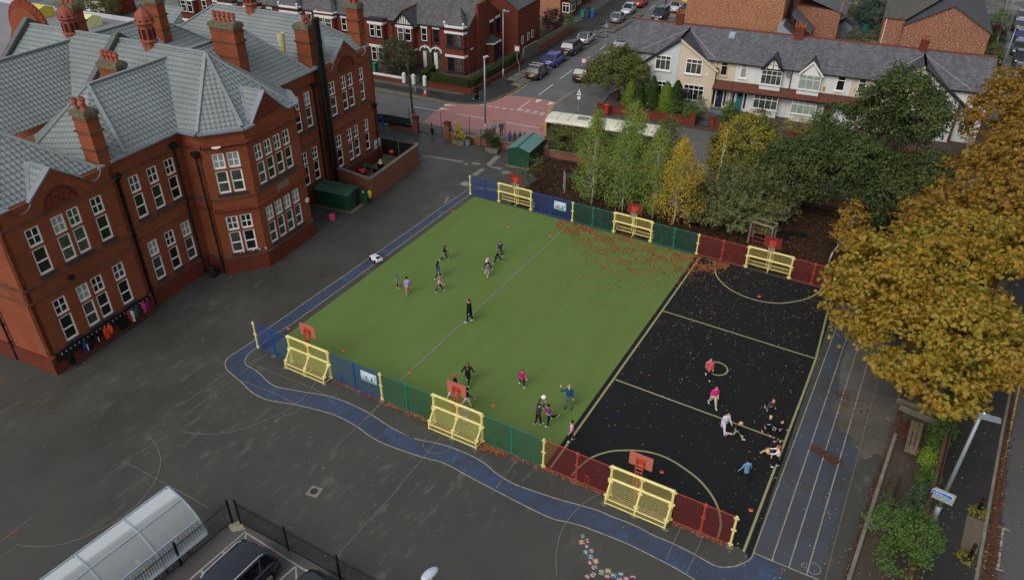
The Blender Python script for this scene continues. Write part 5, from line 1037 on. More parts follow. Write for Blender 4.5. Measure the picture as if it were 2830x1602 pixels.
hwin(UN['u4'], 11.2, 12.0, 3.5, 4.95, -.01, 1, sill=m_wpaint); hwin(UN['u5'], 13.2, 13.9, 3.5, 4.95, -.01, 1); hwin(UN['u5'], 15.4, 17.0, 3.5, 5.05, -.56, 3); hwin(UN['u6'], 19.35, 21.1, 3.5, 5.05, -.56, 3, sill=m_wpaint); hwin(UN['u6'], 19.3, 21.2, .75, 2.3, -.56, 3, gm=m_glw, sill=m_wpaint); hwin(UN['u6'], 22.9, 24.0, .9, 2.2, -.01, 2); door(UN['u6'], 22.7, 23.4, .1, 2.0, -.02, (60, 110, 108)) if 0 else None
door(UN['u4'], 10.6, 11.4, .14, 2.1, -.02, (120, 60, 50))
for o, x in ((UN['u3'], 6.86), (UN['u2'], -.72)): m = MB(); m.tube((x, -.1, 3.0), (x, -.1, 5.0), .045, .045, 8); m.build('downpipe', m_blkp if x > 0 else m_cr, o)
m = MB(); m.lathe([(.02, 0), (.2, .06), (.24, .1)], (0, 0, 0), 12, cap=False); s_ = m.build('satellite_dish', plain('dish grey', lin((90, 92, 96)), .5, .4), UN['u3']); s_.location = (6.55, -.3, 4.6); s_.rotation_euler = (R(75), 0, 0)
m = MB(); m.box(10.05, 10.3, -.06, 0, 3.3, 3.75); m.build('alarm_box', plain('orange plastic', lin((190, 120, 60)), .5, .4), UN['u4'])
m = MB(); m.box(-1.55, -1.35, -.62, -.56, 3.5, 3.75); m.build('alarm_box', m_wpaint, UN['u2'])
a_ = (RG_-EV+.1)/(YR+.3)
def rooflight(o, x, y):
    z = EV-.1+a_*(y+.3); m = MB(); m.slab([(x, y, z+.08), (x+.65, y, z+.08), (x+.65, y+.85, z+.08+.85*a_), (x, y+.85, z+.08+.85*a_)], .1); r = m.build('rooflight', plain('grey window frame', lin((130, 134, 138)), .5, .4), o)
    m = MB(); m.slab([(x+.1, y+.1, z+.1+.1*a_), (x+.55, y+.1, z+.1+.1*a_), (x+.55, y+.72, z+.1+.72*a_), (x+.1, y+.72, z+.1+.72*a_)], .02); m.build('pane', plain('sky glass', lin((150, 160, 172)), .15, .6), r)
rooflight(UN['u2'], -.35, 2.7)
chim(UN['u1'], -5.9, YR, 6.8, 8.35, .75, .6, 3, along='x'); chim(UN['u3'], 6.6, YR-.2, 6.5, 8.3, .9, .7, 4, along='x'); chim(UN['u5'], 18.3, YR, 6.6, 8.3, .7, .7, 2, along='x')
# front garden walls and paths
FW = [(5.08, 48.39), (11.22, 49.16)]
brickwall('garden_wall', [(.9, 48.1), (4.9, 48.3), (11.0, 49.1)], .75, 'red brick front garden wall before the white gabled house', .24, m_rbrick, m_brick2, .08, piers=[(11.1, 49.1, .5, 1.05)])
brickwall('garden_wall', [(13.0, 49.3), (15.2, 49.55)], .7, 'short red brick garden wall right of the dark metal gate', .24, m_rbrick, m_brick2, .08, piers=[(13.0, 49.3, .5, 1.05)])
brickwall('garden_wall', [(20.5, 50.2), (24.5, 50.6), (40, 52.4)], .75, 'red brick garden wall in front of the yellow bush and the dark tree', .24, m_rbrick, m_brick2, .08)
rail_fence('garden_gate', [(11.45, 49.15), (12.7, 49.25)], .95, 'dark metal garden gate between two brick piers', m_black, .1, post_sp=1.2, cat='gate')
flat('garden_ground', [rd(13.5, NK+3.6), rd(60, NK+3.6), rd(60, 26), rd(10.5, 22), (.6, 50.2)], .02, m_earth)
flat('garden_path', [(11.4, 49.3), (12.7, 49.4), (12.2, 55.2), (11.2, 55.1)], .03, m_pave)
m = MB(); m.box(-.9, .9, -1.9, -.9, 0, .12); o = m.build('doorstep', plain('blue grey paving', lin((104, 112, 122)), .8, .2), None, loc=WO, rz=WRZ); o['kind'] = 'structure'
# ---- red brick terrace left of the junction
RO = (-17.3, 51.43, 0); RRZ = R(6)
def redhouse(x1, x0, b0, b1, kind, hx, label, fr, fincol=None):
    o = empty('terraced_house', RO, RRZ, label, 'house', 'houses of the red brick terrace'); ev = 5.3; rz_ = 8.0
    m = MB(); m.box(x0, x1, 0, 9.1, 0, ev-.06); m.add([(x, y, z) for x in (x0+.01, x1-.01) for y, z in ((.02, ev-.07), (9.08, ev-.07), (4.6, rz_-.14))], [(0, 1, 2), (3, 5, 4)]); m.build('wall', m_rbrick, o)
    roof2(o, x0, x1, -.2, ev-.1, 4.6, rz_, 9.3, ev-.1, m_slate2)
    g = MB(); g.bar((x0, -.2, ev-.1), (x1, -.2, ev-.1), .1, .1); g.build('gutter', m_blkp, o)
    # two storey bay
    m = MB(); m.prism([(b0, 0), (b0+.12, -.75), (b1-.12, -.75), (b1, 0)], 0, ev-.02); by = m.build('bay', m_rbrick, o)
    w_ = (b1-b0)
    for z0, z1 in ((.35, 2.05), (3.25, 4.75)):
        for xa, xb in ((b0+.32, b0+w_/2-.1), (b0+w_/2+.1, b1-.32)): win_part(by, (0, -.76), (1, 0), (0, -1), xa, xb, z0, z1, 0, [(0, .62, 1, 1), (.62, 1, 1, 1)], None, fr, fw=.07)
        for z, h, mt in ((z1+.02, .26, m_wpaint), (z0-.16, .14, m_navy)):
            t = MB(); t.prism([(b0-.06, -.02), (b0+.05, -.84), (b1-.05, -.84), (b1+.06, -.02)], z, z+h); t.build('bay_band', mt, by)
    if kind in ('flat', 'turret', 'finial'):
        t = MB(); t.prism([(b0-.1, .1), (b0, -.86), (b1, -.86), (b1+.1, .1)], ev, ev+.12); t.build('bay_cornice', m_navy if kind != 'turret' else m_wpaint, by)
        if kind in ('turret2', 'finial'):
            t = MB(); t.prism([(b0-.02, .0), (b0+.08, -.8), (b1-.08, -.8), (b1+.02, .0)], ev+.12, ev+.3); t.build('parapet', m_wpaint, by)
            for x in (b0+.1, b1-.1): t = MB(); t.lathe([(.1, 0), (.12, .06), (.05, .12), (.04, .18), (.13, .28), (.15, .36), (.1, .47), (.02, .52)], (x, -.75, ev+.3), 10); t.build('finial', m_wpaint, by, smooth=True)
        if kind in ('turret', 'finial'):
            xm = (b0+b1)/2; t = MB(); zb = ev+.12; pts = [(b0+.0, .2), (b0+.2, -.6), (b1-.2, -.6), (b1-.0, .2), (xm, 3.5)]
            apx = (xm, .9, zb+2.1)
            for p, q in zip(pts, pts[1:]+pts[:1]): t.poly([(*p, zb), (*q, zb), apx])
            t.build('turret_roof', m_slate2, by)
    if kind == 'gable':
        xm = (b0+b1)/2; za = 6.75; ze = 5.1; t = MB(); t.xz([(b0-.05, ze), (b1+.05, ze), (xm, za-.2)], -.8, -.3); gg = t.build('gable_infill', m_wpaint, by)
        t = MB(); t.bar((b0, -.82, ze+.05), (b1, -.82, ze+.05), .04, .12)
        for i in range(7): x = b0+.3+i*(w_-.6)/6; t.bar((x, -.822, ze), (x, -.822, ze+max(.1, (za-ze-.2)*(1-abs(x-xm)/(w_/2+.05)))), .09, .03)
        t.build('timbering', m_blkp, gg)
        t = MB(); yb = 2.7; t.slab([(xm, -1.1, za), (xm, yb, za), (b1+.4, .1, ze-.1), (b1+.4, -1.1, ze-.1)], .08); t.slab([(b0-.4, -1.1, ze-.1), (b0-.4, .1, ze-.1), (xm, yb, za), (xm, -1.1, za)], .08); t.build('gable_roof', m_slated, gg)
        t = MB(); t.bar((b0-.4, -1.12, ze-.17), (xm+.02, -1.12, za-.07), .05, .16); t.bar((xm-.02, -1.118, za-.073), (b1+.4, -1.118, ze-.17), .05, .16); t.build('bargeboard', m_blkp, gg)
        t = MB(); t.bar((xm, yb, za+.04), (b1+.4, .1, ze-.06), .1, .03); t.build('lead_valley', _M['pale lead'], gg); t = MB(); t.bar((xm, -1.1, za+.03), (xm, yb, za+.03), .16, .1); t.build('ridge', m_rridge, gg)
    hwin(o, hx-.38, hx+.38, 3.3, 4.85, -.01, 1, 'sash', fr, lintel=m_wpaint, sill=m_navy)
    # arched entrance
    dx = hx+(.05 if hx > (b0+b1)/2 else -.05); t = MB(); t.box(dx-.55, dx+.55, -.02, -.003, .1, 2.2); t.xz([(dx+.55*math.cos(a), 2.2+.3*math.sin(a)) for a in np.linspace(0, PI, 10)], -.02, -.003); t.build('porch_recess', m_glw, o)
    t = MB(); t.box(dx-.35, dx+.1, -.06, -.02, .15, 2.1); t.build('door', m_wpaint, o)
    t = MB(); pts = [(dx+.72*math.cos(a), -.1, 2.15+.55*math.sin(a)) for a in np.linspace(-.1, PI+.1, 12)]; [t.bar(p, q, .18, .14) for p, q in zip(pts, pts[1:])]; t.box(dx-.07, dx+.07, -.24, -.01, 2.5, 2.85); t.build('arch', m_wpaint, o)
    p = MB(); p.tube((x0+.1, -.1, 0), (x0+.1, -.1, ev-.1), .045, .045, 8); p.build('downpipe', m_blkp, o)
    return o
H1 = redhouse(0, -4.94, -2.72, -.12, 'finial', -4.2, 'corner house of the red brick terrace with white ball finials and dark window frames', m_navy)
redhouse(-4.96, -10.14, -9.3, -6.85, 'gable', -5.8, 'red brick house with a black and white timbered gable next to the corner house', m_wpaint)
redhouse(-10.16, -15.98, -13.25, -10.95, 'flat', -15.0, 'red brick house with a flat-topped bay left of the timbered gable', m_wpaint)
redhouse(-16.0, -21.6, -20.95, -18.1, 'turret', -17.1, 'red brick house with a pyramid bay roof left of the flat-topped bay', m_wpaint)
redhouse(-21.62, -27.0, -26.3, -23.3, 'finial', -22.3, 'red brick house with white finials seen above the school roof', m_wpaint)
redhouse(-27.02, -32.6, -32.0, -29.6, 'flat', -28.4, 'red brick house behind the rear school chimney on the upper left', m_wpaint)
redhouse(-32.62, -38.0, -36.2, -33.6, 'flat', -37.3, 'red brick house next to last in the terrace behind the school', m_wpaint)
redhouse(-38.02, -43.6, -42.9, -40.3, 'flat', -39.2, 'last visible red brick house behind the ventilator cupola', m_wpaint)
m = MB(); m.box(.0, .3, 2.2, 3.9, 0, 7.6); m.build('chimney_breast', m_rbrick, H1); chim(H1, .0, 4.7, 7.4, 9.3, .7, 1.3, 3)
for (a, b, c_, d_) in ((5.95, 6.95, 2.9, 4.65), (7.7, 8.85, 2.9, 4.75)):
    w_ = win_part(H1, (0, 0), (0, 1), (1, 0), a, b, c_, d_, -.02, [(0, .5, 1, 1), (.5, 1, 1, 1)], None, m_navy, fw=.07); t = MB(); t.box(.0, .08, a-.1, b+.1, d_, d_+.28); t.build('lintel', m_wpaint, w_)
m = MB(); m.prism([(0, 5.0), (.75, 5.3), (.75, 7.0), (0, 7.4)], 0, 2.35); sb = m.build('side_bay', m_rbrick, H1); m = MB(); ap_ = (0.05, 6.1, 3.35); pp = [(-.02, 4.85), (.95, 5.15), (.95, 7.2), (-.02, 7.6)]
for p, q in zip(pp, pp[1:]): m.poly([(*p, 2.4), (*q, 2.4), ap_])
m.build('side_bay_roof', m_slated, sb); m = MB(); [m.bar((*p, 2.38), (*q, 2.38), .12, .14) for p, q in zip(pp, pp[1:])]; m.build('fascia', m_wpaint, sb)
win_part(sb, (.76, 0), (0, 1), (1, 0), 5.45, 6.1, .4, 2.1, -.01, [(0, .7, 1, 1), (.7, 1, 1, 1)], None, m_navy, fw=.06); win_part(sb, (.76, 0), (0, 1), (1, 0), 6.25, 6.9, .4, 2.1, -.01, [(0, .7, 1, 1), (.7, 1, 1, 1)], None, m_navy, fw=.06)
m = MB(); m.box(-2.6, 2.4, 9.1, 16.5, 0, 5.9); m.add([(x, y, z) for y in (9.12, 16.48) for x, z in ((-2.6, 5.9), (2.4, 5.9), (-.1, 7.6))], [(0, 1, 2), (3, 5, 4)]); m.build('rear_wing', m_rbrick, H1)
m = MB(); m.slab([(2.6, 8.8, 5.8), (2.6, 16.7, 5.8), (-.1, 16.7, 7.7), (-.1, 8.8, 7.7)], .1); m.slab([(-.1, 8.8, 7.7), (-.1, 16.7, 7.7), (-2.8, 16.7, 5.8), (-2.8, 8.8, 5.8)], .1); m.build('rear_roof', m_slate2, H1)
for y in (10.3, 12.2, 13.6): win_part(H1, (2.4, 0), (0, 1), (1, 0), y, y+.6, 1.2, 2.2, -.01, [(0, 1, 1, 1)], None, m_wpaint, fw=.09)
m = MB(); m.box(.06, .09, .5, 1.1, 2.75, 2.95); m.build('street_name_plate', m_wpaint, H1); m = MB(); m.box(.09, .094, .6, 1.0, 2.82, 2.88); m.build('plate_band', plain('grey plate print', lin((110, 110, 106)), .6, .3), H1)
# garden in front of the corner house
brickwall('garden_wall', [(-19.0, 45.35), (-13.3, 45.75), (-13.9, 58.6)], .5, 'low red brick wall under the long privet hedge at the corner', .24, m_rbrick, m_brick2, .08)
brickwall('garden_wall', [(-27.5, 44.6), (-22.3, 44.95)], .5, 'low brick garden wall with a white painted coping left of the white gate posts', .26, m_rbrick, m_wpaint, .16)
flat('front_garden', [(-48, 43.5), (-13.6, 45.9), (-13.9, 52), (-17, 51.6), (-48, 48.2)], .03, m_earth)
for x, y, lb in ((-22.05, 44.95, 'fat white gate post at the end of the white-topped wall'), (-20.8, 45.1, 'white gate post in the middle of the three'), (-19.35, 45.25, 'slimmer white gate post beside the privet hedge')):
    m = MB(); m.prism([(-.17, -.17), (.17, -.17), (.17, .17), (-.17, .17)], 0, 1.0); m.lathe([(.24, 1.0), (.22, 1.06), (.1, 1.16), (.02, 1.2)], (0, 0, 0), 4, cap=False); tag(m.build('gate_post', m_wpaint, None, loc=(x, y, .08), rz=R(6)), lb, 'gate post', 'white gate posts of the red terrace')
SW = [(-13.95, 58.7), (-14.1, 63.0), (-14.7, 73.0)]
o = empty('side_wall', (-14.0, 58.8, 0), 0, 'grey blockwork and red brick garden wall along the side road', 'wall')
m = MB(); m.bar((0, 0, .9), (-.15, 4.1, .9), .2, 1.8); m.build('block_section', brick_mat('grey blockwork', lin((110, 108, 100)), lin((96, 96, 90)), lin((84, 82, 74)), scale=2, grime=.4), o)
m = MB(); m.bar((-.15, 4.1, .55), (-.75, 15, .55), .22, 1.1); m.build('brick_section', m_wallb, o); m = MB(); m.bar((-.15, 4.1, 1.4), (-.75, 15, 1.4), .06, .6); m.build('fence_panels', plain('grey boards', lin((112, 108, 98)), .9, .2, var=.2), o)
flat('back_garden', [(-14.2, 58.8), (-14.8, 78), (-34, 78), (-34, 60), (-15, 62)], .02, m_earth)
# houses further back, seen end-on
def endblock(name, loc, rz, w_, d_, he, apx, zr, mat, label, wing=None, roofm=m_slated):
    o = empty('brick_house', loc, rz, label, 'house'); m = MB(); m.box(0, w_, 0, d_, 0, he-.05); m.add([(x, y, z) for y in (0.01, d_-.01) for x, z in ((.01, he-.06), (w_-.01, he-.06), (apx, zr-.12))], [(0, 1, 2), (3, 5, 4)]); m.build('wall', mat, o)
    r = MB(); r.slab([(apx, -.2, zr), (w_+.2, -.2, he-.1), (w_+.2, d_, he-.1), (apx, d_, zr)], .1); r.slab([(-.2, -.2, he-.1), (apx, -.2, zr), (apx, d_, zr), (-.2, d_, he-.1)], .1); r.build('roof', roofm, o)
    return o
B1 = endblock('b', (.0, 78.0, 0), R(6.2), 12.3, 60, 8.3, 6, 11, m_obrick, 'speckled orange brick end wall of the house behind the pale terrace')
B2 = endblock('b', (26.4, 78.6, 0), R(5), 9.0, 60, 5.6, 4.6, 8.15, m_obrick2, 'big speckled brick gable end at the upper right')
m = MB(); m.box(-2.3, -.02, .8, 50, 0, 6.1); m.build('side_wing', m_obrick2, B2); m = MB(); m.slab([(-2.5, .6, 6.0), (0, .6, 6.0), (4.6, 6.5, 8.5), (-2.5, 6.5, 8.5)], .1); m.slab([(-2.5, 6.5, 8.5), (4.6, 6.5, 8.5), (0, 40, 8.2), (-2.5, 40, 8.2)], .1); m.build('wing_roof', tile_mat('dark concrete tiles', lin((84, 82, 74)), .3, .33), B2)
m = MB(); m.bar((-2.05, .7, 0), (-2.05, .7, 6), .07, .07); m.build('downpipe', m_wpaint, B2); m = MB(); m.add([(8.3, -.6, 0), (9.1, -.6, 0), (9.1, 0, 0), (8.3, 0, 0), (8.7, -.6, 2.6), (8.7, 0, 2.6)], [(0, 1, 4), (1, 2, 5, 4), (3, 0, 4, 5), (2, 3, 5)]); m.build('porch', m_wpaint, B2)
B3 = endblock('b', (-31.5, 79.6, 0), R(6.2), 11.6, 60, 8.3, 5, 11, m_obrick, 'speckled brick end house behind the gardens left of the side road')
B3p = MB(); B3p.box(11.6, 13.0, .6, 3.0, 0, 2.3); bw = B3p.build('bay', m_rbrick, B3)
m = MB(); m.slab([(11.5, .3, 3.2), (13.4, .3, 2.35), (13.4, 5.2, 2.35), (11.5, 5.2, 3.2)], .1); m.build('porch_roof', m_slated, B3)
win_part(bw, (0, .6), (1, 0), (0, -1), 11.75, 12.9, .7, 2.1, 0, [(0, .7, 2, 1), (.7, 1, 2, 1)], None, m_wpaint); win_part(bw, (13.0, 0), (0, 1), (1, 0), .8, 2.8, .7, 2.1, -.01, [(0, .7, 3, 1), (.7, 1, 3, 1)], None, m_wpaint)
for k in range(1, 7):
    o = empty('terraced_house', (-31.5, 79.6, 0), R(6.2), f'red brick house with white window surrounds, number {k} along the far side road' if 0 else ['nearest', 'second', 'third', 'fourth', 'fifth', 'sixth'][k-1]+' red bay-fronted house along the left of the side road', 'house', 'red houses along the side road'); y0 = 5*k
    m = MB(); m.box(11.602, 12.4, y0, y0+2.4, 0, 5); m.build('bay', m_rbrick, o); win_part(o, (12.4, 0), (0, 1), (1, 0), y0+.3, y0+2.1, .8, 2.2, -.01, [(0, .7, 2, 1), (.7, 1, 2, 1)], None, m_wpaint, fw=.1); win_part(o, (0, y0), (1, 0), (0, -1), 11.7, 12.3, .8, 2.2, 0, [(0, 1, 1, 1)], None, m_wpaint, fw=.1)
# lean-to, outbuildings and yards behind the pale terrace
o = empty('lean_to', (1.4, 77.2, 0), R(6.2), 'grey felt flat-roofed extension at the foot of the orange brick wall', 'extension'); m = MB(); m.box(.4, 7.2, -3.2, .6, 0, 2.5); m.build('wall', m_obrick2, o); m = MB(); m.box(.2, 7.4, -3.4, .6, 2.5, 2.62); m.build('roof', plain('grey felt', lin((100, 106, 110)), .6, .3, var=.15, vs=.6), o)
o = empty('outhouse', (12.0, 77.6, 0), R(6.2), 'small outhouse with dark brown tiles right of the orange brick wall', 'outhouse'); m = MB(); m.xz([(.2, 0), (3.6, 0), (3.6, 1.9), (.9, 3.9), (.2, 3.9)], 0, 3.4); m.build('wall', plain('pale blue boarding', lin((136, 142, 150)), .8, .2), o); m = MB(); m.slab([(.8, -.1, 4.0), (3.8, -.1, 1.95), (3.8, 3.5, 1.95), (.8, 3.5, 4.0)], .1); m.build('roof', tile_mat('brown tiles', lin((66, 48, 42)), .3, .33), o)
o = empty('rear_extension', (13.0, 82.2, 0), R(6.2), 'brick rear extension with a slate lean-to roof behind the outhouse', 'extension'); m = MB(); m.box(0, 5.6, 3, 12, 0, 4.6); m.build('wall', m_obrick2, o); m = MB(); m.slab([(-.1, -1.5, 4.6), (2.6, -1.5, 2.5), (2.6, 4, 2.5), (-.1, 4, 4.6)], .1); m.slab([(-.2, 2.8, 6.4), (6.3, 2.8, 4.3), (6.3, 12, 4.3), (-.2, 12, 6.4)], .12); m.build('roof', m_slate, o)
o = empty('garden_shed', (17.6, 89.5, 0), R(6), 'small pale blue shed with a grey pitched roof in a back garden', 'shed'); m = MB(); m.xz([(0, 0), (2, 0), (2, 1.9), (1, 2.6), (0, 1.9)], 0, 2); m.build('body', plain('pale blue boards', lin((120, 132, 138)), .8, .2), o); m = MB(); m.slab([(1, -.1, 2.68), (2.15, -.1, 1.85), (2.15, 2.1, 1.85), (1, 2.1, 2.68)], .05); m.slab([(-.15, -.1, 1.85), (1, -.1, 2.68), (1, 2.1, 2.68), (-.15, 2.1, 1.85)], .05); m.build('roof', m_slated, o); m = MB(); m.box(.6, 1.4, -.03, -.002, .05, 1.7); m.build('door', plain('pale grey door', lin((104, 116, 122)), .7, .3), o)
brickwall('yard_wall', [(12.5, 81.5), (19, 82.2), (19.4, 74.5)], 1.6, 'white painted back yard wall below the shed', .24, m_wr, m_kerb, .08)
brickwall('yard_wall', [(20.5, 76), (24.2, 76.4)], 1.0, 'low brown brick garden wall behind the terrace ridge', .24, m_obrick2, m_kerb, .08)
brickwall('garden_wall', [(35.6, 50), (36.9, 94), (38.0, 140)], .9, 'low wall along the right-hand pavement beside the clipped bushes', .2, m_rbrick, m_kerb, .08)
m = MB(); m.box(0, .9, 0, 2.2, 0, 1.0); tag(m.build('bin_store', plain('brown slats', lin((86, 58, 46)), .9, .2, var=.4, vs=9), None, loc=(36.3, 73, 0)), 'brown slatted store at the right end of the terrace', 'bin store')
# garage and rear garden bits at the top left
o = empty('garage', (-81.5, 46.2, 0), R(12), 'brick garage with a wide white door beyond the flat roof', 'garage'); m = MB(); m.box(0, 5, 0, 5, 0, 2.6); m.build('wall', m_rbrick, o); m = MB(); m.box(.4, 4.6, -.05, -.002, .05, 2.2); m.build('garage_door', m_wpaint, o); m = MB(); m.box(-.1, 5.1, -.1, 5.1, 2.6, 2.7); m.build('roof', m_flatr, o)
# play house and bench in the garden by the side road
m = MB(); m.box(0, 1.5, 0, 1.6, 0, 1.5); m.box(-.1, 1.6, -.1, 1.7, 1.5, 1.58); tag(m.build('timber_playhouse', plain('new timber', lin((170, 140, 96)), .8, .2, var=.15), None, loc=(-23.6, 67.8, 0), rz=R(6)), 'pale timber playhouse beside the rear wing of the corner house', 'playhouse')
m = MB(); m.box(0, 1.9, -.05, 1.0, .45, .5); m.box(0, .08, 0, .9, 0, .45); m.box(1.8, 1.88, 0, .9, 0, .45); [m.box(.0+.0, 1.9, .98+i*.001, 1.02, .5+i*.14, .6+i*.14) for i in range(3)]; tag(m.build('timber_bench', _M['new timber'], None, loc=(-20.0, 69.5, 0), rz=R(6)), 'pale wooden garden bench by the red-leaved maple', 'bench')

# ---------------------------------------------------------------- vehicles
def carpaint(name, c):
    if name in _M: return _M[name]
    n = N(name, .25, .5, .15); n.base(n.mix(n.ramp(n.noise(n.pos(), 3, 3), .3, .7), sc3(lin(c), .92), sc3(lin(c), 1.08))); n.b.inputs['Coat Weight'].default_value = .6; n.b.inputs['Coat Roughness'].default_value = .08
    n.rough(n.ramp(n.noise(n.pos(), 9, 3), .3, .7, .2, .38)); _M[name] = n.m; return n.m
m_tyre = plain('tyre rubber', lin((24, 24, 25)), .85, .2); m_rim = plain('alloy rim', lin((150, 152, 156)), .35, .6, .6); m_cgl = glass('car glass', lin((24, 28, 32)), .06, .8)
m_tail = plain('tail lamp', lin((130, 24, 26)), .3, .5); m_head = plain('head lamp', lin((190, 194, 198)), .15, .7); m_ply = plain('yellow number plate', lin((210, 176, 70)), .5, .4); m_plw = plain('white number plate', lin((206, 206, 196)), .5, .4); m_trimp = plain('black plastic', lin((28, 28, 30)), .7, .3)
def car(x, y, rz, c, label, kind='hatch', group='cars parked along the side road', roofc=None, rails=False, z=0., bars=False):
    """local +y is the front"""
    L, Wd, H_c, zb, hood = {'hatch': (4.0, 1.72, 1.5, .92, .88), 'suv': (4.6, 1.9, 1.68, 1.05, 1.02), 'estate': (4.5, 1.82, 1.46, .93, .86), 'small': (3.6, 1.62, 1.5, .93, .9), 'van': (4.9, 1.95, 1.95, 1.2, 1.0)}[kind]
    o = empty('parked_car', (x, y, z), rz, label, 'car', group); cp = carpaint('car paint %d %d %d' % c, c); w_ = Wd/2; h = L/2; r_ = .32 if kind != 'suv' else .36
    st = [(-h, .80, .42, zb-.28), (-h+.1, .92, .3, zb-.05), (-h+.45, .99, .22, zb), (-h+1.2, 1., .2, zb), (0, 1., .2, zb-.01), (h-1.45, 1., .2, zb-.02), (h-1.1, .99, .2, hood), (h-.45, .95, .22, hood-.08), (h-.12, .86, .28, hood-.2), (h, .72, .38, hood-.38)]
    m = MB(); rings = []
    for (yy, k, zl, zt) in st:
        ww = w_*k; rings.append([(-ww*.86, yy, zl), (-ww*.97, yy, zl+.12), (-ww, yy, (zl+zt)/2), (-ww*.985, yy, zt-.14), (-ww*.9, yy, zt), (0, yy, zt+.04), (ww*.9, yy, zt), (ww*.985, yy, zt-.14), (ww, yy, (zl+zt)/2), (ww*.97, yy, zl+.12), (ww*.86, yy, zl)])
    k = len(rings[0]); m.add([v for r in rings for v in r], [((i+1)*k+j, (i+1)*k+(j+1) % k, i*k+(j+1) % k, i*k+j) for i in range(len(st)-1) for j in range(k)]+[tuple(range(k)), tuple(range((len(st)-1)*k, len(st)*k))[::-1]])
    body = m.build('body', cp, o, smooth=True)
    yb0, yb1 = -h+.18, h-1.0; yt0, yt1 = -h+(.62 if kind not in ('suv', 'van') else .5), h-1.75; wt = w_*.74; wb = w_*.9; zt = H_c-.05
    if kind == 'estate': yt0 = -h+.75
    g = MB(); g.add([(-wb, yb0, zb-.03), (wb, yb0, zb-.03), (wb, yb1, zb-.06), (-wb, yb1, zb-.06), (-wt, yt0, zt), (wt, yt0, zt), (wt, yt1, zt), (-wt, yt1, zt)], [(0, 1, 5, 4), (1, 2, 6, 5), (2, 3, 7, 6), (3, 0, 4, 7), (4, 5, 6, 7), (3, 2, 1, 0)]); g.build('windows', m_cgl, o)
    rp_ = MB(); ym = (yt0+yt1)/2; V = []
    for yy, dz, kx in ((yt0-.08, -.03, .98), (yt0+.15, .03, 1.03), (ym, .06, 1.05), (yt1-.15, .035, 1.03), (yt1+.08, -.02, .98)): V += [(-wt*kx, yy, zt+dz-.03), (-wt*.8*kx, yy, zt+dz+.02), (0, yy, zt+dz+.035), (wt*.8*kx, yy, zt+dz+.02), (wt*kx, yy, zt+dz-.03)]
    rp_.add(V, [((i+1)*5+j, (i+1)*5+j+1, i*5+j+1, i*5+j)[::-1] for i in range(4) for j in range(4)]); rp_.add([(-wt*.98, yt0-.05, zt-.07), (wt*.98, yt0-.05, zt-.07), (wt*.98, yt1+.04, zt-.07), (-wt*.98, yt1+.04, zt-.07)], [(0, 1, 2, 3)])
    rp_.build('roof', carpaint('car paint %d %d %d' % roofc, roofc) if roofc else cp, o, smooth=True)
    p = MB()
    for s in (-1, 1):
        p.bar((s*wb, yb0+.02, zb-.02), (s*wt, yt0, zt), .09, .07); p.bar((s*wb, yb1-.03, zb-.04), (s*wt, yt1, zt), .06, .06); yc = (yb0+yb1)/2-.1
        p.bar((s*wb, yc, zb-.02), (s*wt, yc, zt), .05, .07); p.bar((s*wb*.99, yb0+.85, zb-.02), (s*wt*1.0, yt0+.35, zt), .05, .09)
    p.build('pillars', cp, o)
    for yy in (-h+.82, h-.84):
        for s in (-1, 1):
            t = MB(); t.tube((s*(w_-.2), yy, r_), (s*(w_+.01), yy, r_), r_, r_, 18); t.tube((s*(w_-.06), yy, r_), (s*(w_+.004), yy, r_), r_+.05, r_+.05, 18) if False else None; wh = t.build('wheel', m_tyre, o)
            q = MB(); q.tube((s*(w_+.0), yy, r_), (s*(w_+.02), yy, r_), r_*.66, r_*.62, 14)
            for a in range(5): q.bar((s*(w_+.02), yy, r_), (s*(w_+.025), yy+r_*.6*math.cos(a*2*PI/5), r_+r_*.6*math.sin(a*2*PI/5)), .03, .05)
            q.build('rim', m_rim, wh)
    for s in (-1, 1):
        t = MB(); t.box(s*w_*.62-.15 if s > 0 else s*w_*.62-.15, s*w_*.62+.15, -h-.005, -h+.14, zb-.34, zb-.14); t.build('tail_lamp', m_tail, o, bevel=.02)
        t = MB(); t.box(s*w_*.62-.16, s*w_*.62+.16, h-.24, h-.06, hood-.3, hood-.16); t.build('head_lamp', m_head, o, bevel=.02)
        t = MB(); t.box(s*(w_+.02)-.07, s*(w_+.02)+.07, h-1.45, h-1.3, zb-.02, zb+.12); t.build('door_mirror', cp, o, bevel=.02)
    t = MB(); t.box(-.26, .26, -h-.02, -h+.02, .52, .63); t.build('number_plate', m_ply, o); t = MB(); t.box(-.26, .26, h-.03, h+.012, .36, .47); t.build('number_plate', m_plw, o)
    MB().box(-w_*.84, w_*.84, -h-.012, -h+.2, .24, .4).build('bumper', m_trimp, o); MB().box(-w_*.75, w_*.75, h-.12, h+.005, .22, .34).build('bumper', m_trimp, o)
    if rails:
        for s in (-1, 1): t = MB(); t.path([(s*wt*.92, yt0+.1, zt+.02), (s*wt*.95, yt0+.3, zt+.1), (s*wt*.95, yt1-.35, zt+.1), (s*wt*.92, yt1-.1, zt+.02)], .025, 6); t.build('roof_rail', plain('silver rail', lin((200, 202, 208)), .3, .6, .5), o)
    if bars:
        for yy in (yt0+.35, yt1-.4): t = MB(); t.bar((-w_*.85, yy, zt+.16), (w_*.85, yy, zt+.16), .05, .04); t.box(-w_*.7, -w_*.66, yy-.03, yy+.03, zt, zt+.15); t.box(w_*.66, w_*.7, yy-.03, yy+.03, zt, zt+.15); t.build('roof_bar', m_head, o)
    return o
SR = R(4.7)
car(-9.95, 55.1, SR, (40, 42, 46), 'near black hatchback with white roof bars, first in the parked row', 'hatch', bars=True)
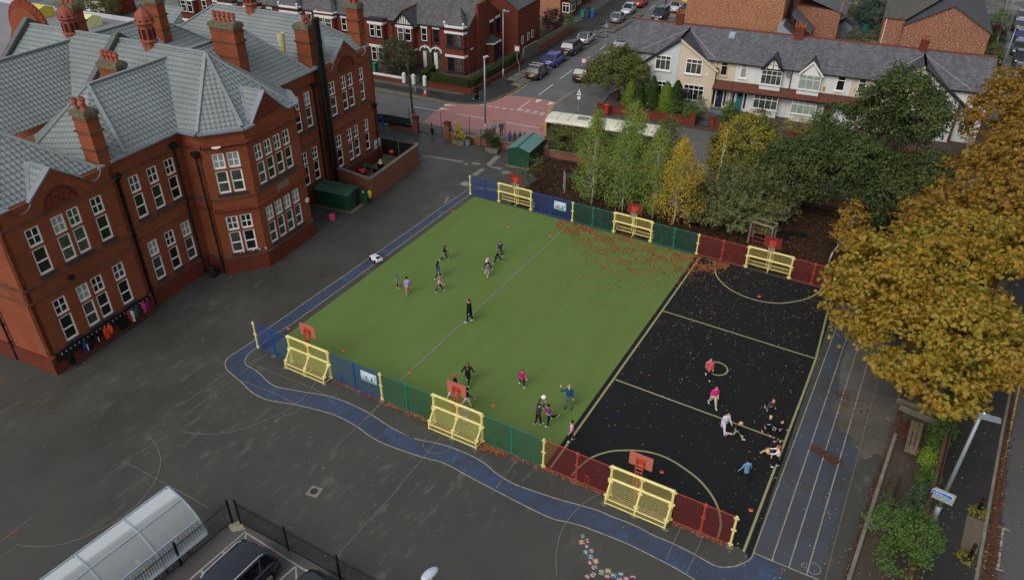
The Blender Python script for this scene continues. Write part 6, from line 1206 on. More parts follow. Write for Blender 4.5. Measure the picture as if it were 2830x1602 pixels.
car(-10.55, 60.6, SR, (34, 64, 150), 'bright blue hatchback second in the parked row', 'estate')
car(-10.75, 66.1, SR, (30, 38, 58), 'dark navy sport utility car third in the parked row', 'suv')
car(-11.05, 71.0, SR, (176, 180, 186), 'silver small car with a dark roof fourth in the parked row', 'small', roofc=(70, 72, 78))
car(-11.6, 83.2, SR, (118, 124, 130), 'grey hatchback past the gap in the parked row', 'small')
car(-12.2, 88.6, SR+PI, (176, 184, 196), 'pale silver hatchback facing the camera in front of the red car', 'small')
car(-12.5, 94.2, SR, (186, 44, 40), 'bright red hatchback up the side road', 'hatch')
car(-12.9, 100.3, SR, (110, 34, 40), 'dark red car beyond the bright red one', 'hatch')
car(-4.75, 57.3, SR, (44, 46, 50), 'dark estate car half hidden behind the bushy tree at the junction', 'suv')
car(-5.4, 70.2, SR, (206, 208, 208), 'white car with a black roof parked by the white gable end', 'hatch', roofc=(34, 36, 40))
car(-6.9, 88.2, SR+PI, (36, 42, 52), 'dark navy car facing the camera beyond the terrace roof', 'suv')
car(-6.6, 94.0, SR+PI, (212, 216, 222), 'white car facing the camera beside the scaffolding', 'hatch')
car(-6.9, 99.6, SR+PI, (170, 178, 186), 'pale car behind the scaffolding', 'hatch')
GR = 'cars parked on the far right street'
for i, (x, y, c, fl, lb) in enumerate(((39.7, 80.2, (112, 120, 138), 0, 'blue grey car nearest the orange tree on the right street'), (39.9, 85.0, (54, 60, 78), 0, 'dark slate blue car second from the orange tree on the right street'), (39.9, 90.4, (30, 34, 42), 1, 'black car facing the camera on the right street'), (39.6, 95.3, (66, 76, 96), 1, 'steel blue car facing the camera on the right street'), (39.9, 102.4, (40, 62, 130), 0, 'royal blue car on the right street'), (39.5, 108.8, (34, 44, 70), 0, 'navy car with a pale rear band on the right street'), (39.8, 115, (84, 88, 94), 0, 'grey car beyond the navy one on the right street'))):
    car(x, y, R(-1)+(PI if fl else 0), c, lb, 'hatch', GR, roofc=(112, 124, 142) if i == 5 else None)
car(11.65, -13.35, R(-1.5)+PI, (34, 36, 50), 'black sport utility car with silver roof rails in the car park corner', 'suv', 'cars in the school car park', rails=True)
car(15.0, -12.65, R(-1.5)+PI, (34, 40, 44), 'dark car roof at the bottom edge right of the black sport utility car', 'hatch', 'cars in the school car park')
# single-deck bus stopped at the kerb
bus = empty('bus', (5.7, 38.35, 0), R(9.3), 'single-deck yellow bus with a white roof stopped behind the birch trees', 'bus'); m_by = plain('bus yellow', lin((206, 140, 44)), .4, .5); m_bw = plain('bus roof white', lin((206, 202, 184)), .5, .4, var=.08, vs=.9)
L, w_ = 10.4, 1.25
m = MB()
m.box(-L/2, L/2, -w_, w_, .35, 1.0)
for s in (-1, 1): m.box(-L/2, -L/2+.16, s*w_-.06, s*w_+.06, 1.0, 2.6)
m.build('body', m_by, bus); m = MB(); m.box(-L/2+.02, L/2-.02, -w_+.04, w_-.04, .98, 2.62); m.build('windows', m_cgl, bus)
m = MB(); n_ = 10; prof = [(-w_-.02, 2.6), (-w_-.01, 2.72), (-w_+.12, 2.84), (-w_+.4, 2.9), (0, 2.94), (w_-.4, 2.9), (w_-.12, 2.84), (w_+.01, 2.72), (w_+.02, 2.6)]
m.add([(x, y, z) for x in (-L/2-.03, -L/2+.15, L/2-.15, L/2+.03) for y, z in ([(a, b if abs(x) < L/2 else b-.04) for a, b in prof])], [(i*9+j+1, i*9+j, (i+1)*9+j, (i+1)*9+j+1)[::-1] for i in range(3) for j in range(8)]+[tuple(range(9)), tuple(range(27, 36))[::-1], (0, 9, 18, 27, 35, 26, 17, 8)]); m.build('roof', m_bw, bus)
for x in (-1.9, 3.6): m = MB(); m.box(x-.5, x+.5, -.35, .35, 2.93, 3.02); m.build('roof_hatch', plain('grey hatch', lin((122, 122, 120)), .5, .4), bus, bevel=.02)
m = MB(); [m.box(x-.015, x+.015, -w_+.2, w_-.2, 2.9, 2.955) for x in (-4.2, -3.1, -2.9+1.9, .2, 1.4, 2.6, 4.4)]; m.build('roof_seams', plain('seam', lin((176, 172, 154)), .6, .3), bus)
for x in (-3.4, 2.9):
    for s in (-1, 1): m = MB(); m.tube((x, s*(w_-.25), .48), (x, s*(w_+.01), .48), .48, .48, 18); m.build('wheel', m_tyre, bus)
m = MB(); m.path([(-L/2, -w_, 2.45), (-L/2-.35, -w_-.25, 2.4), (-L/2-.35, -w_-.25, 1.95)], .03, 6); m.box(-L/2-.4, -L/2-.3, -w_-.35, -w_-.15, 1.75, 2.15); m.build('wing_mirror', m_by, bus)
m = MB(); m.box(-L/2-.012, -L/2, -.8, .8, 2.38, 2.6); m.build('destination_blind', m_cgl, bus)
# ---------------------------------------------------------------- street furniture
m_galv = plain('galvanised lamp steel', lin((140, 146, 152)), .45, .5, .3)
def lamp(x, y, h, rz, label, r=.07, head='led', z=0., cat='lamp post', lean=0):
    o = empty('street_lamp', (x, y, z), rz, label, cat); m = MB(); m.tube((0, 0, 0), (0, 0, 1.2), r*1.3, r*1.3, 12); m.tube((0, 0, 1.2), (0, 0, h), r, r*.7, 12); m.build('pole', m_galv, o, smooth=True)
    m = MB()
    if head == 'led': m.box(-.08, .75, -.16, .16, h-.02, h+.09); m.box(.0, .34, -.12, .12, h+.09, h+.14); 
    else:
        m.add([v for v in [(-.1, -.1, h), (.55, -.14, h+.02), (.55, .14, h+.02), (-.1, .1, h), (-.05, -.06, h+.14), (.4, -.08, h+.16), (.4, .08, h+.16), (-.05, .06, h+.14)]], [(3, 2, 1, 0), (4, 5, 6, 7), (0, 1, 5, 4), (1, 2, 6, 5), (2, 3, 7, 6), (3, 0, 4, 7)])
    m.build('lantern', plain('lantern grey', lin((120, 126, 134)), .5, .4) if head == 'led' else _M.get('pale lamp head'), o, bevel=.02)
    m = MB(); m.tube((.1, .06, h+.14), (.1, .06, h+.19), .04, .04, 8) if head == 'led' else m.box(0, .1, 0, .1, h, h+.1); m.build('sensor_cap', m_frame, o)
    m = MB(); m.box(-.09, -.05, -.06, .06, .4, 1.0); m.build('service_door', m_galv, o)
    return o
lamp(37.1, 5.95, 6.75, R(5), 'tall grey lamp post with a blue sign on the right-hand pavement', .1)
lamp(-5.77, 36.25, 7.6, R(80), 'lamp post at the front wall in front of the red junction', .09, 'old')
lamp(-12.96, 52.1, 7.7, R(10), 'lamp post behind the privet hedge on the corner pavement', .07, 'led')
lamp(37.6, 79.7, 6.5, R(0), 'lamp post by the blue bin on the right-hand pavement', .06); lamp(37.6, 104.0, 7.0, 0, 'far lamp post on the right-hand pavement', .06)
lamp(-57.2, 62.4, 7.5, R(60), 'lamp post behind the red terrace at the upper left', .07)
o = lamp(20.9, -11.2, 5.6, R(255), 'pale oval lamp head on a short mast at the bottom edge', .06, 'old')
for c in kids(o):
    if c.name.startswith('lantern'): bpy.data.objects.remove(c)
m = MB(); m.lathe([(.02, -.03), (.16, -.02), (.2, .04), (.15, .1), (.02, .13)], (0, 0, 0), 14); l = m.build('lantern', _M['pale lamp head'], o, smooth=True); l.location = (.05, 0, 5.6); l.scale = (1.9, 1, 1)
m = MB(); m.tube((0, 0, 0), (-.25, -.1, 8.3), .13, .09, 9); tele = tag(m.build('telegraph_pole', plain('creosoted pole', lin((74, 58, 46)), .9, .2, var=.3), None, loc=(-15.4, 37.4, 0)), 'leaning brown telegraph pole on the road edge beyond the school corner', 'telegraph pole')
m = MB(); m.tube((0, 0, 0), (.15, .1, 8.6), .11, .09, 8); tag(m.build('telegraph_pole', _M['creosoted pole'], None, loc=(-8.7, 95.2, 0)), 'thin wooden pole rising past the dark navy car', 'telegraph pole')
m = MB(); m.tube((0, 0, 0), (0, 0, 5.2), .05, .04, 8); m.box(-.2, .2, -.02, .02, 4.4, 4.8); tag(m.build('sign_post', m_galv, None, loc=(-5.0, 63.2, .1)), 'thin grey post in front of the white car with the black roof', 'sign post')
def speed20(loc, rz, h, label, crank=True):
    o = empty('speed_limit_sign', (*loc, .1), rz, label, 'road sign'); m = MB(); m.path([(.28, 0, 0), (.28, 0, h*.52), (0, 0, h*.68), (0, 0, h+.1)] if crank else [(0, .03, 0), (0, .03, h+.1)], .032, 8); m.build('post', m_galv, o)
    m = MB(); m.box(-.33, .33, -.05, -.03, h-.15, h+.55); m.build('backing_plate', plain('grey plate', lin((128, 112, 118)), .5, .4), o)
    d = [(.3, (176, 40, 40), .055), (.23, (226, 226, 224), .062)]
    for r_, c, y in d: m = MB(); m.xz([(r_*math.cos(t), h+.2+r_*math.sin(t)) for t in np.linspace(0, 2*PI, 25)[:-1]], -y, -.051); m.build('disc', paint('sign %d' % c[0], c), o)
    text('20', .26, m_black, o, Matrix.Translation((0, -.066, h+.2))@Matrix.Rotation(R(90), 4, 'X'), 'numerals', .002); return o
speed20((-11.45, 52.7), R(12), 3.3, 'twenty limit sign on a cranked post beside the long hedge'); speed20((-4.1, 55.2), R(12), 2.4, 'twenty limit sign half hidden in the tree opposite', False)
o = empty('give_way_sign', (*(-0.60, 46.60), .1), R(15), 'white triangular warning sign on a thin post by the bus', 'road sign'); m = MB(); m.tube((0, .03, 0), (0, .03, 2.5), .03, .03, 8); m.build('post', m_galv, o)
m = MB(); m.xz([(-.25, 1.75), (.25, 1.75), (.0, 2.45)], -.02, 0); m.build('triangle', m_wpaint, o); m = MB(); m.xz([(-.08, 1.9), (.08, 1.9), (0, 2.15)], -.03, -.021); m.build('symbol', m_black, o); m = MB(); m.box(-.16, .16, -.02, 0, 1.3, 1.62); m.build('plate', m_wpaint, o)
o = empty('traffic_cone', (*(-17.53, 42.74), .1), 0, 'orange and white traffic cone on the pavement by the white posts', 'traffic cone'); m = MB(); m.box(-.2, .2, -.2, .2, 0, .05); m.build('base', m_cone, o)
for a, b, r0, r1, mt in ((.05, .25, .16, .12, m_cone), (.25, .45, .12, .085, m_wpaint), (.45, .7, .085, .03, m_cone)): m = MB(); m.lathe([(r0, a), (r1, b)], (0, 0, 0), 14); m.build('cone_band', mt, o)
m = MB(); m.tube((-19.1, 43.1, .1), (-21.3, 44.6, 2.4), .035, .03, 7); tag(m.build('leaning_stay', m_galv, None), 'grey stay pole leaning from the traffic cone towards the gate posts', 'stay pole')
o = empty('street_sign', (37.1, 5.95, 0), R(-8), 'small blue sign with white lettering strapped to the right-hand lamp post', 'sign'); m = MB(); m.box(-.44, .44, -.16, -.12, 1.66, 2.3); m.build('backing_plate', plain('grey sign back', lin((150, 152, 146)), .5, .4), o); MB().box(-.52, .34, -.185, -.165, 1.95, 2.2).build('white_border', m_wpaint, o); m = MB(); m.box(-.5, .32, -.2, -.186, 1.97, 2.18); m.build('blue_plate', paint('sign blue', (44, 96, 190)), o)
m = MB(); [m.box(-.44+.09*i, -.38+.09*i+.02*(i % 2), -.204, -.2005, z_, z_+.028) for z_, k_ in ((2.1, 4), (2.045, 7), (1.995, 8)) for i in range(k_)]; m.build('faint_lettering', plain('pale blue print', lin((140, 170, 220)), .6, .3), o)
def bollard(x, y, label):
    o = empty('bollard', (x, y, .1), 0, label, 'bollard', 'black bollards on the right pavement'); m = MB(); m.lathe([(.09, 0), (.075, .7), (.085, .72), (.085, .86), (.05, .9)], (0, 0, 0), 12); m.build('shaft', m_black, o, smooth=True); m = MB(); m.lathe([(.083, .6), (.081, .68)], (0, 0, 0), 12, cap=False); m.build('reflective_band', m_tail, o)
bollard(38.97, 7.85, 'black bollard in the weeds beyond the tactile paving'); bollard(38.75, 4.65, 'black bollard at the near corner of the tactile paving')
def post_box(x, y): o = empty('litter_bin', (x, y, .1), 0, 'red round-topped bin by the wall behind the bus', 'litter bin'); m = MB(); m.lathe([(.2, 0), (.22, .9), (.3, .95), (.3, 1.05), (.1, 1.15)], (0, 0, 0), 14); m.build('body', paint('post red', (176, 46, 44)), o)
post_box(2.35, 47.3)
def wheelie(x, y, rz, c, label):
    o = empty('wheelie_bin', (x, y, .05), rz, label, 'wheelie bin', 'wheelie bins'); m = MB(); m.add([(-.22, -.25, .08), (.22, -.25, .08), (.22, .25, .08), (-.22, .25, .08), (-.28, -.33, .95), (.28, -.33, .95), (.28, .33, .95), (-.28, .33, .95)], [(3, 2, 1, 0), (4, 5, 6, 7), (0, 1, 5, 4), (1, 2, 6, 5), (2, 3, 7, 6), (3, 0, 4, 7)]); m.build('tub', paint('bin tub %d%d' % c[:2], c), o); m = MB(); m.slab([(-.3, -.35, .99), (.3, -.35, .99), (.3, .36, 1.06), (-.3, .36, 1.06)], .06); m.build('lid', paint('bin lid %d%d' % c[:2], tuple(int(v*.85) for v in c)), o)
for x, y, rz, c, lb in ((-27.6, 46.6, .1, (36, 120, 90), 'green wheelie bin in the front garden left of the grey bush'), (-17.1, 82.8, .2, (40, 120, 104), 'teal wheelie bin at the left of the cluster by the bay window'), (-16.4, 82.9, .1, (60, 66, 72), 'grey wheelie bin in the middle of the cluster by the bay window'), (-15.7, 83.1, .3, (44, 80, 150), 'blue wheelie bin at the right of the cluster by the bay window'), (-16.2, 84.4, .1, (46, 120, 100), 'green wheelie bin behind the cluster by the bay window'), (-16.9, 84.6, .1, (30, 44, 60), 'dark wheelie bin at the back of the cluster'), (37.1, 76.3, .0, (48, 100, 196), 'blue wheelie bin on the right-hand pavement'), (16.6, 91, .2, (36, 120, 70), 'green water butt in the far back garden'), (17.2, 95.5, .3, (40, 110, 104), 'teal wheelie bin in the far back garden'), (19.4, 84.0, .0, (34, 116, 72), 'round green bin behind the terrace chimney'), (20.6, 95.4, .4, (44, 112, 100), 'blue green bin under the big conifer hedge'), (-80.2, 43.3, .3, (40, 80, 170), 'blue wheelie bin beyond the flat roof'), (-9.9, 110, .1, (40, 120, 70), 'green wheelie bin far up the side road')): wheelie(x, y, rz, c, lb)
# scaffolding tower by the orange brick wall
o = empty('scaffold', (-3.2, 82.0, 0), R(6), 'galvanised scaffolding with plank decks and a yellow panel at the orange brick wall', 'scaffolding')
for z in (2.1, 4.1, 6.1):
    m = MB(); m.box(-.3, 2.7, 0, 1.2, z, z+.06); m.build('deck', plain('scaffold board', lin((148, 124, 92)), .9, .2, var=.2), o)
m = MB()
for x in (-.2, 1.2, 2.6):
    for y in (.05, 1.15): m.tube((x, y, 0), (x, y, 8), .03, .03, 6)
for z in (1, 2, 3, 4, 5, 6, 7): m.tube((-.5, .02, z), (2.9, .02, z), .025, .025, 6); m.tube((-.2, -.1, z), (-.2, 1.3, z), .025, .025, 6)
m.tube((-.5, 0, 0), (2.8, 0, 3.8), .025, .025, 6); m.tube((2.8, 0, 2), (-.5, 0, 5.8), .025, .025, 6); m.build('tubes', m_galv, o); m = MB(); m.box(1.3, 2.2, -.1, -.05, 4.2, 5.6); m.build('yellow_panel', paint('yellow panel', (222, 190, 60)), o)
# ---------------------------------------------------------------- cycle shelter, hooped railings
m_poly = N('clear polycarbonate', .12, .5); m_poly.base(lin((188, 196, 200))); tr_ = m_poly.n('BsdfTransparent'); ms_ = m_poly.n('MixShader'); lw_ = m_poly.n('LayerWeight'); lw_.inputs[0].default_value = .45; m_poly.set(ms_.inputs[0], m_poly.ramp(lw_.outputs['Fresnel'], .05, .55, .4, .9)); m_poly.t.links.new(tr_.outputs[0], ms_.inputs[1]); m_poly.t.links.new(m_poly.b.outputs[0], ms_.inputs[2]); m_poly.t.links.new(ms_.outputs[0], m_poly.t.nodes['Material Output'].inputs[0]); m_poly = m_poly.m
SX = empty('cycle_shelter', (6.45, -11.45, 0), R(-3.9), 'long clear barrel-roofed cycle shelter at the lower left', 'cycle shelter'); a0 = [(2.25*math.sin(t), 2.3-1.95*(1-math.cos(t))) for t in np.linspace(0, R(83), 14)]
Lh = 9.0
m = MB(); V = [(x, y, z) for y in (0, -Lh) for x, z in a0]; m.add(V, [(i, i+1, 14+i+1, 14+i) for i in range(13)]); m.build('clear_sheet', m_poly, SX, smooth=True)
for k in range(5): m = MB(); y = -k*2.2-.02; [m.bar((p[0], y, p[1]+.02), (q[0], y, q[1]+.02), .07, .04) for p, q in zip(a0, a0[1:])]; m.build('hoop', plain('pale grey frame', lin((150, 162, 172)), .4, .5), SX)
for i in (0, 4, 9, 13): m = MB(); m.bar((a0[i][0], 0, a0[i][1]+.03), (a0[i][0], -Lh, a0[i][1]+.03), .05, .05); m.build('purlin', _M['pale grey frame'], SX)
for k in range(3): m = MB(); m.tube((.08, -k*4.4-.1, 0), (.08, -k*4.4-.1, 2.3), .04, .04, 8); m.build('leg', m_galv, SX)
def bike(x, y, rz, c, label):
    o = empty('bicycle', (x, y, 0), rz, label, 'bicycle', 'bicycles in the cycle shelter'); mt = paint('bike %d%d' % c[:2], c)
    for yy in (-.5, .5): m = MB(); m.path([(0, yy+.3*math.cos(t), .32+.3*math.sin(t)) for t in np.linspace(0, 2*PI, 17)], .022, 6); w2 = m.build('wheel', m_tyre, o)
    m = MB(); m.path([(0, -.5, .32), (0, -.08, .3), (0, .38, .75), (0, -.2, .72), (0, -.08, .3)], .018, 6); m.path([(0, -.2, .72), (0, -.5, .32)], .012, 6); m.path([(0, .38, .78), (0, .5, .32)], .016, 6); m.build('frame', mt, o)
    m = MB(); m.box(-.05, .05, -.32, -.12, .8, .85); m.build('saddle', m_black, o); m = MB(); m.path([(-.25, .3, .92), (0, .36, .88), (.25, .3, .92)], .014, 6); m.build('handlebar', m_black, o)
for i, (y, c) in enumerate(((-11.9, (190, 50, 50)), (-12.5, (60, 150, 150)), (-13.1, (40, 90, 170)), (-13.6, (70, 70, 76)), (-14.2, (210, 170, 60)), (-14.8, (60, 110, 180)), (-15.5, (190, 90, 60)), (-16.1, (60, 140, 200)), (-16.7, (200, 60, 60)))):
    bike(7.55+.12*(i % 2), y, R(82+7*(i % 3)), c, ['red bicycle at the pitch end of the shelter', 'turquoise bicycle second in the shelter', 'blue bicycle third in the shelter', 'grey bicycle in the middle of the shelter', 'yellow bicycle under the clear roof', 'mid blue bicycle beyond the yellow one', 'orange bicycle near the bottom edge', 'sky blue bicycle near the bottom edge', 'red bicycle at the bottom edge of the picture'][i])
rail_fence('hooped_railing', [(8.7, -10.3), (8.35, -15.9)], 1.5, 'black hooped railing beside the cycle shelter', m_black, .12, hoops=True, post_sp=2.7)
rail_fence('car_park_railing', [(9.06, -10.15), (24, -10.15)], 1.55, 'long black vertical-bar railing along the car park', m_black, .1, post_sp=2.55)
flat('railing_rubble', [(8.55, -10.5), (8.9, -10.0), (9.5, -10.3), (9.1, -10.7)], .02, plain('pale rubble', lin((150, 146, 124)), .95, .1, var=.5, vs=9))
# ---------------------------------------------------------------- bark area play equipment
m_log = plain('silvered timber', lin((128, 120, 110)), .85, .2, var=.25, vs=4)
o = empty('climbing_net_frame', (22.45, 28.1, 0), R(-6), 'timber climbing frame with a red rope net behind the red goal', 'climbing frame')
for x in (0, 1.65): m = MB(); m.tube((x, 0, 0), (x, .0, 1.8), .075, .07, 10); m.tube((x, .9, 0), (x, .9, 1.75), .075, .07, 10); m.build('log_post', m_log, o)
m = MB(); m.tube((0, 0, 1.75), (1.65, 0, 1.75), .07, .07, 10); m.tube((0, .9, 1.7), (1.65, .9, 1.7), .07, .07, 10); m.tube((0, 0, 1.72), (0, .9, 1.7), .06, .06, 8); m.tube((1.65, 0, 1.72), (1.65, .9, 1.7), .06, .06, 8); m.build('top_rail', m_log, o)
m = MB(); [m.tube((.15+i*.27, .05, 1.7), (.15+i*.27, -.35, .1), .012, .012, 5) for i in range(6)]; [m.tube((.1, .05-.4*k/5, 1.7-1.6*k/5), (1.55, .05-.4*k/5, 1.7-1.6*k/5), .012, .012, 5) for k in range(6)]; m.build('rope_net', paint('red rope', (130, 58, 50)), o)
o = empty('balance_ladder', (6.35, 28.6, 0), R(5), 'green metal ladder between short wooden posts by the birch trees', 'play ladder')
for x, y in ((0, .7), (.35, 0), (2.4, .1)): m = MB(); m.tube((x, y, 0), (x, y, 1.65), .07, .07, 9); m.build('post', m_log, o)
m = MB(); m.tube((.1, .1, 1.5), (2.4, .1, 1.5), .02, .02, 6); m.tube((.1, .55, 1.5), (2.4, .55, 1.5), .02, .02, 6); [m.tube((.2+i*.28, .1, 1.5), (.2+i*.28, .55, 1.5), .018, .018, 6) for i in range(8)]; m.build('rungs', m_pg, o)
for i, (x, y, rz, r_) in enumerate(((24.35, 30.35, .2, .42), (24.85, 30.0, 1.5, .3), (25.0, 30.7, 1.2, .26), (25.45, 30.8, .1, .4), (26.0, 31.0, -.1, .3))):
    m = MB(); P0 = [((r_-.09)+.09*math.cos(t), .09*math.sin(t)) for t in np.linspace(0, 2*PI, 9)[:-1]]; nn = 16
    V = [(a*math.cos(2*PI*k/nn), b, a*math.sin(2*PI*k/nn)) for k in range(nn) for a, b in P0]; m.add(V, [(k*8+j, k*8+(j+1) % 8, ((k+1) % nn)*8+(j+1) % 8, ((k+1) % nn)*8+j) for k in range(nn) for j in range(8)])
    tag(m.build('half_buried_tyre', m_tyre, None, smooth=True, loc=(x, y, .1), rz=rz), ['largest half-buried tyre next to the climbing frame', 'tyre standing nearest the fence in the tyre row', 'small tyre behind the second in the tyre row', 'wide arching tyre near the right of the tyre row', 'last small tyre at the right end of the tyre row'][i], 'tyre', 'half-buried play tyres')
m = MB(); nn = 18
for k in range(18): x = k*.1; m.lathe([(.0, 0)]*0+[(.42, x), (.46, x+.03), (.46, x+.07), (.42, x+.1)], (0, 0, 0), nn, cap=False)
tn = m.build('play_tunnel', plain('ribbed black pipe', lin((26, 27, 30)), .4, .4), None, smooth=True); tn.location = (16.7, 28.55, .42); tn.rotation_euler = (0, R(90), R(7)); tag(tn, 'ribbed black plastic tunnel pipe lying behind the green fence', 'play tunnel')
# benches and logs in the right-hand bed
o = empty('plank_bench', (35.7, 11.3, 0), R(-2), 'long plank bench in the planting bed beside the lanes', 'bench')
for i in range(3): m = MB(); m.box(-.3+i*.21, -.13+i*.21, -1.25, 1.25, .4, .46); m.build('slat', plain('grey brown slats', lin((108, 96, 78)), .9, .2, var=.3), o)
for y in (-.9, .9): m = MB(); m.box(-.25, .25, y-.06, y+.06, 0, .4); m.build('leg', m_log, o)
m = MB(); m.path([(35.3, 7.9, .25), (35.15, 7.0, .3), (35.1, 6.2, .3), (35.2, 5.3, .25)], .2, 9); tag(m.build('split_log', plain('dark bark log', lin((72, 64, 52)), .95, .1, var=.4, vs=5), None), 'curved weathered log seat in the planting bed', 'log')
o = empty('raised_bed', (34.6, 14.2, 0), R(4), 'timber-edged raised bed round the big orange tree trunk', 'raised bed'); m = MB()
for a, b in (((0, 0), (2.6, -.5)), ((0, 0), (.3, 2.2)), ((.1, 1.4*0-.55), (2.4, -1.1)), ((.3, 2.2), (2.6, 2.0))): m.bar((*a, .2), (*b, .2), .09, .38)
m.build('sleepers', plain('pale sleeper', lin((104, 98, 84)), .9, .2, var=.3), o); m = MB(); m.add([(.05, .02, .3), (2.55, -.45, .3), (2.6, 2.0, .3), (.3, 2.15, .3)], [(0, 1, 2, 3)]); m.build('soil', m_earth, o)
o = empty('boundary_fence', (*wb, 0), 0, 'low brown brick wall with dark railings between the hedge and the right pavement', 'wall'); m = MB(); m.bar((0, 0, .35), (wa[0]-wb[0], wa[1]-wb[1], .35), .26, .9); m.build('brickwork', m_obrick2, o); m = MB(); m.bar((0, 0, .84), (wa[0]-wb[0], wa[1]-wb[1], .84), .3, .08); m.build('coping', plain('brown coping', lin((92, 66, 52)), .85, .2, var=.3), o)
m = MB(); d = Vector((wa[0]-wb[0], wa[1]-wb[1], 0)); [m.tube(d*(i/150)+Vector((0, 0, .8)), d*(i/150)+Vector((0, 0, 1.6)), .012, .012, 4) for i in range(1, 150)]; m.bar((0, 0, 1.5), (d.x, d.y, 1.5), .04, .02); m.build('railing', m_black, o)

m = MB(); rr = random.Random(5); V = []; nx_, ny_ = 11, 15
for j in range(ny_):
    for i in range(nx_):
        u = i/(nx_-1)*2-1; v = j/(ny_-1)*2-1; e = max(0, 1-abs(u)**3)*max(0, 1-abs(v)**3); V.append((u*1.0+rr.uniform(-.08, .08), v*1.9+rr.uniform(-.1, .1), 1.5*e**.5+(rr.uniform(-.12, .12) if e > 0 else 0)))
m.add(V, [(j*nx_+i, j*nx_+i+1, (j+1)*nx_+i+1, (j+1)*nx_+i) for j in range(ny_-1) for i in range(nx_-1)])
tag(m.build('sheeted_heap', plain('crumpled white sheeting', lin((206, 208, 210)), .5, .4, var=.12, vs=5), None, loc=(-4.6, 63.2, .0), rz=R(4)), 'heap under crumpled white sheeting behind the corner tree', 'sheeting')

# ---------------------------------------------------------------- trees, shrubs, hedges
def leaf_cloud(name, C_, Nn, size, mat, parent, kind='quad', asp=.5, jit=.7):
    """C_ (n,3) leaf positions, Nn (n,3) preferred normals; every leaf its own little faces"""
    n = len(C_); r = RNG
    nn = Nn+r.normal(0, jit, (n, 3)); nn /= np.linalg.norm(nn, axis=1)[:, None]+1e-9
    t = r.normal(0, 1, (n, 3)); t -= (t*nn).sum(1)[:, None]*nn; t /= np.linalg.norm(t, axis=1)[:, None]+1e-9; b = np.cross(nn, t)
    s = (size*r.uniform(.65, 1.3, n))[:, None]
    if kind == 'quad':
        V = np.stack([C_-t*s, C_+b*s*asp, C_+t*s, C_-b*s*asp], 1).reshape(-1, 3); F = np.arange(4*n).reshape(n, 4)
    else:
        k = 5; V = np.zeros((n, k, 4, 3))
        for i in range(k):
            a = (i-2)*.62; d = t*math.cos(a)+b*math.sin(a); e = -t*math.sin(a)+b*math.cos(a); L = s*(1-.12*abs(i-2)); dr = nn*L
            V[:, i, 0] = C_; V[:, i, 1] = C_+d*L*.62+e*L*.2-dr*.05; V[:, i, 2] = C_+d*L*1.05-dr*.3; V[:, i, 3] = C_+d*L*.62-e*L*.2-dr*.05
        V = V.reshape(-1, 3); F = np.arange(4*n*k).reshape(n*k, 4)
    return np_mesh(name, V, F, mat, parent)
def sph(n): v = RNG.normal(0, 1, (n, 3)); return v/np.linalg.norm(v, axis=1)[:, None]
def crown_points(blobs, nclump, per, rc, shell=.62, low=-.55, flat=.6):
    """clump centres near the outer part of overlapping ellipsoids, then leaves round each clump"""
    vol = np.array([b[3]*b[4]+b[4]*b[5] for b in blobs]); pick = RNG.choice(len(blobs), nclump, p=vol/vol.sum()); B = np.array(blobs, float)[pick]
    d = sph(nclump); d[:, 2] = np.where(d[:, 2] < low, -d[:, 2]*.6, d[:, 2]); rad = RNG.uniform(shell, 1.02, nclump)**.7
    cc = B[:, :3]+d*B[:, 3:6]*rad[:, None]; nn = d/B[:, 3:6]; nn /= np.linalg.norm(nn, axis=1)[:, None]
    keep = np.ones(nclump, bool)
    for j, b in enumerate(blobs): q = ((cc-np.array(b[:3]))/np.array(b[3:6])); keep &= ~(((q**2).sum(1) < .3) & (pick != j))
    cc = cc[keep]; nn = nn[keep]; m = len(cc); rr = rc*RNG.uniform(.6, 1.35, m)
    off = RNG.normal(0, .5, (m, per, 3))*rr[:, None, None]; off[:, :, 2] *= flat
    P_ = (cc[:, None]+off).reshape(-1, 3); Nn = np.repeat(nn*.7+[0, 0, .7], per, 0)+off.reshape(-1, 3)/rc*.5
    return P_, Nn, cc
def lobes(bl, n_, r_):
    out = []
    for b in bl:
        for _ in range(n_): d = sph(1)[0]; d[2] = abs(d[2])*1.1-.35; k = random.uniform(.45, .92); q = r_*random.uniform(.85, 1.4); out.append((b[0]+d[0]*b[3]*k, b[1]+d[1]*b[4]*k, b[2]+d[2]*b[5]*k, q, q, q*.8))
    return out
m_bark_ = plain('tree bark', lin((74, 66, 54)), .95, .1, var=.35, vs=5); m_birch = plain('birch bark', lin((178, 174, 162)), .85, .2, var=.3, vs=7)
def limbs(o, base, top, targets, r0, mat, bend=.3):
    m = MB(); b = Vector(base); t = Vector(top); k = 5; pts = [b.lerp(t, i/k)+Vector((random.uniform(-1, 1)*bend*.3*(0 < i < k), random.uniform(-1, 1)*bend*.3*(0 < i < k), 0)) for i in range(k+1)]
    for i in range(k): m.tube(pts[i], pts[i+1], r0*(1-.75*i/k), r0*(1-.75*(i+1)/k), 9)
    tr = m.build('trunk', mat, o, smooth=True); l = MB()
    for c in targets:
        c = Vector(tuple(c)); f = min(.92, max(.25, (c.z-b.z)/(t.z-b.z+.01)*.6)); s = pts[int(f*k)].lerp(pts[min(k, int(f*k)+1)], f*k-int(f*k)); mid = s.lerp(c, .5)+Vector((random.uniform(-.2, .2), random.uniform(-.2, .2), .25*bend)); l.tube(s, mid, r0*.26, r0*.15, 6, cap=False); l.tube(mid, c, r0*.15, r0*.04, 5, cap=False)
    if l.v: l.build('branches', mat, o)
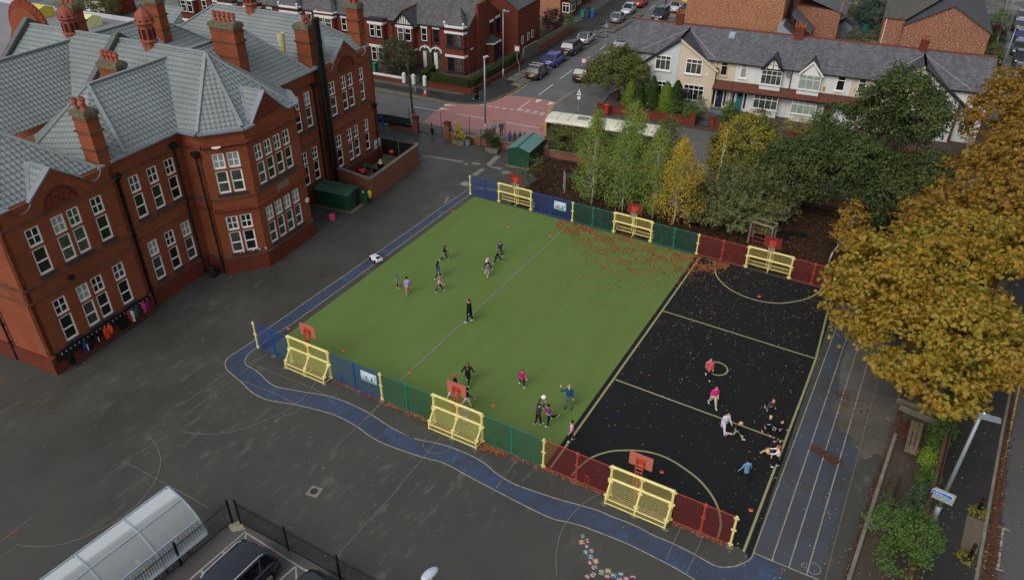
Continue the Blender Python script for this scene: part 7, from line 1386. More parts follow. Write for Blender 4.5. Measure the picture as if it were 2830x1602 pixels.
def tree(name, base, blobs, nclump, per, rc, lsize, mat, label, cat='tree', group=None, bark=None, r0=.2, kind='quad', nl=24, asp=.5, low=-.55, shell=.62, flat=.6, top=None, jit=.7):
    o = empty(name, (*base, 0), 0, label, cat, group); P_, Nn, cc = crown_points([(b[0]-base[0], b[1]-base[1], *b[2:]) for b in blobs], nclump, per, rc, shell, low, flat)
    P_[:, 2] = np.maximum(P_[:, 2], .06); leaf_cloud('crown', P_, Nn, lsize, mat, o, kind, asp, jit)
    tz = max(b[2]+b[5]*.45 for b in blobs); tb = max(blobs, key=lambda b: b[2]+b[5]); limbs(o, (0, 0, 0), top or (tb[0]-base[0], tb[1]-base[1], tz), cc[RNG.choice(len(cc), min(nl, len(cc)), replace=False)], r0, bark or m_bark_); return o
L_or = leafy('orange chestnut leaves', [(122, 86, 36), (146, 128, 46), (190, 138, 50), (150, 142, 52), (134, 134, 52), (210, 162, 74)], trans=.3)
L_or2 = leafy('golden chestnut leaves', [(130, 98, 38), (160, 122, 46), (146, 118, 48), (182, 144, 68)], trans=.3)
L_dk = leafy('dark green leaves', [(50, 64, 32), (70, 86, 44), (86, 100, 54), (100, 110, 64)]); L_bi = leafy('birch leaves', [(84, 106, 48), (112, 136, 62), (134, 152, 72), (150, 156, 74)])
L_yb = leafy('yellow birch leaves', [(124, 128, 48), (172, 154, 54), (200, 168, 66), (212, 176, 74)]); L_wi = leafy('grey green willow leaves', [(90, 100, 58), (112, 120, 74), (128, 134, 88), (116, 106, 60)])
L_yg = leafy('yellow green leaves', [(84, 94, 36), (120, 126, 46), (164, 142, 50), (108, 114, 48)]); L_ol = leafy('olive leaves', [(66, 78, 38), (98, 106, 54), (116, 118, 64), (106, 90, 48)]); L_cf = leafy('conifer foliage', [(36, 54, 24), (54, 74, 32), (70, 92, 38)]); L_cy = leafy('lime conifer foliage', [(88, 110, 36), (112, 132, 44), (98, 120, 42)])
L_hd = leafy('privet leaves', [(52, 66, 30), (68, 82, 38), (82, 92, 46)]); L_yl = leafy('bright yellow leaves', [(168, 152, 50), (200, 178, 66), (150, 146, 50)]); L_rd = leafy('dark red leaves', [(66, 34, 34), (86, 44, 44), (54, 30, 32)]); L_gr = leafy('fresh green leaves', [(66, 92, 40), (92, 122, 56), (80, 104, 48)]); L_lm = leafy('lime leaves', [(110, 140, 48), (132, 160, 60)]); L_gy = leafy('grey variegated leaves', [(110, 118, 92), (140, 146, 118), (88, 98, 74)])
L_bl = leafy('blue green needles', [(58, 80, 68), (74, 98, 84), (50, 70, 56)])
# the big autumn chestnuts on the right
G_C = 'big autumn trees along the right-hand street'
tree('chestnut_tree', (36.1, 14.8), lobes([(34.8, 16.6, 6.3, 5.0, 5.8, 4.3), (37.8, 18.3, 6.8, 4.8, 5.4, 4.4), (32.4, 16.2, 5.4, 2.8, 4.4, 3.1), (36.6, 12.4, 6.0, 4.4, 3.0, 3.3)], 8, 1.75), 1500, 32, .58, .2, L_or, 'huge orange and green chestnut tree overhanging the lanes, nearest the court', 'tree', G_C, r0=.42, kind='palm', nl=60, low=-.8)
tree('chestnut_tree', (38.2, 27.5), lobes([(36.2, 25.0, 7.0, 4.0, 5.2, 4.2), (39.4, 27, 8.4, 4.8, 6.5, 4.6), (39.5, 33, 7.6, 4.4, 4.5, 4.2)], 10, 1.9), 1200, 28, .62, .2, L_or2, 'golden chestnut tree in the middle of the right-hand row', 'tree', G_C, r0=.35, kind='palm', nl=30)
tree('chestnut_tree', (39.0, 42.5), lobes([(38.8, 41, 7.4, 4.6, 6.5, 4.2), (41.5, 46, 7.6, 4.4, 6.5, 4.2)], 12, 2.0), 1000, 26, .65, .2, L_or2, 'orange tree farthest up the right-hand street beside the white gabled house', 'tree', G_C, r0=.3, kind='palm', nl=30)
tree('young_tree', (28.35, 28.1), [(29.2, 28.2, 3.5, 1.1, 1.3, 1.5), (29.0, 28.0, 2.6, .9, 1.1, .9)], 70, 22, .45, .14, L_or2, 'small orange tree with a pale trunk at the end of the red far fence', bark=m_birch, r0=.06)
# the dark tree and its neighbours
tree('broadleaf_tree', (29.2, 36.9), lobes([(27.9, 36.4, 4.6, 5.9, 4.8, 4.4), (24.4, 36.4, 3.3, 3.6, 3.2, 3.2), (31.2, 36, 3.6, 4.0, 4, 3.2), (29.8, 38, 8.6, 1.9, 2.0, 3.6)], 12, 1.7), 2400, 44, .6, .125, L_dk, 'large dense dark green tree in front of the white houses', r0=.35, nl=50, low=-.9)
B_G = 'birch trees behind the far court fence'
def birch(x, y, h, r_, mat, label, n_=240, dens=14):
    o = empty('birch_tree', (x, y, 0), 0, label, 'tree', B_G); z = RNG.uniform(0, 1, n_)**.85; zc = .95+z*(h-1.1); pr_ = r_*np.clip(np.sin(np.pi*np.clip(z*.86+.12, 0, 1))**.7, .12, 1)*(1-z*.35); a = RNG.uniform(0, 2*PI, n_); q = np.sqrt(RNG.uniform(.12, 1, n_))
    cc = np.stack([pr_*q*np.cos(a)*(1+.35*np.sin(zc*2.1+x)), pr_*q*np.sin(a)*(1+.35*np.sin(zc*1.7+a)), zc], 1); off = RNG.normal(0, 1, (n_, dens, 3))*np.array([.16, .16, .3]); P_ = (cc[:, None]+off).reshape(-1, 3)
    leaf_cloud('crown', P_, np.repeat(np.stack([np.cos(a), np.sin(a), .5+0*a], 1), dens, 0), .068, mat, o, asp=.55)
    limbs(o, (0, 0, 0), (random.uniform(-.2, .2), random.uniform(-.1, .1), h*.97), cc[::12], .075, m_birch, .25)
birch(9.63, 27.7, 7.9, 1.9, L_bi, 'leftmost green birch behind the far blue fence', 560); birch(12.3, 27.8, 7.3, 2.2, L_bi, 'second green birch, broadest of the three green ones', 680); birch(14.8, 28.0, 7.4, 1.8, L_bi, 'green birch just left of the yellow one', 520); birch(16.6, 27.9, 6.9, 2.4, L_yb, 'yellow birch beside the play tunnel', 620)
birch(11.6, 30.6, 8.0, 2.3, L_bi, 'dusky birch standing behind the first two birches', 520); birch(14.2, 31.4, 7.2, 1.9, L_ol, 'olive birch in the back row by the bus', 420); birch(18.2, 33.2, 6.6, .7, L_yb, 'thin wispy yellow sapling rising above the yellow birch', 60, 9)
def fan_shrub(x, y, n_, L0, spread, mat, lsize, label, dens=16, name='willow_shrub', cat='shrub', up=.9):
    o = empty(name, (x, y, 0), 0, label, cat); m = MB(); Pn = []; Nn = []
    for i in range(n_):
        a = random.uniform(0, 2*PI); e = random.uniform(0, 1)**.6*spread; L = L0*random.uniform(.7, 1.1); b = Vector((random.uniform(-.4, .4), random.uniform(-.4, .4), 0)); d = Vector((math.cos(a)*math.sin(e), math.sin(a)*math.sin(e), math.cos(e)*up)); t = b+d*L; t.z -= .12*L*math.sin(e); m.tube(b, b.lerp(t, .5)+Vector((0, 0, .1)), .03, .02, 4, cap=False); m.tube(b.lerp(t, .5)+Vector((0, 0, .1)), t, .02, .006, 4, cap=False)
        for k in range(dens): f = random.uniform(.35, 1.05); p = b.lerp(t, f); Pn.append((p.x+random.gauss(0, .1), p.y+random.gauss(0, .1), max(.1, p.z+random.gauss(0, .1)))); Nn.append((math.cos(a)*.5, math.sin(a)*.5, .8))
    m.build('stems', m_bark_, o); leaf_cloud('crown', np.array(Pn), np.array(Nn), lsize, mat, o, asp=.22)
fan_shrub(20.6, 31.2, 460, 5.3, 1.15, L_wi, .17, 'broad grey-green willow with upright fanned branches behind the tunnel', 40)
tree('broadleaf_tree', (19.6, 37.0), [(19.3, 37.2, 3.9, 2.7, 2.2, 2.6), (20.9, 36.6, 3.0, 1.9, 1.8, 2.1), (18, 37, 2.8, 1.8, 1.6, 1.9)], 520, 36, .5, .12, L_yg, 'bushy yellow-green tree between the willow and the road', low=-.9)
tree('climbing_shrub', (5.6, 35.9), [(3.2, 35.4, 1.8, 1.6, .6, 1.3), (5.4, 35.5, 1.9, 1.8, .6, 1.3), (7.8, 35.7, 1.9, 1.9, .6, 1.3), (10.4, 36.0, 1.9, 1.9, .7, 1.4), (12.6, 36.2, 1.7, 1.8, .7, 1.3)], 620, 40, .4, .08, L_ol, 'dense olive hedge covering the railings in front of the bus', 'hedge', r0=.05, low=-.95)
tree('broadleaf_tree', (1.5, 52.2), [(1.4, 52.2, 3.4, 2.9, 2.5, 2.7), (-.5, 52., 2.6, 1.8, 1.9, 2.1), (3.3, 52.2, 2.8, 1.8, 1.6, 2.1)], 460, 36, .5, .12, L_ol, 'bushy olive tree with many stems on the corner opposite the hedge', low=-.6, nl=30)
def column(x, y, h, r_, mat, label, name='conifer', n_=4200, ls=.085, group='conifers in the front garden', cone=.55):
    o = empty(name, (x, y, 0), 0, label, 'conifer', group); z = RNG.uniform(0, 1, n_); a = RNG.uniform(0, 2*PI, n_); pr_ = r_*(1-z**2.2*.9)*np.clip(.55+z*2.5, 0, 1)*RNG.uniform(.75, 1.06, n_)*(1+.12*np.sin(a*3+z*9)); P_ = np.stack([pr_*np.cos(a), pr_*np.sin(a), .1+z*h], 1)
    leaf_cloud('foliage', P_, np.stack([np.cos(a), np.sin(a), .6+0*a], 1), ls, mat, o, asp=.5, jit=.5); m = MB(); m.tube((0, 0, 0), (0, 0, h*.85), .07, .03, 7); m.build('trunk', m_bark_, o); m = MB(); m.lathe([(r_*.55, .15), (r_*.78, h*.3), (r_*.6, h*.65), (.05, h*.93)], (0, 0, 0), 10); m.build('inner_foliage', mat, o)
column(5.1, 49.2, 3.7, .75, L_cf, 'dark columnar conifer on the left of the pair'); column(6.35, 49.6, 4.1, .85, L_cf, 'taller dark columnar conifer next to the first'); column(7.7, 50.0, 3.6, 1.1, L_cy, 'lime green conifer in the middle of the front garden'); column(3.7, 50.3, 3.1, .9, L_cy, 'yellowish conifer at the left end of the row'); column(8.6, 50.6, 3.7, 1.1, L_cf, 'green conifer behind the lime one')
def bush(x, y, blobs, mat, label, n_=110, per=26, rc=.4, ls=.09, cat='shrub', name='shrub', asp=.5, low=-.95):
    return tree(name, (x, y), [(x+b[0], y+b[1], *b[2:]) for b in blobs], n_, per, rc, ls, mat, label, cat, r0=.05, nl=10, low=low, asp=asp)
bush(9.3, 50.3, [(0, 0, .9, 1.9, 1.1, 1.1), (1.2, -.1, .8, 1.1, 1, .9)], L_gr, 'wide green shrub behind the red garden wall'); bush(10.8, 51.4, [(0, 0, 1.1, .9, .9, 1.1)], L_gy, 'silvery variegated shrub by the garden gate', 60); bush(13.9, 52.3, [(0, 0, .9, .8, 1.6, 1.1)], L_gr, 'green hedge bush in front of the teal door', 70)
bush(8.6, 53.0, [(0, 0, 1.2, .9, .8, 1.1)], leafy('smoky leaves', [(70, 64, 70), (88, 84, 84)]), 'smoky purple shrub against the cream house', 50); bush(20.9, 51.8, [(0, 0, .9, 1.3, 1.0, 1.1)], leafy('golden grass', [(150, 138, 50), (178, 162, 66)]), 'golden yellow bush before the white terrace', 90, asp=.2); bush(23.0, 52.6, [(0, 0, 1.2, 1.5, 1.1, 1.4)], L_gr, 'green shrub right of the golden bush', 100); bush(17, 52.2, [(0, 0, .8, 1.2, 1, 1)], L_ol, 'low olive shrub under the bay window', 60)
bush(-24.8, 47.4, [(0, 0, 2.2, 2.1, 1.9, 2.1), (1.2, .2, 1.9, 1.4, 1.3, 1.6)], leafy('grey olive leaves', [(56, 62, 42), (78, 84, 60), (96, 100, 78)]), 'large grey-green bush in the front garden of the red terrace', 320, 34, .5)
bush(-7.1, 33.4, [(0, 0, 1.0, .42, .35, .6), (-.15, 0, 1.5, .3, .25, .5), (.4, 0, .8, .4, .3, .4)], L_yl, 'bright yellow shrub in the trough planter', 60, 22, .2, .06); bush(-3.3, 33.4, [(0, 0, 1.0, .75, .5, .75), (-.5, .1, 1.4, .5, .4, .5)], L_cf, 'dark green shrub in the pale trough planter', 80, 22, .3, .07)
def thin_tree(x, y, h, label, mat, r_=1.4, n_=60, per=12): return tree('small_tree', (x, y), [(x-.2, y, h*.62, r_, r_, h*.36)], n_, per, .35, .08, mat, label, r0=.045, nl=22, shell=.3, low=-.9)
thin_tree(3.87, 27.7, 3.3, 'small sparse tree growing beside the far blue goal', leafy('sparse green leaves', [(74, 88, 50), (104, 116, 72)]), 1.5, 46, 10)
bush(-18.6, 69.3, [(0, 0, .9, 1.5, 1.4, 1.1)], L_lm, 'lime green rounded bush in the garden beside the side road', 90); bush(-17.3, 73.5, [(0, 0, 1.6, 1.5, 1.5, 1.6)], L_rd, 'dark red Japanese maple in the side road garden', 120, 26, .4, .09, 'tree', 'maple_tree'); bush(-15.6, 74.5, [(0, 0, 1.3, 1.1, 1.3, 1.2)], L_gr, 'green shrub right of the red maple', 70); bush(-20.5, 66.0, [(0, 0, 1.0, 1.6, 1.4, 1.0)], L_dk, 'dark ivy mound behind the corner house', 80)
bush(21.0, 99, [(0, 0, 2.0, 2.4, 2.4, 2.0)], L_bl, 'large rounded blue-green conifer in the back gardens', 170, 30, .6, .12); bush(24.2, 100, [(0, 0, 1.9, 2, 2.5, 1.9)], L_ol, 'tall olive hedge beside the blue-green conifer', 120, 26, .6, .12); bush(20.6, 87, [(0, 0, 1.0, 1.9, 2.4, 1.1)], leafy('dusty leaves', [(92, 94, 74), (110, 108, 84), (76, 82, 58)]), 'dusty grey shrub mass behind the terrace ridge', 110, 26, .5, .1); bush(23.4, 92, [(0, 0, 1.2, 1.5, 1.6, 1.2)], L_gr, 'green shrub below the satellite dish wall', 70); bush(23.3, 85.3, [(0, 0, .8, 1.1, 1.1, .8)], L_yl, 'yellowing shrub near the brown brick wing', 50); bush(17.4, 103, [(0, 0, 2, 1.8, 3, 2)], L_ol, 'olive trees at the far end of the back gardens', 90, 24, .7, .12); bush(16.6, 80, [(0, 0, 1.0, 1.6, 1.2, 1)], L_gr, 'climber tumbling over the white yard wall', 70)
for y, r_, mt, lb in ((83, 1.1, L_cf, 'first clipped bush past the blue bin'), (88.5, 1.3, L_ol, 'olive bush second past the blue bin'), (94.5, 1.35, L_cf, 'tall dark rounded bush third past the blue bin'), (100, 1.2, L_rd, 'reddish bush fourth past the blue bin'), (106.5, 1.6, L_gr, 'bright green bush at the top of the right pavement')): bush(36.7, y, [(0, 0, 1.2, r_, 1.5*r_, r_)], mt, lb, 70, 26, .4, .1)
bush(4.5, 76.3, [(-3.6, 0, 1.2, 1.2, .8, 1.3), (-2.4, .2, 1.3, .9, .7, 1.1)], L_gr, 'green creeper beside the grey felt roof', 60); bush(10.2, 76.6, [(0, 0, 1.5, 1.9, .8, 1.5)], L_dk, 'dark shrub at the foot of the orange brick wall', 80)
bush(-74.5, 43.5, [(0, 0, 3, 3.2, 3, 2.6)], L_ol, 'olive tree beyond the flat roof at the upper left', 200, 30, .7, .13, 'tree', 'broadleaf_tree')
# clipped privet hedge round the corner garden: a solid core with a leafy skin
def hedge(pts, w_, h, label):
    o = empty('clipped_hedge', (*pts[0], 0), 0, label, 'hedge'); m = MB(); Pn = []; Nn = []; ox, oy = pts[0]
    for a, b in zip(pts, pts[1:]):
        a = Vector((a[0]-ox, a[1]-oy, 0)); b = Vector((b[0]-ox, b[1]-oy, 0)); m.bar(a+Vector((0, 0, h/2)), b+Vector((0, 0, h/2)), w_*.9, h*.94); L = (b-a).length; d = (b-a)/L; s = Vector((-d.y, d.x, 0)); n_ = int(L*(w_+2*h)*210)
        for _ in range(n_):
            f = random.random(); q = random.uniform(-h, w_+h)
            if q < 0: p = s*(-w_/2-random.uniform(-.05, .07))+Vector((0, 0, h+q)); nv = -s
            elif q > w_: p = s*(w_/2+random.uniform(-.05, .07))+Vector((0, 0, h-(q-w_))); nv = s
            else: e = abs(q/w_-.5)*2; p = s*(q-w_/2)+Vector((0, 0, h+.1-.16*e**3+random.uniform(-.05, .06))); nv = Vector((0, 0, 1))
            p = p+a+d*(f*(L+.5)-.25); Pn.append(tuple(p)); Nn.append(tuple(nv))
    m.build('inner_twigs', plain('hedge core', lin((40, 48, 24)), .95, .1), o); leaf_cloud('foliage', np.array(Pn), np.array(Nn), .05, L_hd, o, jit=.45)
hedge([(-18.7, 45.95), (-13.95, 46.3), (-14.5, 58.2)], .95, 1.35, 'long clipped privet hedge wrapping the corner garden'); hedge([(-20.3, 46.2), (-21.3, 49.6)], .8, 1.1, 'short clipped hedge leading to the arched front doors')
# right-hand hedge and shrubs
G_R = 'shrubs along the right-hand boundary fence'
for i, (x, y, r_, h, mt, lb) in enumerate(((37.2, 14.9, .9, 1.4, L_gr, 'green shrub under the orange crown by the boundary fence'), (36.8, 12.4, 1.0, 1.2, L_gr, 'round green shrub left of the lamp head'), (36.6, 11.3, .75, .9, L_gr, 'small green shrub beside the plank bench'), (36.3, 9.9, .75, .9, L_lm, 'yellow-green shrub between bench and log'), (36.4, 8.3, .85, 1.1, L_gr, 'green shrub above the dark hollow by the log'), (36.2, 6.5, 1.1, 1.3, leafy('silvery green leaves', [(72, 92, 64), (104, 122, 92)]), 'silvery green shrub beside the weathered log'))):
    bush(x+.25, y, [(0, 0, h*.45, r_*.62, r_*.95, h*.5)], mt, lb, 90, 24, .2, .055)
thin = tree('small_tree', (35.8, 2.4), [(35.3, 3.1, 1.9, 1.2, 1.1, .9), (36.3, 2.9, 1.8, 1.0, 1.3, 1.0), (35.9, 1.8, 1.4, 1.0, .9, .8)], 200, 26, .3, .065, L_gr, 'wide low bush-like tree at the bottom right of the picture', r0=.1, nl=40)
for x, y, lb in ((38.9, 7.7, 'weeds round the farther bollard'), (38.6, 4.5, 'weeds round the nearer bollard')): bush(x, y, [(0, 0, .15, .38, .38, .2)], L_yg, lb, 30, 16, .15, .05, 'weeds', 'weed_clump')
# fallen leaves
def litter(name, P_, mat, size=.055):
    P_ = np.array(P_); Nn = np.tile([0, 0, 1.], (len(P_), 1)); o = leaf_cloud(name, P_, Nn, size, mat, None, asp=.6, jit=.25); o['kind'] = 'stuff'; tag(o, None, None); return o
L_fr = leafy('fallen russet leaves', [(136, 76, 44), (176, 106, 62), (118, 70, 44), (196, 136, 84)], .8, 0.); L_fg = leafy('damp brown leaves', [(74, 46, 34), (100, 62, 42), (62, 42, 32), (124, 82, 56)], .8, 0.)
L_fp = leafy('fallen pale leaves', [(150, 132, 96), (176, 160, 124), (134, 96, 62)], .8, 0.)
g = RNG
def strip_pts(a, b, n_, sp, z): t = g.uniform(0, 1, n_)[:, None]; a = np.array(a); b = np.array(b); p = a+(b-a)*t+g.normal(0, 1, (n_, 2))*sp; return np.c_[p, np.full(n_, z)+g.uniform(0, .02, n_)]
n_ = 7000; x = g.uniform(8.6, 22.2, n_); dy = np.abs(g.normal(0, 1, n_))*(.35+2.9*np.exp(-((x-15.5)/4.2)**2)+.5*np.exp(-((x-19)/2)**2)); P_ = np.c_[x, 24.1-dy, np.full(n_, .03)+g.uniform(0, .02, n_)]
k = (np.sin(x*2.3+dy*3)+np.sin(dy*4.1-x*1.7)+g.normal(0, .9, n_)) > -.3; lf = litter('fallen_leaves', P_[k & (P_[:, 1] > .3)], L_fr, .066); tag(lf, 'russet drift of fallen leaves along the far green fence', 'leaves')
n_ = 1900; x = 24-np.abs(g.normal(0, 7, n_)); y = 24-np.abs(g.normal(0, 9, n_)); P_ = np.c_[x, y, np.full(n_, .025)+g.uniform(0, .015, n_)]; P_ = P_[(x > 8) & (y > .4) & ((x < 19.8) | (g.uniform(0, 1, n_) < .35))]; tag(litter('fallen_leaves', P_, L_fr, .042), 'thin scatter of brown leaves over the court and turf', 'leaves')
n_ = 800; x = g.uniform(20, 29.4, n_); y = 24-np.abs(g.normal(0, 9, n_)); P_ = np.c_[x, y, np.full(n_, .035)][(y > .4)]; tag(litter('fallen_leaves', P_, L_fp, .036), 'pale leaf scatter on the black rubber court', 'leaves')
P_ = np.r_[strip_pts((5.9, -.08), (29, -.1), 1500, .07, .03), strip_pts((16.2, -.3), (17.5, -.2), 350, .12, .03), strip_pts((10, -.12), (13, -.15), 300, .06, .03)]; tag(litter('fallen_leaves', P_, L_fr, .045), 'line of brown leaves along the foot of the near fence', 'leaves')
n_ = 9000; P_ = np.c_[g.uniform(9, 34, n_), g.uniform(24.6, 36, n_), np.full(n_, .035)+g.uniform(0, .03, n_)]; tag(litter('fallen_leaves', P_, L_fg, .055), 'brown leaf litter over the bark area under the trees', 'leaves')
P_ = np.r_[strip_pts((KR[0][0]+.35, KR[0][1]+8), (KR[-1][0]+.35, KR[-1][1]-4), 6500, .16, .01), strip_pts(ext(BK[1], BK[0], 8), BK[1], 1300, .09, .03)-[.12, 0, 0], strip_pts((35.2, 12.6), (36.0, 10.2), 900, .3, .04), strip_pts((31.2, 8.3), (32.6, 7.8), 500, .12, .02), strip_pts((31, 14), (33.5, 12), 250, .5, .02)]; tag(litter('fallen_leaves', P_, L_fg, .055), 'thick leaves in the right-hand gutter and beside the edging kerb', 'leaves')
P_ = np.r_[np.c_[g.uniform(28, 43, 1500), g.uniform(-4, 24, 1500), np.full(1500, .115)], np.c_[g.uniform(-8, 32, 420), g.uniform(-14, 0, 420), np.full(420, .02)]]; tag(litter('fallen_leaves', P_, L_fp, .035), 'sparse pale leaves and grit on the tarmac', 'leaves')

# ---------------------------------------------------------------- people: one continuous skinned body each
def cloth(c): return plain('cloth %d %d %d' % c, lin(c), .9, .1, var=.14, vs=11)
def rotx(v, a): c, s = math.cos(a), math.sin(a); return Vector((v[0], v[1]*c-v[2]*s, v[1]*s+v[2]*c))
PG_ = 'children and staff playing on the ball court'
SK = {'l': (206, 164, 140), 'm': (160, 114, 86), 'd': (108, 74, 56)}
def person(x, y, a, h, label, top, bot, legs=((0, 0), (0, 0)), arms=((.1, .1, .2), (.1, .1, .2)), lean=.05, hair=(52, 38, 30), hl=0, skin='l', shoe=(206, 206, 206), z=.014, kind='', shorts=False, group=PG_, belt=None, head=0., short_sl=False, cat='child', ball=None, wide=1., spread=.02):
    """a: heading in degrees, 0 away from the drone, 90 to the right. legs: (swing, knee bend); arms: (swing, lift outwards, elbow)"""
    o = empty('person', (x, y, z), .517-R(a), label, cat, group); S = []      # primitives: p, q, r0, r1, zone
    sk, tp, bt, sh = 0, 1, 2, 3; H = h
    def seg(p, q, r0, r1, zn): S.append((Vector(p)*H, Vector(q)*H, r0*H, r1*H, zn))
    L_ = []
    for s, (sw, kn) in zip((-1, 1), legs):
        hip = Vector((s*.05, 0, .0)); d1 = rotx(Vector((s*spread, 0, -1)), sw); d1.normalize(); knee = hip+d1*.245; d2 = rotx(d1, -kn); ank = knee+d2*.235; f = rotx(Vector((0, 1, 0)), min(.5, (sw-kn))*.7); L_.append((hip, knee, ank, f))
    low = min(min(k[2].z, (k[2]+k[3]*.08).z) for k in L_)-.035; pel = Vector((0, 0, -low))
    for s, (hip, knee, ank, f) in zip((-1, 1), L_):
        seg(hip+pel, knee+pel, .058*wide, .04*wide, bt); seg(knee+pel, ank+pel, .038*wide, .026*(wide if not shorts else 1), sk if shorts else bt); seg(ank+pel-f*.02-Vector((0, 0, .012)), ank+pel+f*.085-Vector((0, 0, .018)), .026, .022, sh)
    up = rotx(Vector((0, 0, 1)), -lean); P = lambda x_, y_, z_: pel+Vector((x_, 0, 0))+up*z_+rotx(Vector((0, y_, 0)), -lean)
    seg(P(-.028, 0, -.01), P(.028, 0, -.01), .068*wide, .068*wide, bt if kind != 'coat' else tp); seg(P(-.02, 0, .05), P(-.035, 0, .2), .07, .07, tp); seg(P(.02, 0, .05), P(.035, 0, .2), .07, .07, tp); seg(P(-.075, 0, .255), P(.075, 0, .255), .05, .05, tp); seg(P(0, 0, .28), P(0, .01, .34), .034, .03, sk)
    hc = P(0, .018, .405); fw = rotx(Vector((0, 1, 0)), -lean*.6-head)
    seg(hc-Vector((0, 0, .018))+fw*.005, hc+Vector((0, 0, .018)), .052, .058, sk); seg(hc-Vector((0, 0, .035))+fw*.022, hc-Vector((0, 0, .036))+fw*.026, .032, .03, sk); seg(hc+fw*.05, hc+fw*.062-Vector((0, 0, .012)), .009, .013, sk)
    for s in (-1, 1): seg(hc+Vector((s*.057, 0, -.006)), hc+Vector((s*.06, 0, .008)), .012, .012, sk)
    hands = []
    for s, (sw, ab, el) in zip((-1, 1), arms):
        shd = P(s*.108, 0, .262); d = rotx(Vector((s*math.sin(ab), 0, -math.cos(ab))), sw-lean); e = shd+d*.165; d2 = rotx(d, el); d2.x += -s*(.15 if el < 1.5 else .75)*min(1, el); d2.normalize(); wr = e+d2*.14
        seg(shd, e, .036, .028, tp); seg(e, wr, .028 if not short_sl else .022, .02, tp if not short_sl else sk)
        n_ = rotx(Vector((0, 1, 0)), sw+el); sd = Vector((1, 0, 0)); seg(wr+d2*.01, wr+d2*.045, .02, .019, sk); hands.append(wr+d2*.07)
        for k, (ln, off) in enumerate(((.032, -.015), (.038, -.005), (.036, .005), (.028, .014))):
            b = wr+d2*.055+sd*off*.9; m1 = b+d2*ln*.6+n_*.004; seg(b, m1, .0075, .007, sk); seg(m1, m1+d2*ln*.45+n_*.012, .007, .0055, sk)
        seg(wr+d2*.02-sd*s*.014, wr+d2*.05-sd*s*.03+n_*.01, .0085, .006, sk)
    if kind == 'coat': seg(P(0, 0, .02), P(0, -.01, -.06), .085, .098, tp)
    m = MB()
    for p, q, r0, r1, zn in S:
        d = q-p; L = d.length or 1e-4; d = d/L if L > 1e-3 else Vector((0, 0, 1)); a_ = d.orthogonal().normalized(); b_ = d.cross(a_); V = []; n_ = 10 if r0 > .02*H else 7
        rings = [(-r0*.98, r0*.2), (-r0*.7, r0*.72), (0, r0), (L, r1), (L+r1*.7, r1*.72), (L+r1*.98, r1*.2)]
        for t, rr in rings: V += [p+d*t+(a_*math.cos(2*PI*i/n_)+b_*math.sin(2*PI*i/n_))*rr for i in range(n_)]
        m.add(V, [(k*n_+i, k*n_+(i+1) % n_, (k+1)*n_+(i+1) % n_, (k+1)*n_+i) for k in range(5) for i in range(n_)]+[tuple(range(n_))[::-1], tuple(range(5*n_, 6*n_))])
    me = bpy.data.meshes.new('body'); me.from_pydata([tuple(v) for v in m.v], [], m.f); ob = bpy.data.objects.new('body', me); COL.objects.link(ob)
    md = ob.modifiers.new('r', 'REMESH'); md.mode = 'VOXEL'; md.voxel_size = .0125*H/1.4; ms_ = ob.modifiers.new('s', 'SMOOTH'); ms_.factor = .5; ms_.iterations = 2
    me2 = bpy.data.meshes.new_from_object(ob.evaluated_get(bpy.context.evaluated_depsgraph_get())); ob.modifiers.clear(); ob.data = me2; bpy.data.meshes.remove(me)
    nf = len(me2.polygons); c = np.zeros(nf*3); me2.polygons.foreach_get('center', c); c = c.reshape(-1, 3); best = np.full(nf, 1e9); zi = np.zeros(nf, int)
    for p, q, r0, r1, zn in S:
        p = np.array(p); e = np.array(q)-p; t = np.clip(((c-p)@e)/max(1e-9, e@e), 0, 1); dd = np.linalg.norm(c-p-t[:, None]*e, axis=1)/(r0+(r1-r0)*t); k = dd < best; best[k] = dd[k]; zi[k] = zn
    me2.materials.clear()
    for cc in (SK[skin], top, bot, shoe): me2.materials.append(cloth(cc))
    me2.polygons.foreach_set('material_index', zi.astype(np.int32)); me2.polygons.foreach_set('use_smooth', [True]*nf); ob.parent = o; ob.name = 'body'; me2.update()
    hm = cloth(hair); g_ = MB(); c0 = (hc-fw*.012+Vector((0, 0, .012)))*H; rr = .066*H
    g_.lathe([(rr*math.sin(t), rr*1.05*math.cos(t)) for t in np.linspace(.02, 1.75, 7)][::-1], tuple(c0), 12)
    if hl:
        b0 = (hc-fw*.035)*H; b1 = (hc-fw*(.075+.02*hl)-Vector((0, 0, .06+.1*hl)))*H; g_.tube(b0+Vector((0, 0, .02*H)), b0.lerp(b1, .5), .056*H, .055*H, 9); g_.tube(b0.lerp(b1, .5), b1, .055*H, .025*H, 9)
    g_.build('hair', hm, o, smooth=True)
    e_ = MB()
    for s in (-1, 1): p = (hc+fw*.049+Vector((s*.02, 0, .004)))*H; e_.tube(p, p+fw*.006*H, .006*H, .006*H, 6)
    p = (hc+fw*.05+Vector((0, 0, -.034)))*H; e_.bar(p-Vector((.012*H, 0, 0)), p+Vector((.012*H, 0, 0)), .006*H, .005*H); e_.build('face_features', cloth((60, 36, 32)), o)
    if belt:
        b = MB(); c1 = P(0, 0, .045)*H; pts = [c1+Vector((.083*H*math.cos(t), .075*H*math.sin(t), 0)) for t in np.linspace(0, 2*PI, 13)]; b.path(pts, .013*H, 6)
        for s in (-1, 1): p = c1+Vector((s*.086*H, -.01*H, 0)); b.bar(p, p+Vector((s*.03*H, -.05*H, -.2*H)), .028*H, .008*H)
        b.build('tag_belt', cloth(belt), o)
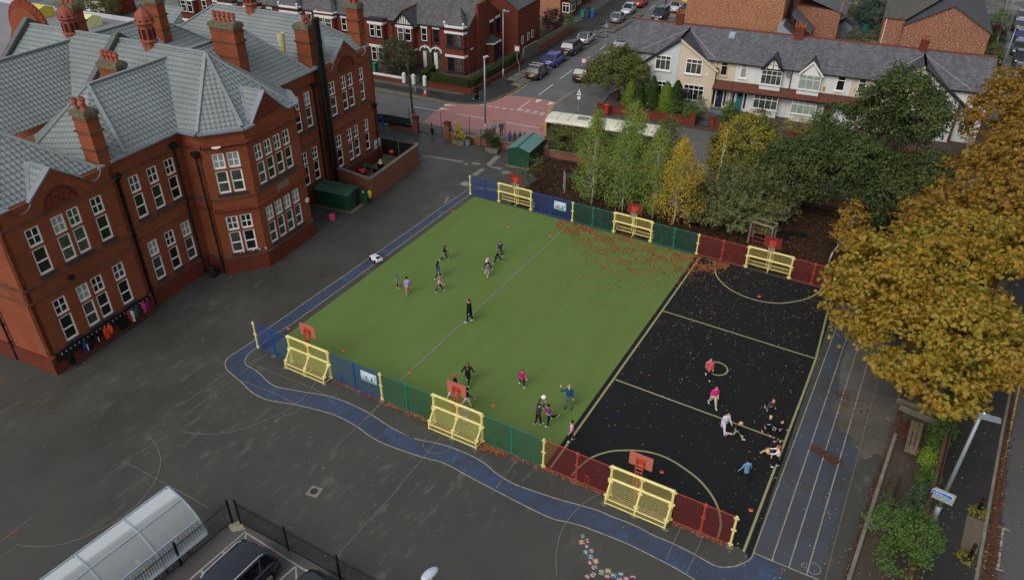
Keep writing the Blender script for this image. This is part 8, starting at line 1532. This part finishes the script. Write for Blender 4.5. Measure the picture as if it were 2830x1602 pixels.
    if kind == 'coat':
        q = MB(); pr_ = [(.125, -.2), (.13, -.12), (.12, .0), (.113, .1), (.118, .2), (.095, .28), (.05, .3)]; c1 = pel*H; q.lathe([(a1*H*(1+.03*(i % 2)), (b1+0*i)*H) for i, (a1, b1) in enumerate(pr_)], tuple(c1), 14, cap=False); cb = q.build('coat', cloth(top), o, smooth=True); cb.data.transform(Matrix.Translation(c1)@Matrix.Diagonal((1, .78, 1, 1))@Matrix.Translation(-c1))
    if kind == 'skirt' or kind == 'jacket':
        q = MB(); c1 = pel*H; q.lathe([(.105*H, -.07*H), (.098*H, .02*H), (.088*H, .1*H)] if kind == 'jacket' else [(.12*H, -.14*H), (.085*H, .03*H)], tuple(c1), 14, cap=False); q.build('jacket_hem' if kind == 'jacket' else 'skirt', cloth(top if kind == 'jacket' else bot), o, smooth=True)
    if kind == 'robe':
        q = MB(); q.lathe([(.15*H, .03*H), (.12*H, .3*H), (.1*H, .55*H), (.115*H, .78*H), (.07*H, .86*H), (.075*H, .95*H), (.05*H, 1.02*H), (.01*H, 1.03*H)], (0, 0, 0), 14, cap=False); q.build('robe', cloth((20, 20, 22)), o, smooth=True)
    if kind == 'backpack': q = MB(); p = P(0, -.11, .17)*H; q.box(p.x-.1*H, p.x+.1*H, p.y-.07*H, p.y+.05*H, p.z-.13*H, p.z+.12*H); q.build('backpack', cloth(belt or (30, 34, 60)), o, bevel=.02)
    return o, [o.matrix_basis@(hd*H) for hd in hands]
W_, B_ = (208, 208, 206), (26, 26, 28); ST = (0, 0); RUN = ((.75, .25), (-.45, 1.0)); RUN2 = ((-.45, .9), (.7, .2)); WK = ((.4, .05), (-.35, .3)); WK2 = ((-.35, .3), (.4, .05)); AR = ((-.5, .15, 1.2), (.6, .15, 1.1)); AS = ((.05, .12, .15), (.05, .12, .15))
person(4.06, 14.3, 75, 1.35, 'girl in black with long brown hair running right, topmost on the left of the turf', B_, B_, ((.7, .7), (-.2, .9)), ((.2, .1, .4), (.8, .2, .6)), .2, (84, 52, 40), 2, belt=(190, 220, 214))
person(5.04, 12.12, 60, 1.41, 'girl in a blue jacket walking just above the girl in pale pink', (40, 78, 112), (40, 44, 54), WK, AS, .05, (34, 28, 26), 2, kind='jacket', belt=(200, 196, 160))
person(6.07, 10.7, 80, 1.32, 'blonde child in a pale pink top and black leggings walking right', (190, 134, 168), B_, ((.5, .05), (-.4, .1)), ((-.2, .1, .2), (.7, .15, .4)), .1, (150, 116, 86), 1, belt=(214, 186, 160))
person(3.34, 9.66, 70, 1.2, 'small child in teal top and grey cap at the far left of the turf', (70, 124, 142), (24, 26, 34), (ST, ST), AS, 0, (92, 98, 104), 1, belt=(200, 180, 80))
person(4.34, 9.45, 340, 1.39, 'child in a lilac hooded coat and coral leggings seen from behind', (166, 148, 204), (206, 96, 100), WK2, AS, .02, (24, 22, 24), 0, kind='jacket', spread=.1, shoe=(150, 120, 110))
person(7.08, 17.14, 170, 1.3, 'child in a purple hooded top running at the top of the turf group', (84, 56, 120), (40, 44, 48), RUN, AR, .3, (46, 34, 32), 0, spread=.15)
person(7.56, 15.94, 140, 1.2, 'child in black crouching with legs wide below the purple top', B_, B_, ((.7, .9), (.1, .7)), ((.4, .8, .3), (.4, .8, .3)), .4, (84, 56, 44), 1, belt=(206, 226, 232), spread=.5)
person(7.37, 14.81, 130, 1.25, 'child in a white hooded top and black trousers lunging right', W_, B_, ((.9, .4), (-.4, .4)), ((.1, .2, .1), (.9, .3, .3)), .25, (110, 76, 60), 0)
person(7.97, 13.82, 10, 1.2, 'crouching child in grey with bare legs below the white top', (96, 98, 100), (110, 112, 112), ((.9, 1.1), (.1, .6)), ((.3, .6, .4), (.3, .6, .4)), .5, (28, 28, 28), 0, shorts=True, shoe=(70, 40, 36), belt=(220, 220, 216))
person(9.72, 8.78, 265, 1.8, 'adult in a long black padded coat and white trainers in the middle of the turf', (28, 30, 34), (30, 34, 44), ((.25, .1), (-.2, .15)), ((0, .1, .1), (.0, .1, .15)), 0, (66, 54, 46), 0, kind='coat', cat='adult', shoe=(214, 214, 210))
person(12.88, 3.62, 5, 1.6, 'girl with long wavy brown hair in a black jacket running away near the near fence', (32, 34, 38), B_, ((.5, .1), (-.6, .5)), ((.0, .5, .3), (.0, .5, .3)), .12, (106, 84, 66), 2, kind='jacket', belt=(116, 34, 40))
person(12.76, 2.51, 75, 1.5, 'red-haired child in black behind the left child at the green hoop', B_, B_, WK, AS, 0, (156, 84, 50), 1, shorts=True)
person(12.71, 2.04, 60, 1.37, 'boy in a navy and pale blue top and white shorts left of the green hoop', (58, 76, 126), (206, 206, 206), WK, ((.3, .1, .5), (.3, .1, .5)), .15, (130, 96, 74), 0, shorts=True, shoe=(190, 214, 206))
person(13.87, 1.94, 80, 1.37, 'child in navy half hidden by the hoop board of the green goal', (34, 40, 66), (206, 208, 212), WK2, ((.0, .1, .2), (.9, .3, .2)), .1, (40, 32, 28), 0, shorts=True, shoe=(40, 42, 50))
person(14.53, .72, 200, 1.23, 'child in a lilac top seen through the mesh of the green goal', (132, 122, 176), (206, 170, 150), (ST, ST), AS, 0, (60, 44, 38), 0, shorts=True, shoe=(60, 64, 70))
person(15.67, 4.98, 165, 1.32, 'girl in a bright pink coat running with one arm raised', (206, 44, 116), B_, ((.6, .7), (-.2, .6)), ((.3, .2, .7), (2.3, .6, .0)), .15, (72, 48, 40), 1, kind='jacket', shoe=(226, 226, 226))
person(18.81, 4.62, 185, 1.68, 'boy in a navy hooded top and grey joggers standing with a hand to his forehead', (30, 74, 110), (98, 104, 108), (ST, ST), ((.05, .12, .1), (1.35, 1.0, 2.1)), -.03, (160, 118, 84), 0, shoe=(30, 32, 36), spread=.12)
p1, h1 = person(17.98, 2.6, 60, 1.55, 'child in a dark grey top with a red belt reaching up for the white ball', (52, 54, 70), B_, ((-.1, .1), (.25, .1)), ((2.7, .1, .1), (2.75, .1, .1)), .12, (40, 34, 34), 0, belt=(130, 36, 44), head=-.5)
p2, h2 = person(18.5, 2.87, 250, 1.55, 'child in a purple tie-dye top pushing towards the white ball', (142, 58, 142), B_, ((.2, .1), (-.6, .9)), ((2.1, .1, .5), (2.1, .1, .5)), .12, (30, 28, 30), 0, belt=(214, 206, 200))
person(20.07, 2.38, 270, 1.48, 'boy in a pink and white football shirt standing on the yellow boundary line', (214, 160, 190), B_, ((.1, 0), (-.15, .1)), ((.1, .1, .4), (.0, .1, .2)), 0, (34, 30, 30), 0, belt=(178, 56, 60))
person(24.73, 11.0, 190, 1.55, 'girl in a coral coat with a hand to her face beside the centre circle', (202, 92, 98), B_, WK, ((.05, .1, .1), (1.2, .3, 2.2)), .02, (48, 36, 32), 1, kind='jacket', belt=(40, 36, 36))
person(25.71, 8.73, 170, 1.58, 'girl in a bright pink short-sleeved top and cream trousers walking on the black court', (220, 36, 124), (186, 176, 160), WK, AS, .05, (56, 40, 38), 1, short_sl=True, belt=(120, 170, 120), wide=1.15)
person(26.83, 7.05, 160, 1.55, 'child dressed all in white with a dark belt on the black court', (206, 206, 222), (196, 196, 216), WK2, ((.3, .15, .5), (-.1, .15, .3)), .08, (28, 26, 32), 1, wide=1.2, shoe=(90, 90, 110), belt=(60, 64, 100))
person(27.51, 6.9, 120, 1.4, 'blond child in black top and grey shorts running with bare legs', (26, 30, 30), (110, 112, 100), RUN, ((-.4, .4, .3), (.8, .4, .4)), .25, (196, 160, 120), 1, shorts=True, belt=(150, 220, 180))
person(28.56, 9.66, 160, 1.35, 'fair boy in a maroon jumper leaning forward on the right of the court', (88, 60, 82), (30, 32, 48), RUN2, ((.2, .3, .4), (.2, .3, .4)), .3, (176, 130, 94), 0, belt=(190, 214, 90))
person(28.86, 8.05, 180, 1.4, 'child in black with a pale fringe and pink shoes below the maroon jumper', (28, 32, 36), (26, 28, 34), ((.2, .1), (-.2, .3)), ((.3, .3, .6), (.2, .2, .6)), .1, (186, 160, 110), 0, belt=(196, 210, 226), shoe=(226, 150, 140), spread=.15)
person(29.45, 7.95, 175, 1.5, 'boy in a black tracksuit with white stripes running near the yellow side line', (26, 28, 34), B_, ((.3, .2), (-.3, 1.3)), ((.6, .15, 1.4), (.6, .15, 1.4)), .12, (28, 26, 30), 0, belt=(196, 204, 214))
person(29.35, 6.4, 100, 1.42, 'child in a dark jacket and blue shorts reaching towards the yellow ball', (40, 44, 56), (60, 90, 160), ((-.5, .2), (.5, .5)), ((.9, .1, .4), (.9, .1, .4)), .3, (28, 28, 32), 0, shorts=True, shoe=(34, 34, 36), kind='jacket')
p3, h3 = person(29.85, 5.9, 285, 1.5, 'red-haired girl in a white top holding the yellow ball by the side line', (214, 204, 196), B_, ((.1, 0), (-.1, .2)), ((1.0, .1, .5), (1.0, .1, .5)), .08, (138, 76, 54), 2, belt=(40, 42, 44))
person(28.73, 4.25, 350, 1.45, 'boy in a blue, white and navy jacket walking away at the lower right', (94, 138, 178), B_, WK, ((.1, .35, .3), (.1, .35, .3)), .05, (26, 26, 30), 0, spread=.14, kind='jacket', shoe=(30, 30, 34), belt=(28, 34, 66))
def ball(c, r, mt, label): m = MB(); m.lathe([(r*math.sin(t), -r*math.cos(t)) for t in np.linspace(.05, PI-.05, 11)], (0, 0, 0), 16); tag(m.build('ball', mt, None, smooth=True, loc=tuple(c)), label, 'ball')
ball((h1[0]+h1[1])/2+Vector((.0, 0, .11)), .13, paint('white ball', (222, 222, 220)), 'white ball held up between two children'); ball((h3[0]+h3[1])/2, .12, paint('yellow ball', (222, 178, 50)), 'yellow ball in the hands of the red-haired girl')
PR = 'people on the pavement outside the school wall'
person(-11.88, 44.4, 260, 1.55, 'person in a long black robe and white shoes walking past the privet hedge', (20, 20, 22), (20, 20, 22), WK, AS, 0, (20, 20, 22), 0, kind='robe', group=PR, z=.1, cat='adult')
person(-4.0, 36.3, 170, 1.75, 'man in a dark open jacket on the pavement behind the planter shrub', (54, 50, 52), (34, 36, 46), (ST, ST), ((.1, .1, .3), (.6, .2, .9)), 0, (70, 54, 48), 0, group=PR, z=.1, cat='adult', kind='jacket')
person(-4.75, 36.2, 175, 1.6, 'shorter person in a grey top standing left of the man in the open jacket', (120, 124, 122), (60, 62, 68), (ST, ST), AS, 0, (60, 48, 44), 0, group=PR, z=.1, cat='adult')
for x, y, a, h, t, b, lb in ((-2.4, 35.2, 20, 1.35, (44, 66, 140), (40, 44, 60), 'child with a royal blue bag behind the railings'), (-1.95, 35.35, 350, 1.35, (44, 40, 54), (76, 58, 54), 'child with a dark round backpack behind the railings'), (-1.45, 35.5, 10, 1.4, (34, 38, 58), (190, 196, 200), 'child in navy with a pale strap behind the railings'), (-1.0, 35.5, 0, 1.4, (40, 40, 46), (30, 30, 36), 'child just left of the green shed ridge behind the wall'), (1.2, 35.6, 20, 1.4, (92, 56, 48), (50, 40, 40), 'child with reddish brown hair right of the green shed roof'), (1.75, 35.5, 340, 1.35, (38, 44, 66), (190, 192, 196), 'child in navy and white waiting at the bus door'), (2.35, 35.6, 0, 1.35, (166, 120, 150), (150, 60, 110), 'child in pink waiting by the yellow bus'), (2.8, 35.8, 30, 1.5, (126, 126, 134), (54, 54, 60), 'grey clad figure at the edge of the bus side hedge')):
    person(x, y, a, h, lb, t, b, (ST, ST), AS, 0, (60, 42, 36) if 'reddish' not in lb else (110, 60, 42), 1, group=PR, z=.1, kind='backpack', belt=t)
